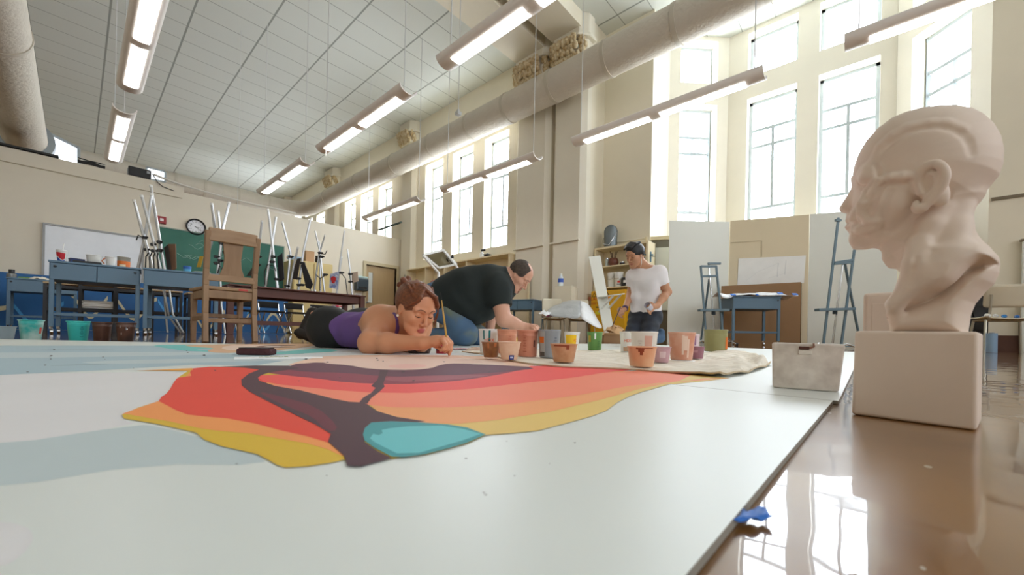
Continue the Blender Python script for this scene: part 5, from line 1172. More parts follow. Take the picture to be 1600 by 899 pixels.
B().beam(p0_+V((0, 0, 0)), p0_+V((0, 0, 2.06)), .04).build('stile', shm, t)
# brown box with crumpled paper
p = Kp(956, 4.9); t = thing('carton', 'low brown carton on the floor under the slanted white board', 'box', tuple(p), YAWR); B().at(p, YAWR).box((0, 0, .055), (.22, .2, .11)).build('carton_body', card_b, t, bevel=.004)
for s in (-1, 1): B().at(p+V((0, 0, .115))+FW*s*.1, YAWR, .5*s).box((0, 0, 0), (.22, .1, .004)).build('flap', mat('cardboard', (190, 152, 112)), t)
t = thing('kraft_paper', 'crumpled kraft paper sticking out of the brown carton', 'paper', tuple(p+V((.02, 0, .12)))); crumple(B(), p+RT*.05+V((0, 0, .125)), .13, .12, .13, 3, 9).build('crumple', mat('kraft', (198, 160, 116), .8), t, smooth=30); B().at(p+RT*.1+V((0, 0, .17)), .3, .5, .4).box((0, 0, 0), (.16, .09, .004)).build('paper_flap', mat('kraft2', (212, 178, 136), .8), t)
# far right: stool-chair with tubes, blue roll, dark speaker, white door edge
pr = Kp(1568, 4.75)
shell_chair(pr, YAWR+R(150), 'moulded chair holding paint tubes, seen beyond the plaster bust', .95).scale = (1.2, 1, 1)
for k, (px, m1, m2, lb) in enumerate(((1545, wp, mat('cap_red', (170, 40, 60), .4), 'small white paint tube with a red cap, first on the far chair'), (1556, wp, blk, 'fat white paint tube in the middle of the far chair seat'), (1570, mat('tube_blue', (44, 130, 206), .4), wp, 'bright blue paint tube on the far chair, before the white-ended one'), (1590, mat('tube_blue_deep', (36, 106, 186), .4), wp, 'deep blue paint tube nearest the far chair back'))):
    p = Kp(px, 4.66+.03*k, .415); t = thing('paint_tube', lb, 'paint tube', tuple(p), 0, 'paint tubes on the far chair'); a = RT*(.03 if k == 0 else .05)+FW*.04
    B().tube([p-a+V((0, 0, .022)), p+a+V((0, 0, .024))], [.014, .024], 12).build('tube_body', m1, t, smooth=True); B().tube([p+a+V((0, 0, .024)), p+a*1.3+V((0, 0, .024))], .022 if k > 1 else .014, 12).build('cap', m2, t, smooth=30)
p = Kp(1551, 4.5); t = thing('blue_tube', 'pale blue upright roll on the floor under the far chair', 'roll', tuple(p)); B().tube([p+V((0, 0, .002)), p+V((0, 0, .225))], .045, 20).build('roll_body', mat('roll_blue', (130, 160, 190), .5), t, smooth=40); B().tube([p+V((0, 0, .2)), p+V((0, 0, .23))], .02, 12).build('core', mat('core_dark', (80, 96, 112), .6), t)
p = Kp(1512, 5.2); t = thing('loudspeaker', 'black upright loudspeaker seen through the gap behind the bust neck', 'speaker', tuple(p), YAWR); B().at(p, YAWR).box((0, 0, .36), (.26, .26, .72)).build('cabinet_body', blk, t, bevel=.01)
b = B(); [b.lathe([(0, 0), (.08, 0), (.085, .01), (.06, .0), (0, .012)], p-FW*.131+V((0, 0, z)), 20, ax=tuple(-FW)) for z in (.2, .5)]; b.build('driver_cone', mat('cone_black', (40, 40, 42), .7), t, smooth=40)
p = PX(1600, 470, 8.28); t = thing('white_wall_board', 'white panel standing on the wall at the far edge, behind the far chair back', 'panel', (8.3, p.y-.35, 0)); B().bx(8.27, 8.315, p.y-.8, p.y+.02, .0, 1.45).build('panel_face', lean_w, t, bevel=.003); B().bx(8.26, 8.32, p.y-.82, p.y+.04, 1.45, 1.48).build('top_strip', mat('strip_brown', (120, 104, 80), .6), t)
# ================================================================ drop cloth and paint containers
canvas = mat('drop_canvas', (238, 229, 213), .85, noise=(5, .05), bump=(13, .9, .03))
FR = [(722, 551), (770, 557), (800, 566), (830, 571), (880, 575.5), (930, 577), (980, 579), (1030, 583), (1075, 587), (1110, 590), (1130, 591), (1160, 587), (1185, 580), (1204, 572)]
BK = [(735, 546), (775, 546), (805, 546.5), (840, 547), (880, 548), (920, 548.5), (960, 549), (1000, 549.5), (1040, 550), (1075, 550.5), (1105, 551), (1140, 551.5), (1165, 553), (1180, 556)]
NV = 22; rr = random.Random(12); g = []
def lerp_list(L, u):
    x = u*(len(L)-1); i = min(int(x), len(L)-2); f = x-i; return (L[i][0]*(1-f)+L[i+1][0]*f, L[i][1]*(1-f)+L[i+1][1]*f)
NU = 64
for i in range(NU+1):
    u = i/NU; p, q = G(*lerp_list(FR, u), ZM), G(*lerp_list(BK, u), ZM); row = []
    for j in range(NV+1):
        v = j/NV; c = p.lerp(q, v**1.2)
        edge = max(0, (u-.62)/.38); fr = max(0, 1-v*4)
        h = .0035+.0035*(1+math.sin(u*31+v*5+math.sin(v*9)*1.4))*(.35+edge)
        h += edge*(.016*fr*(1+.7*math.sin(u*62))+.016*max(0, math.sin(v*13+u*17+1.2*math.sin(u*40)))**2+.016*(u > .84)*math.sin(math.pi*min(1, v*1.6))*abs(math.sin(u*37+v*3)))
        if v > .5: h += .013*max(0, math.sin(v*22+u*13+1.5*math.sin(u*33)))**2*(1-abs(v-.8)*2)
        if j in (0, NV) or i in (0, NU): h = .0022+edge*.012*(j == 0)*(.5+.5*math.sin(u*70))
        if j == 0 and .55 < u < .86: h += .006*math.sin((u-.55)/.31*math.pi)
        row.append(V((c.x, c.y, ZM+h)))
    g.append(row)
t = thing('drop_cloth', 'wrinkled cream canvas drop cloth under the paint cups, its folded edge nearest the plaster box', 'cloth', tuple(G(960, 565, ZM)))
film('cloth_body', g, canvas, t, .0018)
b = B(); b.tube([g[i][0]+V((0, 0, .0012)) for i in range(0, NU+1, 2)], .0022, 6); b.build('hem', mat('canvas_hem', (206, 186, 156), .9), t, smooth=True)
ZC_ = ZM+.0075
def place(px, base): yh = 508+.0214*(px-118); return C(px, base, (CAMH-ZC_)*F/(base-yh))
CG = 'paint cups and tubs on the drop cloth'
def cup(name, label, cat, px, w, top, base, m, taper=.78, inside=None, fill=.8, ribs=0, lip=.0015):
    yh = 508+.0214*(px-118); d = (CAMH-ZC_)*F/(base-yh); p = Kp(px, d, 0); p.z = ZC_
    s = 1/math.sqrt(1+((px-800)/F)**2)
    r1 = w/2*d/F*(.5+.5*s); h = (base-top)*d/F
    t = tub(name, label, cat, p, r1*taper, r1, h, m, CG, inside, lip, fill=fill, ribs=ribs); t['r'] = (r1*taper, r1, h, d)
    return t, p, r1*taper, r1, h
def wrap_text(t, p, r0, r1, h, zc, size, body, m, a_off=0., name='lettering'):
    cu = bpy.data.curves.new('txt', 'FONT'); cu.body = body; cu.size = size; cu.align_x = 'CENTER'; cu.align_y = 'CENTER'; cu.extrude = .0003
    tmp = bpy.data.objects.new('txt', cu); COL.objects.link(tmp); bpy.context.view_layer.update()
    me = bpy.data.meshes.new_from_object(tmp.evaluated_get(bpy.context.evaluated_depsgraph_get())); bpy.data.objects.remove(tmp)
    a = toward(p)+a_off
    for v in me.vertices:
        z = zc*h+v.co.y; r = r0+(r1-r0)*z/h+.002+v.co.z; an = a+v.co.x/r; q = V(p)+V((r*math.cos(an), r*math.sin(an), z)); v.co = INV[t.name] @ q
    me.materials.clear(); me.materials.append(m); o = bpy.data.objects.new(name, me); COL.objects.link(o); o.parent = t
def drips(t, p, r0, r1, h, spec, m, name='paint_drip'):
    a = toward(p)
    for da, w, z0, z1 in spec: ring_label(t, p, r0, r1, h, z0, z1, a+da-w, a+da+w, m, name, .0009, 4)
tubw = mat('tub_translucent', (238, 240, 240), .25); orange_ink = mat('ink_orange', (236, 110, 40), .5); tealp = mat('teal_paint', (26, 124, 130), .35); peach_t = mat('peach_tub', (224, 160, 132), .4, rgb2=(212, 146, 118), noise=(30, .2)); brown_c = mat('brown_cup', (168, 116, 74), .4, rgb2=(126, 80, 50), noise=(40, .18)); pale_p = mat('pale_peach_cup', (236, 204, 178), .35, rgb2=(228, 188, 160), noise=(40, .2)); grey_t = mat('grey_tub', (150, 156, 164), .35); tan_c = mat('tan_cup', (214, 164, 128), .35, rgb2=(196, 138, 98), noise=(34, .2)); green_t = mat('green_tub', (104, 156, 84), .35); yell_t = mat('yellow_tub', (250, 206, 40), .35)
coral_in = mat('coral_paint', (222, 120, 90), .3); brown_in = mat('brown_paint', (96, 56, 40), .3); rust = mat('rust_drip', (150, 72, 46), .4); lilac = mat('lilac_cup', (206, 168, 176), .35, rgb2=(194, 150, 160), noise=(40, .2)); mauve = mat('mauve_cup', (160, 112, 128), .35); terr = mat('terracotta_tub', (214, 150, 124), .4, rgb2=(224, 176, 154), noise=(16, .12)); orp = mat('orange_peach_cup', (226, 160, 122), .35, rgb2=(234, 190, 152), noise=(20, .2))
t, *a = cup('paint_tub', 'clear tub with teal drips and orange lettering, behind the small brown cup', 'tub', 765, 31, 515, 551, tubw, .82, tealp, .3); drips(t, *a, [(-.5, .07, .55, .95), (.1, .1, .3, .95), (.16, .04, .2, .6)], tealp); wrap_text(t, *a, .52, .022, 'HDX', orange_ink, .1)
t, *a = cup('paint_tub', 'peach tub between the teal-dripped tub and the tall peach pail', 'tub', 794, 31, 515.5, 553, peach_t, .85, coral_in, .85, 1); grad_marks(t, *a, toward(a[0])+.3, mat('peach_ink', (190, 110, 84), .5))
t, *a = cup('paint_pail', 'tall peach pail with measuring marks under the kneeling man\'s hand', 'pail', 826, 33, 516.5, 557.5, mat('peach_pail', (220, 150, 124), .4, rgb2=(210, 136, 110), noise=(20, .2)), .9, coral_in, .85, 1); grad_marks(t, *a, toward(a[0])-.25, mat('peach_ink', (190, 110, 84), .5), 7); ring_label(t, *a[:1], *a[1:], .36, .62, toward(a[0])+.62, toward(a[0])+.8, mat('dark_smudge', (110, 64, 56), .5), 'smudge')
t, *a = cup('paint_cup', 'small brown paint-stained cup in front of the teal-dripped tub', 'cup', 769, 29, 535, 559, brown_c, .74, brown_in, .85); drips(t, *a, [(-.3, .1, .6, .95), (.5, .16, .7, .97)], mat('cup_stain', (196, 120, 72), .4))
t, *a = cup('paint_cup', 'small pale peach cup with a blue tag in front of the tall peach pail', 'cup', 798, 35, 534.5, 562, pale_p, .72, coral_in, .6)
bt = mat('tag_navy', (54, 66, 140), .5); ring_label(t, *a, .0, .25, toward(a[0])+.0, toward(a[0])+.55, bt, 'blue_tag', .0015); ring_label(t, *a, .08, .17, toward(a[0])+.1, toward(a[0])+.45, mat('tag_print', (190, 196, 226), .5), 'tag_print', .002)
t, *a = cup('paint_tub', 'grey tub with an orange label strip beside the tall peach pail', 'tub', 860, 35, 516, 559, grey_t, .85, mat('grey_paint', (120, 126, 134), .3), .85); drips(t, *a, [(-.75, .35, .08, .95)], mat('grey_clear', (176, 176, 176), .3), 'clear_strip'); ring_label(t, *a, .52, .74, toward(a[0])-1.05, toward(a[0])-.5, mat('label_orange', (226, 116, 36)), 'orange_label', .0016); ring_label(t, *a, .05, .2, toward(a[0])-1.05, toward(a[0])-.45, mat('residue', (92, 88, 84), .5), 'residue', .0016); grad_marks(t, *a, toward(a[0])+.6, mat('grey_ink2', (110, 118, 130), .5))
t, *a = cup('paint_tub', 'yellow-filled clear tub with orange lettering behind the tan cup', 'tub', 895.5, 24, 519.5, 549, tubw, .82, yell_t, .8); drips(t, *a, [(-.2, .8, .1, .84)], yell_t, 'yellow_coat'); wrap_text(t, *a, .55, .02, 'IC', orange_ink, .45)
t, *a = cup('paint_cup', 'wide tan cup with a stained rim, in front of the yellow tub', 'cup', 883, 42, 538, 566, tan_c, .76, coral_in, .7); drips(t, *a, [(-.3, .5, .86, .97), (.3, .12, .7, .97)], rust)
t, *a = cup('paint_tub', 'green tub with a brush resting in it, apart from the others on the cloth', 'tub', 931, 24, 519.5, 548, green_t, .84, mat('green_paint', (64, 130, 50), .3), .8); drips(t, *a, [(.05, .1, .6, .98)], tubw); ring_label(t, *a, .45, .8, toward(a[0])-.95, toward(a[0])-.55, mat('label_olive', (196, 170, 60), .5), 'label_patch', .0012); grad_marks(t, *a, toward(a[0])+.6, mat('green_ink', (40, 90, 60), .5), 4)
q = a[0]+V((0, 0, a[3]*.8)); t2 = thing('paint_brush', 'thin pale paint brush standing in the green tub', 'brush', tuple(q)); B().tube([q+V((0, 0, .004)), q-RT*.004+V((0, 0, .05))], .0025, 8).build('handle', chrome, t2); B().tube([q, q+V((0, 0, .012))], .004, 8).build('bristles', wp, t2)
t, *a = cup('paint_tub', 'smaller clear tub with orange lettering below the young man', 'tub', 985, 30, 519, 551, tubw, .85, mat('milky', (226, 214, 200), .3), .3); wrap_text(t, *a, .55, .022, 'HDX', orange_ink, -.1); drips(t, *a, [(.0, .7, .05, .25)], mat('tan_residue', (206, 170, 140), .4), 'residue')
t, *a = cup('paint_tub', 'wider clear tub with a pinkish smear below the young man', 'tub', 1008, 42, 519, 556, mat('tub_milky', (234, 228, 222), .25), .85, mat('milky2', (226, 206, 190), .3), .3); drips(t, *a, [(.35, .3, .4, .82)], mat('pink_smear', (214, 166, 150), .4), 'smear'); grad_marks(t, *a, toward(a[0])-.3, mat('tub_ink', (206, 190, 186), .5), 5)
t, *a = cup('paint_cup', 'front orange-peach cup with a dark triangular drip', 'cup', 1005, 45, 542, 573, orp, .8, mat('rust_in', (150, 84, 52), .3), .9); drips(t, *a, [(-.1, .3, .86, .97), (-.05, .2, .74, .88), (-.03, .1, .58, .76), (.5, .3, .9, .97)], rust)
t, *a = cup('paint_cup', 'lilac-pink cup between the orange-peach cup and the terracotta tub', 'cup', 1035, 30, 542.5, 567, lilac, .78, mat('lilac_in', (190, 140, 150), .3), .85); drips(t, *a, [(.2, .35, .3, .7)], mat('lilac_pale', (222, 196, 200), .4), 'smear')
t, *a = cup('paint_tub', 'tall terracotta tub streaked with pale paint, tallest among the last cups', 'tub', 1067, 41, 520, 563, terr, .8, coral_in, .85); drips(t, *a, [(.1, .09, .2, .9), (.3, .16, .35, .86), (.55, .08, .1, .75)], mat('pale_streak', (236, 206, 188), .4), 'pale_streak')
p = a[0]; t2 = thing('tub_lid', 'white lid lying under the terracotta tub', 'lid', (p.x, p.y, ZC_-.004), 0); B().lathe([(0, 0), (a[2]*1.0, 0), (a[2]*1.02, .002), (a[2]*1.0, .003), (0, .003)], p-V((0, 0, .0045)), 28).build('lid_body', wp, t2, smooth=40); B().lathe([(a[2]*.9, .003), (a[2]*.92, .0042), (a[2]*.94, .003)], p-V((0, 0, .0045)), 28).build('ridge', wp, t2)
t, *a = cup('paint_tub', 'pale lilac tub peeping out behind the terracotta tub', 'tub', 1084, 21, 523, 552, mat('lilac_tub', (226, 206, 216), .3), .85, mat('lilac_in2', (200, 170, 190), .3), .8); drips(t, *a, [(.4, .12, .4, .9)], mat('violet', (150, 110, 150), .4))
t, *a = cup('paint_cup', 'short dusky mauve cup beside the terracotta tub', 'cup', 1090, 25, 542, 561, mauve, .8, mat('mauve_in', (120, 70, 96), .3), .88); drips(t, *a, [(-.2, .4, .5, .7)], mat('mauve_pale', (184, 140, 152), .4), 'smear')
olive = mat('olive_can', (146, 142, 92), .4, rgb2=(160, 156, 110), noise=(9, .2))
t, *a = cup('paint_can', 'olive green paint can with orange label and wire handle, last of the containers', 'can', 1120, 35, 516, 550, olive, .97, mat('olive_in', (120, 116, 70), .3), .9, 1); ring_label(t, *a, .12, .66, toward(a[0])+.95, toward(a[0])+1.5, mat('label_orange', (226, 116, 36)), 'orange_label', .0015)
p, r_, h_ = a[0], a[2], a[3]; B().tube([p+RT*r_+V((0, 0, h_*.8)), p+RT*(r_*1.15)+V((0, 0, h_*.6)), p+RT*(r_*1.2)-FW*r_*.5+V((0, 0, h_*.45)), p+RT*(r_*1.0)-FW*r_*.4+V((0, 0, h_*.4))], .0025, 6).build('handle', steel_b, t, smooth=True)
t, *a = cup('paint_cup', 'tiny yellow cup just visible between the two peach containers', 'cup', 809, 12, 528, 551, yell_t, .85, mat('yellow_in', (226, 180, 40), .3), .85); drips(t, *a, [(0, .2, .5, .9)], mat('yellow_pale2', (250, 226, 120), .4))
# small loose things before the man's knees
p = G(765-20, 549, ZM); t = thing('paint_rag', 'crumpled stained rag on the board between the brush and the brown cup', 'rag', tuple(G(744, 549, ZM))); crumple(B(), G(744, 549.5, ZM), .055, .05, .022, 8, 12).build('cloth', mat('rag_stained', (222, 198, 178), .9, rgb2=(200, 160, 140), noise=(20, .2)), t, smooth=50); crumple(B(), G(718, 547, ZM), .06, .04, .008, 9, 10).build('cloth_flap', mat('rag_pink', (206, 150, 156), .9), t, smooth=50)
p = G(655, 553, ZM); t = thing('tape_roll', "dark paint roll on the board under the woman's forearm", 'roll', tuple(p)); B().tube([p-RT*.045+V((0, 0, .024)), p+RT*.045+V((0, 0, .024))], .023, 18).build('roll_body', mat('roll_dark', (66, 56, 54), .6, rgb2=(110, 96, 92), noise=(60, .2)), t, smooth=40); B().tube([p+RT*.04+V((0, 0, .024)), p+RT*.05+V((0, 0, .024))], .012, 14).build('core', mat('core_brown', (120, 100, 84), .6), t)
p = G(690, 553, ZM); t = thing('red_jar', "little dark red paint jar beside the woman's painting hand", 'jar', tuple(p)); B().lathe([(0, 0), (.024, 0), (.026, .02), (.024, .042), (.02, .045), (0, .045)], p, 22).build('jar_body', mat('jar_red', (160, 44, 52), .3), t, smooth=40); ring_label(t, p, .0262, .0262, .045, .3, .75, toward(p)-1.2, toward(p)-.1, mat('jar_navy', (50, 36, 70), .4))
# plaster block with a notch (the white box) and the tall plaster block
plaster = mat('plaster', (224, 208, 194), .7, noise=(10, .02), bump=(70, .08, .002)); plaster_w = mat('plaster_smudged', (236, 229, 220), .7, rgb2=(206, 196, 186), noise=(40, .2), bump=(80, .1, .002))
bl0, br0 = G(1207, 606.5, ZM), G(1311, 614.5, ZM); u_ = (br0-bl0); W_ = u_.length; u_.normalize(); dv = V((-u_.y, u_.x, 0)); dv = dv if dv.dot(FW) > 0 else -dv
HB = .088
t = thing('plaster_box', 'small smudged white plaster block with a stained notch, on the board corner', 'block', tuple((bl0+br0)/2))
o = B().add([bl0+V((0, 0, .0005)), br0+V((0, 0, .0005)), br0+dv*.06+V((0, 0, .0005)), bl0+dv*.06+V((0, 0, .0005)), bl0-u_*.002+V((0, 0, HB)), br0+u_*.008+V((0, 0, HB)), br0+u_*.008+dv*.058+V((0, 0, HB)), bl0-u_*.002+dv*.058+V((0, 0, HB))], [(3, 2, 1, 0), (4, 5, 6, 7), (0, 1, 5, 4), (1, 2, 6, 5), (2, 3, 7, 6), (3, 0, 4, 7)]).build('block_body', plaster_w, t, bevel=.004, seg=3)
nc = bl0+u_*(W_*.5)+V((0, 0, HB*.9))-dv*.0012
B().beam(nc-u_*.01, nc+u_*.006, .006, .004, up=tuple(dv)).build('dark_slot', mat('slot_brown', (84, 50, 40), .7), t, bevel=.001)
B().tube([nc+u_*.006, nc+u_*.013+V((0, 0, .003)), nc+u_*.012+V((0, 0, .009))], .0016, 8).build('rust_stain', mat('stain_rust', (150, 104, 84), .8), t, smooth=True)
B().beam(nc+V((0, 0, -.012)), nc+V((0, 0, -.0105))-u_*.0001+V((0, 0, .006)), .02, .002, up=tuple(dv)).build('patch', mat('plaster_patch', (232, 226, 216), .7), t, bevel=.0008)
bq = [K((1349-800)/F*.72, .72), K((1452-800)/F*.66, .66)]; uu = (bq[1]-bq[0]).normalized(); vv = V((-uu.y, uu.x, 0)); vv = vv if vv.dot(FW) > 0 else -vv
t = thing('plaster_block', 'taller plain plaster block standing on the floor behind the bust', 'block', tuple((bq[0]+bq[1])/2)); HT = .188
B().prism([bq[0], bq[0]+uu*.1, bq[0]+uu*.1+vv*.07, bq[0]+vv*.07], (0, 0, HT)).build('block_body', plaster, t, bevel=.006, seg=3); B().prism([bq[0]+uu*.012-vv*.0008+V((0, 0, .02)), bq[0]+uu*.088-vv*.0008+V((0, 0, .02)), bq[0]+uu*.088-vv*.0008+V((0, 0, HT-.02)), bq[0]+uu*.012-vv*.0008+V((0, 0, HT-.02))], tuple(vv*.002)).build('smoothed_face', mat('plaster_face', (220, 204, 190), .7), t, bevel=.001)
# ================================================================ the plaster flayed-head bust
be1 = V((.617, -.787, 0)).normalized(); be2 = V((-be1.y, be1.x, 0))
def kv(v): return RT*v.x+FW*v.y+UP*v.z
bO = V((.533, .451, 0))-be1*.0545+be2*.045
BT = MX.Translation(kv(bO)) @ MX(((0, 0, 0, 0),)*4) if False else None
ex, ey = kv(-be1), kv(be2); o0 = kv(bO)
BT = MX(((ex.x, ey.x, 0, o0.x), (ex.y, ey.y, 0, o0.y), (0, 0, 1, 0), (0, 0, 0, 1)))
def S2(px, py):
    "pixel -> (forward, height) on the bust's middle plane"
    r = V(ray(px, py)); n = ey; d = o0.dot(n)/(r.x*n.x+r.y*n.y); p = V((r.x*d, r.y*d, r.z*d+CAMH))-o0
    return p.dot(ex), p.z
c1 = lambda X, Y: S2(1290+X/3.33, 150+Y/3.33)
c2 = lambda X, Y: S2(1300+X/2.723, 360+Y/2.723)
def poly1(pts): return [c1(*p) for p in pts]
sd = SD()
# skull and face mass
sd.slab(poly1([(142, 440), (150, 390), (165, 345), (182, 305), (215, 252), (270, 192), (350, 132), (430, 98), (520, 74), (620, 62), (700, 63), (770, 75), (830, 105), (880, 150), (915, 210), (930, 280), (925, 350), (905, 410), (860, 462), (825, 505), (795, 540), (700, 600), (560, 640), (470, 690), (380, 760), (290, 792), (150, 795), (135, 765), (132, 735), (140, 700), (135, 650), (140, 600), (150, 520)]), .059, .062, .008)
sd.slab(poly1([(148, 440), (135, 430), (140, 455), (143, 475), (120, 512), (88, 558), (70, 588), (76, 606), (112, 616), (106, 638), (103, 655), (112, 668), (99, 688), (110, 702), (134, 722), (128, 742), (131, 770), (152, 796), (210, 796), (230, 700), (230, 600), (230, 450)]), .0125, .014, .006)
# neck and the cut shoulders
sd.slab([c1(*p) for p in ((300, 770), (300, 830), (312, 885))]+[c2(*p) for p in ((250, 150), (300, 190), (300, 240), (290, 290), (270, 330), (420, 330), (560, 200), (640, 120))]+[c1(*p) for p in ((860, 800), (800, 735), (775, 690), (765, 640), (775, 560), (800, 520), (700, 480), (450, 600))], .041, .04, .012)
drape = [c2(*p) for p in ((296, 230), (290, 290), (240, 365), (238, 388), (262, 372), (330, 345), (420, 312), (500, 262), (560, 208), (600, 178), (660, 158), (716, 150), (712, 118), (690, 95), (655, 70), (560, 60), (420, 60), (330, 120))]
sd.slab(drape, .0535, .014, .004)
stump = [c2(*p) for p in ((250, 450), (247, 418), (242, 392), (250, 360), (330, 330), (450, 280), (560, 190), (650, 150), (714, 148), (712, 185), (690, 230), (655, 262), (610, 315), (592, 360), (582, 424), (580, 452))]
sd.slab(stump, .038, .02, .002)
BI = BT.inverted(); BC = BI @ V((0, 0, CAMH))
def loc_ray(px, py): return (BI.to_3x3() @ V(ray(px, py))).normalized()
def on_plane(px, py, y): d = loc_ray(px, py); return BC+d*((y-BC.y)/d.y)
def on_face(px, py, off=0.):
    d = loc_ray(px, py); a = BC+d*((-.1-BC.y)/d.y); p = sd.surf(a, d, .16/max(.3, d.y))
    if p is None: p = on_plane(px, py, -.012)
    e = .0015; v = sd.val([tuple(p+a*e*k) for a in (V((1, 0, 0)), V((0, 1, 0)), V((0, 0, 1))) for k in (1, -1)])
    n = V((v[0]-v[1], v[2]-v[3], v[4]-v[5])).normalized()
    return p-n*off
q1 = lambda X, Y, off=0.: on_face(1290+X/3.33, 150+Y/3.33, off)
q2 = lambda X, Y, off=0.: on_face(1300+X/2.723, 360+Y/2.723, off)
feat = []
def ridge(pts, r, sink, k=.004, f=q1): sd.chain([tuple(f(X, Y, sink)) for X, Y in pts], r, k, 'u')
def groove(pts, r, out, k=.003, f=q1): sd.chain([tuple(f(X, Y, -(max(out, q-.0015)))) for (X, Y), q in zip(pts, r)], r, k, 's')
# orbit, brow, cheek bands, chewing muscle, mouth
ridge([(190, 410), (215, 402), (240, 405), (258, 418)], [.009, .012, .012, .009], .0088, .008)
ridge([(165, 430), (200, 440), (235, 430)], [.006, .008, .007], .0045, .005)
groove([(175, 465), (205, 480), (240, 470), (280, 440)], [.003, .004, .004, .003], .001)
groove([(282, 430), (272, 390), (252, 358)], [.003, .003, .0025], .0012)
ridge([(285, 440), (340, 430), (400, 425), (470, 420)], [.0046, .0052, .0052, .0046], .0004)
groove([(300, 462), (360, 450), (430, 448), (470, 450)], [.0035, .004, .004, .003], .0012)
ridge([(285, 445), (255, 500), (215, 560), (180, 630)], [.005, .006, .0056, .0044], .0002, .003)
ridge([(255, 445), (215, 500), (185, 560), (172, 610)], [.0044, .005, .0046, .0034], .0002, .003)
ridge([(320, 475), (280, 515), (262, 555)], [.003, .0035, .003], .0012)
ridge([(385, 500), (350, 560), (345, 640), (335, 700)], [.012, .016, .015, .008], .0112, .005)
ridge([(430, 510), (420, 580), (400, 660)], [.012, .015, .012], .0122, .006)
groove([(292, 478), (262, 530), (232, 585), (205, 640)], [.003, .0036, .0036, .0028], .0014)
groove([(335, 495), (305, 560), (300, 640), (312, 705)], [.003, .004, .004, .003], .0014)
ridge([(190, 620), (215, 655), (255, 660), (290, 650)], [.004, .0045, .004, .003], .002)
ridge([(150, 610), (145, 640), (150, 670)], [.007, .008, .007], .004, .006)
ridge([(145, 700), (180, 705), (230, 695), (290, 680)], [.006, .006, .005, .003], .003)
groove([(115, 668), (140, 664), (165, 668)], [.0022, .0022, .0018], .0004, .002)
groove([(140, 722), (170, 730), (205, 735)], [.003, .003, .002], .001)
ridge([(150, 762), (185, 770), (250, 760)], [.008, .008, .006], .005, .006)
ridge([(98, 588), (110, 596)], [.0045, .004], .002, .003)
groove([(120, 600), (132, 580)], [.0022, .0018], .0006, .002)
# temple line over the skull
groove([(300, 275), (330, 250), (360, 225), (440, 180), (540, 160), (620, 160), (700, 190), (745, 240), (760, 300)], [.0026, .0028, .003, .003, .0028, .0026, .0024, .0022, .002], .0022, .006)
ridge([(250, 330), (290, 262), (350, 212), (430, 166), (540, 146), (630, 146), (710, 176)], [.004, .004, .004, .0036, .0034, .003, .003], .0034, .006)
# throat, neck cords
ridge([(305, 800), (330, 850), (335, 885)], [.006, .007, .006], .003)
ridge([(600, 575), (545, 660), (490, 760), (450, 850)], [.009, .011, .011, .01], .0062, .005)
ridge([(330, 60), (320, 150), (300, 230), (265, 330), (256, 385)], [.008, .009, .009, .008, .007], .005, .005, q2)
ridge([(400, 40), (390, 150), (350, 240), (300, 310)], [.006, .007, .007, .005], .004, .004, q2)
groove([(358, 120), (350, 165), (330, 235)], [.002, .003, .002], .0012, .004, q2)
ridge([(745, 590), (715, 680), (690, 760)], [.01, .012, .012], .008, .01)
ridge([(420, 200), (470, 190), (540, 150)], [.012, .014, .012], .01, .012, q2)
# ear
def spl(P, m=5):
    o = []
    for i in range(len(P)-1):
        a, b, c, d = P[max(i-1, 0)], P[i], P[i+1], P[min(i+2, len(P)-1)]
        for q in range(m): t = q/m; o.append((b*2+(c-a)*t+(a*2-b*5+c*4-d)*t*t+(b*3-a-c*3+d)*t**3)*.5)
    return o+[P[-1]]
e0 = q1(478, 500)
def ear(X, Y, o): return on_plane(1290+X/3.33, 150+Y/3.33, e0.y+o)
sd.ell(tuple(ear(545, 470, -.004)), (.0128, .008, .0285), .005, 'u', MX.Rotation(R(24), 4, 'Y'))
sd.ell(tuple(ear(538, 462, -.0135)), (.0095, .0065, .02), .003, 's', MX.Rotation(R(24), 4, 'Y'))
hp = spl([ear(*q) for q in ((486, 500, -.003), (483, 450, -.006), (500, 398, -.009), (535, 364, -.011), (578, 354, -.012), (612, 378, -.0125), (624, 418, -.0125), (610, 468, -.0115), (575, 520, -.010), (535, 562, -.0085), (498, 588, -.0065), (476, 588, -.005), (472, 556, -.004))])
n_ = len(hp); sd.chain([tuple(p) for p in hp], [.0026+.0012*math.sin(math.pi*min(1, i/n_*1.3))+(.0016 if .78 < i/n_ < .95 else 0) for i in range(n_)], .0025)
sd.chain([tuple(p) for p in spl([ear(*q) for q in ((515, 548, -.0075), (555, 500, -.0095), (582, 452, -.0105), (576, 415, -.0105), (548, 404, -.009))])], .0022, .002)
sd.chain([tuple(ear(*q)) for q in ((492, 505, -.007), (484, 475, -.006))], [.0036, .003], .003)
bust = thing('plaster_bust', 'large plaster bust of a flayed head in profile, on a square plaster base', 'bust', tuple(kv(bO)))
bust_m = mat('bust_plaster', (232, 216, 202), .62, noise=(16, .02), bump=(150, .06, .001))
sd_object('head', sd, .0013, bust_m, bust, BT)
bz = .114
bb = B(); hw_, hd_ = .0555, .045
w3 = lambda s, t_, z: BT @ V((s, t_, z))
bb.add([w3(-hw_, -hd_, .0005), w3(hw_, -hd_, .0005), w3(hw_, hd_, .0005), w3(-hw_, hd_, .0005), w3(-hw_, -hd_, bz), w3(hw_*.97, -hd_, bz), w3(hw_*.97, hd_, bz), w3(-hw_, hd_, bz)], [(3, 2, 1, 0), (4, 5, 6, 7), (0, 1, 5, 4), (1, 2, 6, 5), (2, 3, 7, 6), (3, 0, 4, 7)])
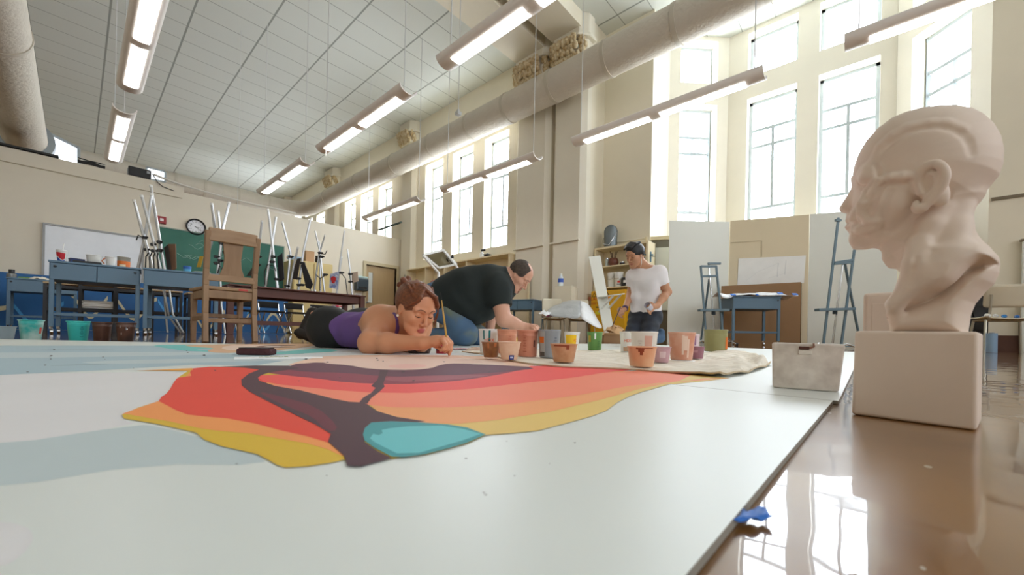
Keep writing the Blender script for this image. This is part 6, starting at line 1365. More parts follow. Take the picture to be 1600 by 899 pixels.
bb.build('base_block', bust_m, bust, bevel=.004, seg=4, smooth=50)
# ================================================================ the three painters
def frame_of(pos, f, scale=1., up=(0, 0, 1)):
    "head frame: x forward, y to the head's left, z up; f, up in (side, ahead, height)"
    f = kv(V(f)).normalized(); u = kv(V(up)); y = u.cross(f).normalized(); z = f.cross(y)
    return MX(((f.x, y.x, z.x, pos.x), (f.y, y.y, z.y, pos.y), (f.z, y.z, z.z, pos.z), (0, 0, 0, 1))) @ MX.Scale(scale, 4)
PROF = [(.07, -.113), (.084, -.106), (.087, -.094), (.081, -.084), (.086, -.07), (.083, -.052), (.083, -.02), (.082, .008), (.091, .024), (.09, .05), (.077, .083), (.045, .109), (0, .12), (-.045, .113), (-.083, .088), (-.101, .048), (-.102, .008), (-.09, -.028), (-.072, -.05), (-.03, -.062), (.0, -.08), (.03, -.102)]
def head(sd, M, neck, rn=.055, fem=False, jaw=1.):
    sd.frame(M)
    sd.slab(PROF, .074, .085, .012)
    sd.ell((-.012, 0, .035), (.09, .074, .084), .02)
    for s in (-1, 1):
        sd.ell((.05, .044*s, -.022), (.03, .024, .026), .025)
        sd.cap((.045, .048*s, -.07), (.074, .018*s, -.102), .016*jaw, .014, .02)
        sd.cap((.084, .015*s, .025), (.074, .05*s, .024), .0095, .008, .014)
    for s in (-1, 1):
        sd.ell((.095, .033*s, .004), (.017, .018, .0115), .014, 's')
        sd.ell((.0735, .033*s, .002), (.0135, .0155, .0125), .003)
    nl = .104 if fem else .11
    sd.cap((.083, 0, .016), (nl-.003, 0, -.03), .006, .0085, .012)
    sd.ell((nl-.002, 0, -.035), (.0095, .009, .0085), .008)
    for s in (-1, 1): sd.ell((.093, .0125*s, -.04), (.01, .007, .0075), .006)
    sd.ell((.0865, 0, -.0635), (.0095, .022, .0052), .004); sd.ell((.0855, 0, -.0745), (.0095, .018, .0062), .004)
    sd.cap((.094, -.02, -.0688), (.094, .02, -.0688), .0012, .0012, .003, 's')
    sd.ell((.078, 0, -.1), (.014, .017, .0125), .015)
    for s in (-1, 1):
        rt_ = MX.Rotation(R(20)*s, 4, 'Z') @ MX.Rotation(R(-12), 4, 'Y')
        sd.ell((-.006, .076*s, -.004), (.0165, .0075, .031), .006, 'u', rt_); sd.ell((.0, .084*s, -.002), (.008, .006, .016), .004, 's', rt_)
    inv = M.inverted(); nk = inv @ V(neck)
    sd.cap((-.022, 0, -.045), tuple(nk), rn, rn*1.12, .03)
    sd.frame(MX.Identity(4))
def face_bits(t, sd, M, brow_m, lash_m, eye_open=.0):
    def on(y, z, off=.0006):
        p = sd.surf(M @ V((.16, y, z)), M.to_3x3() @ V((-1, 0, 0)), .12*M.to_scale()[0]); return (p if p is not None else M @ V((.085, y, z)))+(M.to_3x3() @ V((off/M.to_scale()[0], 0, 0)))
    sc_ = M.to_scale()[0]
    for s in (-1, 1):
        B().tube([on(s*y, z) for y, z in ((.014, .0245), (.024, .03), (.036, .031), (.05, .0245))], [.0016*sc_, .0026*sc_, .0024*sc_, .001*sc_], 8, flat=.7).build('eyebrow', brow_m, t, smooth=True)
        B().tube([on(s*y, z) for y, z in ((.0195, -.003), (.026, -.0058), (.034, -.0068), (.042, -.0055), (.049, -.001))], [.0008*sc_, .0015*sc_, .0017*sc_, .0016*sc_, .0008*sc_], 6).build('eyelashes', lash_m, t, smooth=True)
def lips_region(M, extra=None):
    inv = np.array(M.inverted())
    def fn(c):
        q = c @ inv[:3, :3].T+inv[:3, 3]; d = ((q[:, 1]/.0225)**2+((q[:, 2]+.069)/.0108)**2 < 1) & (q[:, 0] > .074) & (q[:, 0] < .105)
        r = d.astype(int)
        return r if extra is None else extra(c, q, r)
    return fn
def fingers(sd, specs, r=.0085):
    for pts in specs: sd.chain([tuple(C(*p)) for p in pts], [r*1.08, r, r*.95, r*.8][:len(pts)], .004)
def cloth(sd, name, m, parent, h, wr=(.004, 38.), seed=0, cut=None):
    "cloth surface with creases running through it"
    def ex(A, ax):
        x, y, z = ax[0][:, None, None], ax[1][None, :, None], ax[2][None, None, :]; a, f = wr
        w = a*np.sin(f*(x*.7+y*.5+z*.9)+2.2*np.sin(9*(x-y)+seed)+1.4*np.sin(13*z+seed))*np.sin(f*.43*(x-y*.8+z*.4)+seed*1.7)
        A = A+w.astype(f32)
        if cut is not None: A = np.maximum(A, cut(x, y, z).astype(f32))
        return A
    return sd_object(name, sd, h, m, parent, extra=ex)
def half(p, n):
    "half-space whose outside lies along n from point p"
    n = V(n).normalized(); return lambda x, y, z: (x-p[0])*n.x+(y-p[1])*n.y+(z-p[2])*n.z
def tc(*a): return tuple(C(*a))
def tk(*a): return tuple(K(*a))
skin_w = mat('skin_warm', (214, 152, 116), .5, noise=(30, .02)); skin_w.node_tree.nodes['Principled BSDF'].inputs['Subsurface Weight'].default_value = .08
skin_p = mat('skin_pink', (216, 164, 140), .5, noise=(30, .03)); skin_y = mat('skin_tan', (196, 144, 112), .5, noise=(30, .02)); lip_m = mat('lips', (186, 96, 92), .4); lip_n = mat('lips_plain', (184, 118, 100), .45)
blackish = mat('lash_black', (34, 24, 22), .6)
# ---------------------------------------------------------------- the lying woman
w_ax = V((.7, .72, 0)); wv = lambda p, k: tuple(V(p)+kv(w_ax)*k)
ub, mb_, pv = K(-.545, 1.93, .115), K(-.7, 2.05, .1), K(-.915, 2.2, .105)
HM = frame_of(C(648.5, 484.5, 1.66), (.70, -.60, -.40), .9)
W = SD()
for s in (-1, 1):
    W.cap(wv(ub, .085*s), wv(mb_, .06*s), .078, .074, .05); W.cap(wv(mb_, .06*s), wv(pv, .08*s), .074, .096, .05)
W.ell(tuple(K(-.62, 1.97, .13)), (.12, .12, .055), .05)
for s, kn, an, hl, toe in ((-1, K(-1.16, 2.5, .065), K(-1.30, 2.68, .045), C(494, 529, 2.72), C(482, 524, 2.74)), (1, K(-1.05, 2.6, .075), K(-1.27, 2.78, .165), C(491, 492.5, 2.84), C(481, 512, 2.8))):
    hp_ = V(wv(pv, .09*s)); W.cap(tuple(hp_+V((0, 0, .012))), tuple(hp_+kv(V((-.03, .03, 0)))), .1, .094, .05); W.cap(tuple(hp_), tuple(kn), .088, .055, .04); W.cap(tuple(kn), tuple(kn.lerp(an, .45)), .05, .048, .03); W.cap(tuple(kn.lerp(an, .45)), tuple(an), .046, .032, .02); W.cap(tuple(an), tuple(hl), .032, .027, .02); W.cap(tuple(hl), tuple(toe), .026, .02, .015)
nk_ = C(619, 506, 1.80); shR = C(594, 505, 1.83); shL = K(-.47, 1.98, .15)
W.cap(tuple(nk_), tuple(shR), .05, .062, .05); W.cap(tuple(nk_), tuple(shL), .05, .055, .05); W.cap(tuple(nk_), tuple(ub), .06, .075, .06)
W.cap(tuple(shR), tuple(ub), .06, .07, .06)
elR = C(579, 537, 1.66); elR.z = .05; wrR = C(661, 537, 1.555)
W.cap(tuple(shR), tuple(elR), .06, .047, .04); W.cap(tuple(elR), tuple(elR.lerp(wrR, .35)), .044, .041, .03); W.cap(tuple(elR.lerp(wrR, .35)), tuple(wrR), .041, .0245, .02)
elL = K(-.485, 1.83, .05); W.cap(tuple(shL), tuple(elL), .05, .04, .04); W.cap(tuple(elL), tuple(K(-.38, 1.70, .04)), .038, .027, .02)
W.cap(tc(661, 537, 1.555), tc(683, 532.5, 1.545), .023, .02, .015); W.cap(tc(680, 535, 1.535), tc(692, 530, 1.525), .017, .012, .012); W.cap(tc(680, 533, 1.56), tc(697, 529, 1.56), .017, .012, .012); W.cap(tc(672, 536, 1.55), tc(690, 534, 1.54), .018, .014, .012)
fingers(W, [[(698, 529, 1.562), (704.5, 536, 1.56), (703.5, 545, 1.552), (701.5, 552, 1.548)], [(698.5, 529.5, 1.545), (705, 537, 1.54), (704, 547, 1.535), (702, 554, 1.537)], [(695, 530, 1.53), (701, 538, 1.522), (699, 546.5, 1.52), (695, 550, 1.525)], [(691, 531.5, 1.517), (696, 539.5, 1.508), (693, 546, 1.508), (688.5, 548, 1.512)], [(676, 540, 1.57), (687, 544.5, 1.572), (694, 547, 1.562), (699.5, 551, 1.553)]])
head(W, HM, nk_, .05, True, .9)
t = thing('person', "woman in a purple tank top lying on the board, painting with a long brush", 'person', tuple(K(-.9, 2.1, ZM)), 0, 'painters')
sd_object('body', W, .0042, [skin_w, lip_m], t, region=lips_region(HM))
T_ = SD()
for s in (-1, 1):
    T_.cap(wv(ub.lerp(mb_, .0), .085*s), wv(mb_, .063*s), .0825, .08, .05); T_.cap(wv(mb_, .063*s), wv(mb_.lerp(pv, .8), .077*s), .08, .097, .05)
T_.ell(tuple(K(-.66, 2.0, .125)), (.11, .11, .058), .05)
purple = mat('purple_jersey', (110, 78, 146), .75, noise=(9, .05))
axd = kv(V((.72, -.7, 0)))
cloth(T_, 'tank_top', purple, t, .005, (.0035, 55.), 1, lambda x, y, z: np.maximum(half(ub.lerp(mb_, .12), axd)(x, y, z), half(mb_.lerp(pv, .55), -axd)(x, y, z)))
def draped(pts, out, m, name, w=.011, fl=.35):
    P = []
    for p in pts:
        p = V(p); P.append(p)
    B().tube(P, w, 8, flat=fl).build(name, m, t, smooth=True)
def on_w(px, py, off=.004):
    r = V(ray(px, py)); p = W.surf(V((0, 0, CAMH))+r*1.2, r, r.length*1.2, 300); return p-r.normalized()*off if p is not None else C(px, py, 1.8)
draped([on_w(x, y) for x, y in ((616, 490), (619.5, 494), (621.5, 500), (622, 510), (620, 521))], 0, purple, 'shoulder_strap', .009, .4)
Lg = SD()
for s, kn, an in ((-1, K(-1.16, 2.5, .065), K(-1.30, 2.68, .045)), (1, K(-1.05, 2.6, .075), K(-1.27, 2.78, .165))):
    hp_ = V(wv(pv, .09*s)); Lg.cap(tuple(hp_+V((0, 0, .012))), tuple(hp_+kv(V((-.03, .03, 0)))), .107, .1, .05); Lg.cap(tuple(hp_), tuple(kn), .095, .061, .04); Lg.cap(tuple(kn), tuple(kn.lerp(an, .3)), .056, .052, .03)
    Lg.cap(wv(mb_.lerp(pv, .6), .077*s), wv(pv, .082*s), .088, .1, .05)
cloth(Lg, 'leggings', mat('leggings_black', (26, 28, 30), .7), t, .0055, (.002, 40.), 2)
sandal = mat('sandal_black', (30, 24, 22), .6)
for hl, toe, nm in ((C(494, 529, 2.72), C(482, 524, 2.74), 'sandal'), (C(491, 492.5, 2.84), C(481, 512, 2.8), 'sandal')):
    Sh = SD(); dd_ = (toe-hl).normalized(); ds_ = kv(V((-.9, .2, -.1))).normalized(); a_, b_2 = hl-dd_*.03+ds_*.018, toe+dd_*.06+ds_*.018; Sh.cap(tuple(a_), tuple(b_2), .031, .03, .02); Sh.cap(tuple(a_+ds_*.02), tuple(b_2+ds_*.015), .03, .026, .01); sd_object(nm, Sh, .005, sandal, t)
    B().tube([hl+kv(V((.03, -.02, .03))), hl+kv(V((.0, -.035, .0))), hl+kv(V((.02, -.02, -.035)))], .006, 8).build('ankle_strap', sandal, t, smooth=True)
hair_w = mat('auburn_hair', (146, 84, 48), .42, rgb2=(84, 46, 30), noise=(14, .3), stretch=(2, 9, 9), bump=(60, .6, .004))
Hw = SD(); Hw.frame(HM)
Hw.ell((-.016, 0, .038), (.104, .088, .094), .01)
Hw.ell((.108, 0, -.03), (.062, .078, .1), .012, 's'); Hw.ell((.05, .0, -.1), (.085, .12, .08), .02, 's'); Hw.ell((-.03, 0, -.125), (.1, .1, .07), .02, 's')
for s in (-1, 1): Hw.ell((.005, .092*s, -.012), (.026, .03, .036), .01, 's')
for k in range(6):
    a = k/5.; Hw.chain([(.05-.05*a, -.02+.01*a, .122), (.083-.045*a, .03+.012*a, .094-.006*a), (.07-.05*a, .066+.008*a, .05), (.03-.055*a, .083, .01+.02*a)], [.007, .009, .009, .006], .006)
    Hw.chain([(.05-.05*a, -.02, .122), (.08-.045*a, -.05-.006*a, .085), (.045-.04*a, -.078, .03)], [.007, .009, .006], .006)
for k in range(9):
    a = k*.7; Hw.chain([(-.085+.026*math.cos(a), .035*math.sin(a), .075+.02*math.sin(a*2)), (-.1+.028*math.cos(a+.8), .04*math.sin(a+.8), .088+.02*math.cos(a*3)), (-.085+.02*math.cos(a+1.6), .025*math.sin(a+1.6), .085)], [.012, .014, .01], .006)
for k in range(8): y = -.06+.016*k; Hw.chain([(.07-.3*y*y*10*.1, y, .085-abs(y)*.35), (.0, y*1.12, .13-abs(y)*.3), (-.07, y*.7, .1)], [.004, .006, .005], .003)
sd_object('hair', Hw, .003, hair_w, t)
for k in range(5):
    q = [HM @ V(p) for p in ((.07, .06+.003*k, .05), (.066, .078+.002*k, .02-.003*k), (.05+.004*k, .083, -.025-.012*k))]; B().tube(q, .0013, 5).build('loose_strand', hair_w, t, smooth=True)
face_bits(t, W, HM, mat('brow_brown', (92, 54, 36), .7), blackish)
p = HM @ V((.0, -.084, -.034)); B().ball(p, .0055, 10).build('earring', mat('pearl', (236, 226, 214), .2), t, smooth=True)
c = K(-.27, 1.74, .045)
for k, cl_ in enumerate(((70, 150, 80), (190, 40, 48), (30, 30, 60), (226, 226, 226))): q = C(650+4.5*k, 522+1.2*k, 1.74); B().tube([q+V((0, 0, .018))-RT*.004, q, q-V((0, 0, .03))+RT*.006], .005, 8, flat=.5).build('neck_ribbon', mat('ribbon_%d' % k, cl_, .6), t, smooth=True)
# her brush
bt_, tp = C(701.5, 559, 1.545), C(690, 470, 1.50); bt_.z = ZM+.0012
t2 = thing('paint_brush', "long gold-handled brush upright in the lying woman's hand, its tip on the board", 'brush', tuple(bt_))
dl_ = (tp-bt_)
B().tube([bt_+dl_*.16, bt_+dl_*.35, bt_+dl_*.7, tp], [.003, .0042, .0038, .0022], 10).build('handle', mat('gold_handle', (196, 160, 84), .35), t2, smooth=True); B().tube([tp, tp+dl_*.13], [.0012, .0008], 6).build('hanging_tip', blackish, t2)
B().tube([bt_+dl_*.07, bt_+dl_*.17], [.0042, .0034], 10).build('ferrule', mat('ferrule_copper', (196, 130, 104), .35, .4), t2, smooth=True); B().tube([bt_, bt_+dl_*.075], [.0016, .0052], 10).build('bristles', mat('bristles_peach', (226, 150, 124), .6), t2, smooth=True)
# ---------------------------------------------------------------- the kneeling man
HM2 = frame_of(C(811, 432, 2.92), (.66, -.2, -.70), .93)
Mn = SD(); lat = kv(V((.15, 1, 0))).normalized()
ch, be, pe = C(768, 450, 2.98), C(738, 461, 3.0), C(697, 472, 3.05)
for s in (-1, 1):
    Mn.cap(tuple(ch+lat*.08*s), tuple(be+lat*.07*s), .135, .165, .06); Mn.cap(tuple(be+lat*.07*s), tuple(pe+lat*.08*s), .165, .15, .06)
nk2 = C(796, 436, 2.96); sN, sF = C(778, 452, 2.80), C(788, 447, 3.18)
Mn.cap(tuple(nk2), tuple(ch), .075, .13, .08)
for q in (sN, sF): Mn.cap(tuple(q), tuple(ch), .08, .1, .08)
eN, wN = C(787, 500, 2.74), C(823, 513.5, 2.78)
Mn.cap(tuple(sN), tuple(eN), .072, .05, .04); Mn.cap(tuple(eN), tuple(eN.lerp(wN, .4)), .047, .043, .03); Mn.cap(tuple(eN.lerp(wN, .4)), tuple(wN), .042, .029, .02)
Mn.cap(tuple(sF), tc(768, 490, 3.2), .07, .048, .04); Mn.cap(tc(768, 490, 3.2), tc(764, 530, 3.2), .045, .033, .03); Mn.cap(tc(764, 531, 3.2), tc(772, 535, 3.14), .03, .022, .02)
Mn.cap(tc(823, 513, 2.78), tc(831, 512, 2.77), .03, .026, .02); Mn.cap(tc(826, 514, 2.76), tc(835, 513, 2.74), .023, .02, .015)
fingers(Mn, [[(834, 510.5, 2.80), (840, 513, 2.78), (839.5, 519, 2.76), (836, 521, 2.75)], [(834.5, 511, 2.775), (840, 514.5, 2.75), (838.5, 520, 2.735), (834.5, 521.5, 2.73)], [(833, 512, 2.75), (838, 516, 2.725), (836, 521, 2.715), (832, 522, 2.715)], [(830.5, 513, 2.73), (834.5, 517, 2.705), (832.5, 521, 2.70), (829, 521.5, 2.705)], [(827, 510.5, 2.81), (834, 509, 2.83), (839, 510.5, 2.815), (842, 513, 2.80)]], .0105)
kN, kF = C(729, 528, 2.86), C(744, 528, 3.14); kN.z = kF.z = .075+ZM
for hp_, kn, ft in ((C(700, 478, 2.93), kN, K(-.60, 3.0, .07)), (C(705, 478, 3.2), kF, K(-.45, 3.3, .07))):
    Mn.cap(tuple(hp_), tuple(kn), .1, .055, .05); Mn.cap(tuple(kn), tuple(ft), .052, .04, .03); Mn.cap(tuple(ft), tuple(ft+kv(V((-.1, .02, -.01)))), .04, .03, .02)
head(Mn, HM2, nk2, .068, False, 1.15)
t = thing('person', 'heavy man in a dark shirt and paint-smeared jeans kneeling forward over the paint tubs', 'person', tuple(K(-.3, 3.0, ZM)), 0, 'painters')
inv2 = np.array(HM2.inverted())
sd_object('body', Mn, .0052, [skin_p, lip_n], t, region=lips_region(HM2))
Sh = SD()
for s in (-1, 1):
    Sh.cap(tuple(ch+lat*.085*s), tuple(be+lat*.07*s), .15, .18, .07); Sh.cap(tuple(be+lat*.07*s), tuple(be.lerp(pe, .75)+lat*.08*s), .18, .172, .07)
    Sh.cap(tuple(be+V((0, 0, -.03))+lat*.05*s+RT*.03), tuple(be+V((0, 0, -.05))+lat*.05*s), .16, .15, .08)
Sh.cap(tuple(nk2), tuple(ch), .084, .145, .08)
for q, e_ in ((sN, eN), (sF, C(768, 490, 3.2))): Sh.cap(tuple(q), tuple(ch), .094, .11, .08); Sh.cap(tuple(q), tuple(q.lerp(e_, .55)), .09, .077, .04)
shirt_m = mat('shirt_dark_green', (26, 36, 36), .8, noise=(10, .05))
dN = (eN-sN).normalized(); nd = (nk2-ch).normalized()
def shirt_cut(x, y, z):
    a = np.minimum(np.maximum(half(sN.lerp(eN, .62), dN)(x, y, z), -(((x-eN.x)**2+(y-eN.y)**2+(z-eN.z)**2)**.5-.17)), 9)
    b = half(nk2+nd*.02, nd)(x, y, z); hp_b = HM2.translation
    c = np.maximum(b, -(((x-hp_b.x)**2+(y-hp_b.y)**2+(z-hp_b.z)**2)**.5-.13))
    return np.maximum(a-.0, c) if False else np.where(((x-eN.x)**2+(y-eN.y)**2+(z-eN.z)**2) < .028, half(sN.lerp(eN, .6), dN)(x, y, z), np.where(((x-hp_b.x)**2+(y-hp_b.y)**2+(z-hp_b.z)**2) < .018, b, -1.))
cloth(Sh, 't_shirt', shirt_m, t, .006, (.005, 26.), 3, shirt_cut)
jean = mat('jeans_smeared', (84, 114, 146), .8, rgb2=(110, 122, 112), noise=(4, .06), bump=(300, .2, .002)); jean2 = mat('jeans_blue', (84, 112, 142), .8, rgb2=(60, 84, 112), noise=(5, .25))
Je = SD()
for hp_, kn, ft in ((C(700, 478, 2.93), kN, K(-.60, 3.0, .07)), (C(705, 478, 3.2), kF, K(-.45, 3.3, .07))):
    Je.cap(tuple(hp_), tuple(kn+V((0, 0, .008))), .128, .079, .05); Je.cap(tuple(kn+V((0, 0, .008))), tuple(ft), .075, .06, .03)
for s in (-1, 1): Je.cap(tuple(pe+lat*.08*s), tuple(pe.lerp(be, .3)+lat*.08*s), .16, .155, .06)
cloth(Je, 'jeans', jean, t, .006, (.006, 34.), 5)
for ft in (K(-.60, 3.0, .07), K(-.45, 3.3, .07)):
    Sx = SD(); Sx.cap(tuple(ft+kv(V((-.05, .01, 0)))), tuple(ft+kv(V((-.14, .03, -.02)))), .05, .036, .02); Sx.cap(tuple(ft+kv(V((-.13, .03, -.02)))), tuple(ft+kv(V((-.13, .03, -.035)))), .03, .028, .02); sd_object('shoe', Sx, .006, mat('shoe_grey', (70, 66, 62), .7), t)
hair_m = mat('cropped_grey_hair', (92, 80, 72), .8, rgb2=(60, 52, 48), noise=(60, .2), bump=(400, .5, .002))
Hm = SD(); Hm.frame(HM2); Hm.ell((-.014, 0, .037), (.1, .0855, .092), .01); Hm.ell((.1, 0, .03), (.066, .075, .1), .012, 's'); Hm.ell((.1, 0, -.05), (.085, .12, .1), .015, 's'); Hm.ell((-.03, 0, -.11), (.12, .12, .08), .015, 's'); Hm.ell((.03, 0, .135), (.05, .045, .03), .015, 's')
sd_object('hair', Hm, .0035, hair_m, t)
face_bits(t, Mn, HM2, mat('brow_grey', (110, 80, 66), .7), blackish)
Bd = SD(); Bd.frame(HM2); Bd.ell((.083, 0, -.098), (.0105, .02, .018), .004); Bd.cap((.0875, -.02, -.055), (.0875, .02, -.055), .0035, .0035, .003)
sd_object('stubble', Bd, .003, mat('stubble', (150, 108, 88), .8), t)
# ---------------------------------------------------------------- the young man
HM3 = frame_of(C(992.5, 400, 3.86), (-.80, -.46, -.38), .93)
Y = SD(); yl = kv(V((.72, -.69, 0))); yf = kv(V((-.69, -.72, 0)))
cy, wy, py_ = C(1009, 438, 3.86), C(1009, 470, 3.9), C(1008, 497, 3.92)
for s in (-1, 1): Y.cap(tuple(cy+yl*.065*s), tuple(wy+yl*.055*s), .078, .072, .05); Y.cap(tuple(wy+yl*.055*s), tuple(py_+yl*.065*s), .072, .078, .05)
nky = C(1003, 417, 3.88); sl, sr = cy+yl*.14+V((0, 0, .05)), cy-yl*.13+V((0, 0, .05))
for q in (sl, sr): Y.cap(tuple(nky), tuple(q), .045, .048, .05); Y.cap(tuple(q), tuple(cy), .055, .085, .06)
el_, wl = C(1043, 457, 3.80), C(1027, 478.5, 3.66); er_, wr_ = C(985, 462, 4.0), C(977, 482, 3.85)
Y.cap(tuple(sl), tuple(el_), .047, .037, .03); Y.cap(tuple(el_), tuple(el_.lerp(wl, .4)), .038, .036, .02); Y.cap(tuple(el_.lerp(wl, .4)), tuple(wl), .036, .025, .02)
Y.cap(tuple(sr), tuple(er_), .047, .037, .03); Y.cap(tuple(er_), tuple(wr_), .038, .025, .02)
Y.cap(tuple(wl), tc(1020, 482, 3.63), .024, .022, .015); Y.cap(tuple(wl), tc(1021, 479, 3.62), .022, .018, .015)
fingers(Y, [[(1019, 478, 3.60), (1014.5, 478, 3.58), (1012, 480, 3.585), (1012, 483, 3.6)], [(1019, 481, 3.60), (1014, 481.5, 3.575), (1011.5, 484, 3.585), (1012, 486.5, 3.6)], [(1019.5, 484, 3.61), (1015, 485, 3.585), (1013, 487.5, 3.59), (1014, 489.5, 3.605)], [(1020, 486, 3.62), (1017, 487.5, 3.60), (1015.5, 490, 3.605), (1016.5, 491.5, 3.615)], [(1022, 477, 3.62), (1018, 474, 3.60), (1014.5, 473.5, 3.60), (1012, 475, 3.61)]], .0095)
Y.cap(tuple(wr_), tc(973, 487, 3.82), .024, .021, .015)
fingers(Y, [[(972, 485.5, 3.80), (967.5, 485.5, 3.79), (966, 489, 3.79), (968, 491.5, 3.80)], [(972, 487.5, 3.80), (967, 488, 3.785), (966, 491.5, 3.79), (968.5, 493.5, 3.80)], [(973, 489.5, 3.80), (968.5, 491, 3.785), (968, 494, 3.79), (970, 495.5, 3.80)], [(974, 491, 3.81), (970.5, 493.5, 3.80), (970.5, 496, 3.80), (972.5, 497, 3.81)], [(974, 484, 3.83), (970, 482, 3.82), (966.5, 483, 3.81), (965, 485.5, 3.80)]], .0095)
kl, kr = C(1012, 533, 3.62), C(984, 533, 3.72); kl.z = kr.z = .07+ZM
for s, kn, ft in ((1, kl, K(1.36, 3.83, .06)), (-1, kr, K(1.24, 4.08, .06))):
    hp_ = py_+yl*.07*s; Y.cap(tuple(hp_), tuple(kn), .07, .048, .04); Y.cap(tuple(kn), tuple(ft), .046, .036, .03); Y.cap(tuple(ft), tuple(ft+kv(V((.08, .05, .02)))), .038, .03, .02)
head(Y, HM3, nky, .052, False, .95)
t = thing('person', 'young man in a white T-shirt and dark jeans kneeling by the yellow cabinet', 'person', tuple(K(1.25, 3.85, ZM)), 0, 'painters')
sd_object('body', Y, .005, [skin_y, lip_n], t, region=lips_region(HM3))
Ts = SD()
for s in (-1, 1): Ts.cap(tuple(cy+yl*.067*s), tuple(wy+yl*.058*s), .089, .085, .05); Ts.cap(tuple(wy+yl*.058*s), tuple(py_+V((0, 0, .03))+yl*.066*s), .085, .09, .05)
for q, e_ in ((sl, el_), (sr, er_)): Ts.cap(tuple(nky+V((0, 0, -.02))), tuple(q), .046, .056, .05); Ts.cap(tuple(q), tuple(cy), .056, .082, .06); Ts.cap(tuple(q), tuple(q.lerp(e_, .55)), .058, .056, .03)
def ts_cut(x, y, z):
    nb = nky+V((0, 0, -.005))
    def sg(a, b, r):
        t_ = np.clip(((x-a.x)*(b-a).x+(y-a.y)*(b-a).y+(z-a.z)*(b-a).z)/(b-a).length_squared, 0, 1.4); return (x-a.x-(b-a).x*t_)**2+(y-a.y-(b-a).y*t_)**2+(z-a.z-(b-a).z*t_)**2 < r*r
    f1 = np.where(sg(sl, el_, .066), half(sl.lerp(el_, .55), el_-sl)(x, y, z), -1.); f2 = np.where(sg(sr, er_, .062), half(sr.lerp(er_, .55), er_-sr)(x, y, z), -1.)
    return np.maximum(np.maximum(np.maximum(f1, f2), (C(1008, 489.5, 3.85).z-z)+0*x+0*y), np.where((x-nb.x)**2+(y-nb.y)**2 < .008, z-nb.z, -1.))
cloth(Ts, 't_shirt', mat('tshirt_white', (236, 232, 236), .8), t, .0055, (.0045, 32.), 7, ts_cut)
Jy = SD()
for s, kn, ft in ((1, kl, K(1.36, 3.83, .06)), (-1, kr, K(1.24, 4.08, .06))):
    hp_ = py_+yl*.07*s; Jy.cap(tuple(hp_), tuple(kn), .09, .064, .04); Jy.cap(tuple(kn), tuple(ft), .062, .05, .03)
    Jy.cap(tuple(py_+yl*.075*s), tuple(py_+V((0, 0, .06))+yl*.06*s), .086, .082, .05)
cloth(Jy, 'jeans', mat('jeans_black', (30, 32, 38), .8, rgb2=(54, 62, 78), noise=(6, .2)), t, .006, (.004, 30.), 9)
for ft, m_ in ((K(1.36, 3.83, .06), jean2), (K(1.24, 4.08, .06), jean2)):
    Sx = SD(); Sx.cap(tuple(ft+kv(V((.01, .01, .02)))), tuple(ft+kv(V((.11, .07, .03)))), .057, .05, .02); Sx.cap(tuple(ft+kv(V((.1, .06, .04)))), tuple(ft+kv(V((.12, .07, .09)))), .045, .035, .02); sd_object('shoe', Sx, .006, m_, t)
hair_y = mat('black_hair', (22, 20, 22), .45, noise=(30, .1), bump=(160, .6, .003))
Hy = SD(); Hy.frame(HM3); Hy.ell((-.016, 0, .038), (.106, .0885, .096), .01); Hy.ell((.02, 0, .105), (.07, .06, .036), .02)
for k in range(9): y = -.052+.013*k; Hy.chain([(-.05, y, .118), (.02, y*1.1, .138-abs(y)*.35), (.08, y*.95, .112-abs(y)*.35)], [.014, .016, .011], .006)
Hy.ell((.112, 0, -.025), (.066, .085, .102), .01, 's'); Hy.ell((.05, 0, -.1), (.085, .12, .085), .012, 's'); Hy.ell((-.03, 0, -.12), (.11, .12, .075), .012, 's')
sd_object('hair', Hy, .0035, hair_y, t)
face_bits(t, Y, HM3, blackish, blackish)
q = [HM3 @ V(p) for p in ((.012, .084, -.012), (.02, .088, -.03), (.02, .08, -.08), (.03, .05, -.14), (.05, .02, -.2))]; B().tube(q, .0022, 6).build('earphone', wp, t, smooth=True)
a = wr_.lerp(C(973, 487, 3.82), .15); B().tube([a-(wr_-er_).normalized()*.012, a+(wr_-er_).normalized()*.012], .031, 16).build('wristband', mat('band_violet', (70, 50, 90), .6), t, smooth=40)
p0, p1 = C(969.5, 480, 3.79), C(956, 512, 3.7)
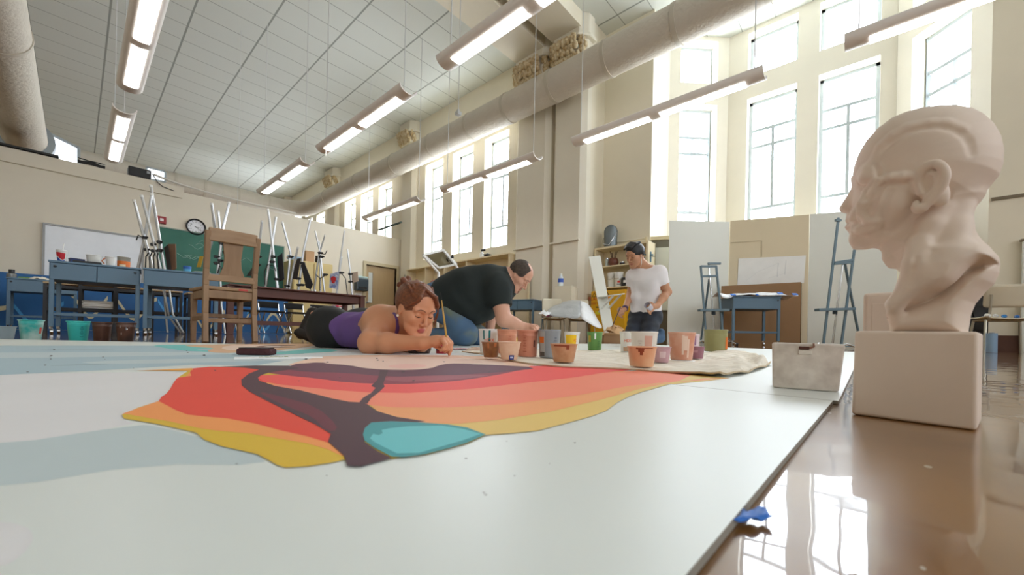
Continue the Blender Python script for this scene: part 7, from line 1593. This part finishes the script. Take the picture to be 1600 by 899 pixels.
t2 = thing('paint_brush', "slim dark brush pointing down from the young man's lowered hand", 'brush', tuple(p1)); B().tube([p0, p0.lerp(p1, .75)], [.005, .004], 8).build('handle', mat('brush_dark', (52, 40, 40), .4), t2); B().tube([p0.lerp(p1, .75), p1], [.006, .002], 8).build('bristles', mat('bristle_brown', (70, 50, 44), .7), t2)
p = C(1014, 480, 3.575); t2 = thing('metal_cup', "small pale grey cup held at the young man's hip", 'cup', tuple(p)); ax_ = kv(V((-.5, -.4, .35))).normalized(); B().lathe([(0, -.03), (.026, -.03), (.03, .03), (.028, .03), (.024, -.02), (0, -.02)], p, 20, ax=tuple(ax_)).build('cup_body', mat('cup_grey', (196, 190, 200), .4), t2, smooth=40); B().lathe([(.031, .026), (.032, .03), (.03, .033)], p, 20, ax=tuple(ax_)).build('rim', chrome, t2, smooth=40)
# ================================================================ camera, light, exposure
cd = bpy.data.cameras.new('camera'); cam = bpy.data.objects.new('camera', cd); COL.objects.link(cam)
cd.sensor_fit = 'HORIZONTAL'; cd.sensor_width = 36.; cd.lens = 36*F/1600
# optical axis sits at (0, HY) in the levelled frame
ox, oy = -SN*HY, CS*HY
cd.shift_x = -ox/1600; cd.shift_y = oy/1600
cd.clip_start = .02; cd.clip_end = 120
fw = FW; rt = RT*CS+UP*SN; up = UP*CS-RT*SN
cam.matrix_world = MX(((rt.x, up.x, -fw.x, 0), (rt.y, up.y, -fw.y, 0), (rt.z, up.z, -fw.z, CAMH), (0, 0, 0, 1)))
cd.dof.use_dof = True; cd.dof.focus_distance = 1.7; cd.dof.aperture_fstop = 8
sc = bpy.context.scene; sc.camera = cam
w = bpy.data.worlds.new('sky'); sc.world = w; w.use_nodes = True
w.node_tree.nodes['Background'].inputs[0].default_value = (.85, .93, 1, 1); w.node_tree.nodes['Background'].inputs[1].default_value = 1.
sc.view_settings.view_transform = 'Standard'; sc.view_settings.look = 'None'; sc.view_settings.gamma = 1; sc.view_settings.use_curve_mapping = False
sc.view_settings.exposure = .96
sc.cycles.max_bounces = 10; sc.cycles.diffuse_bounces = 6; sc.cycles.glossy_bounces = 4; sc.cycles.caustics_reflective = False; sc.cycles.caustics_refractive = False
sc.cycles.sample_clamp_indirect = 6
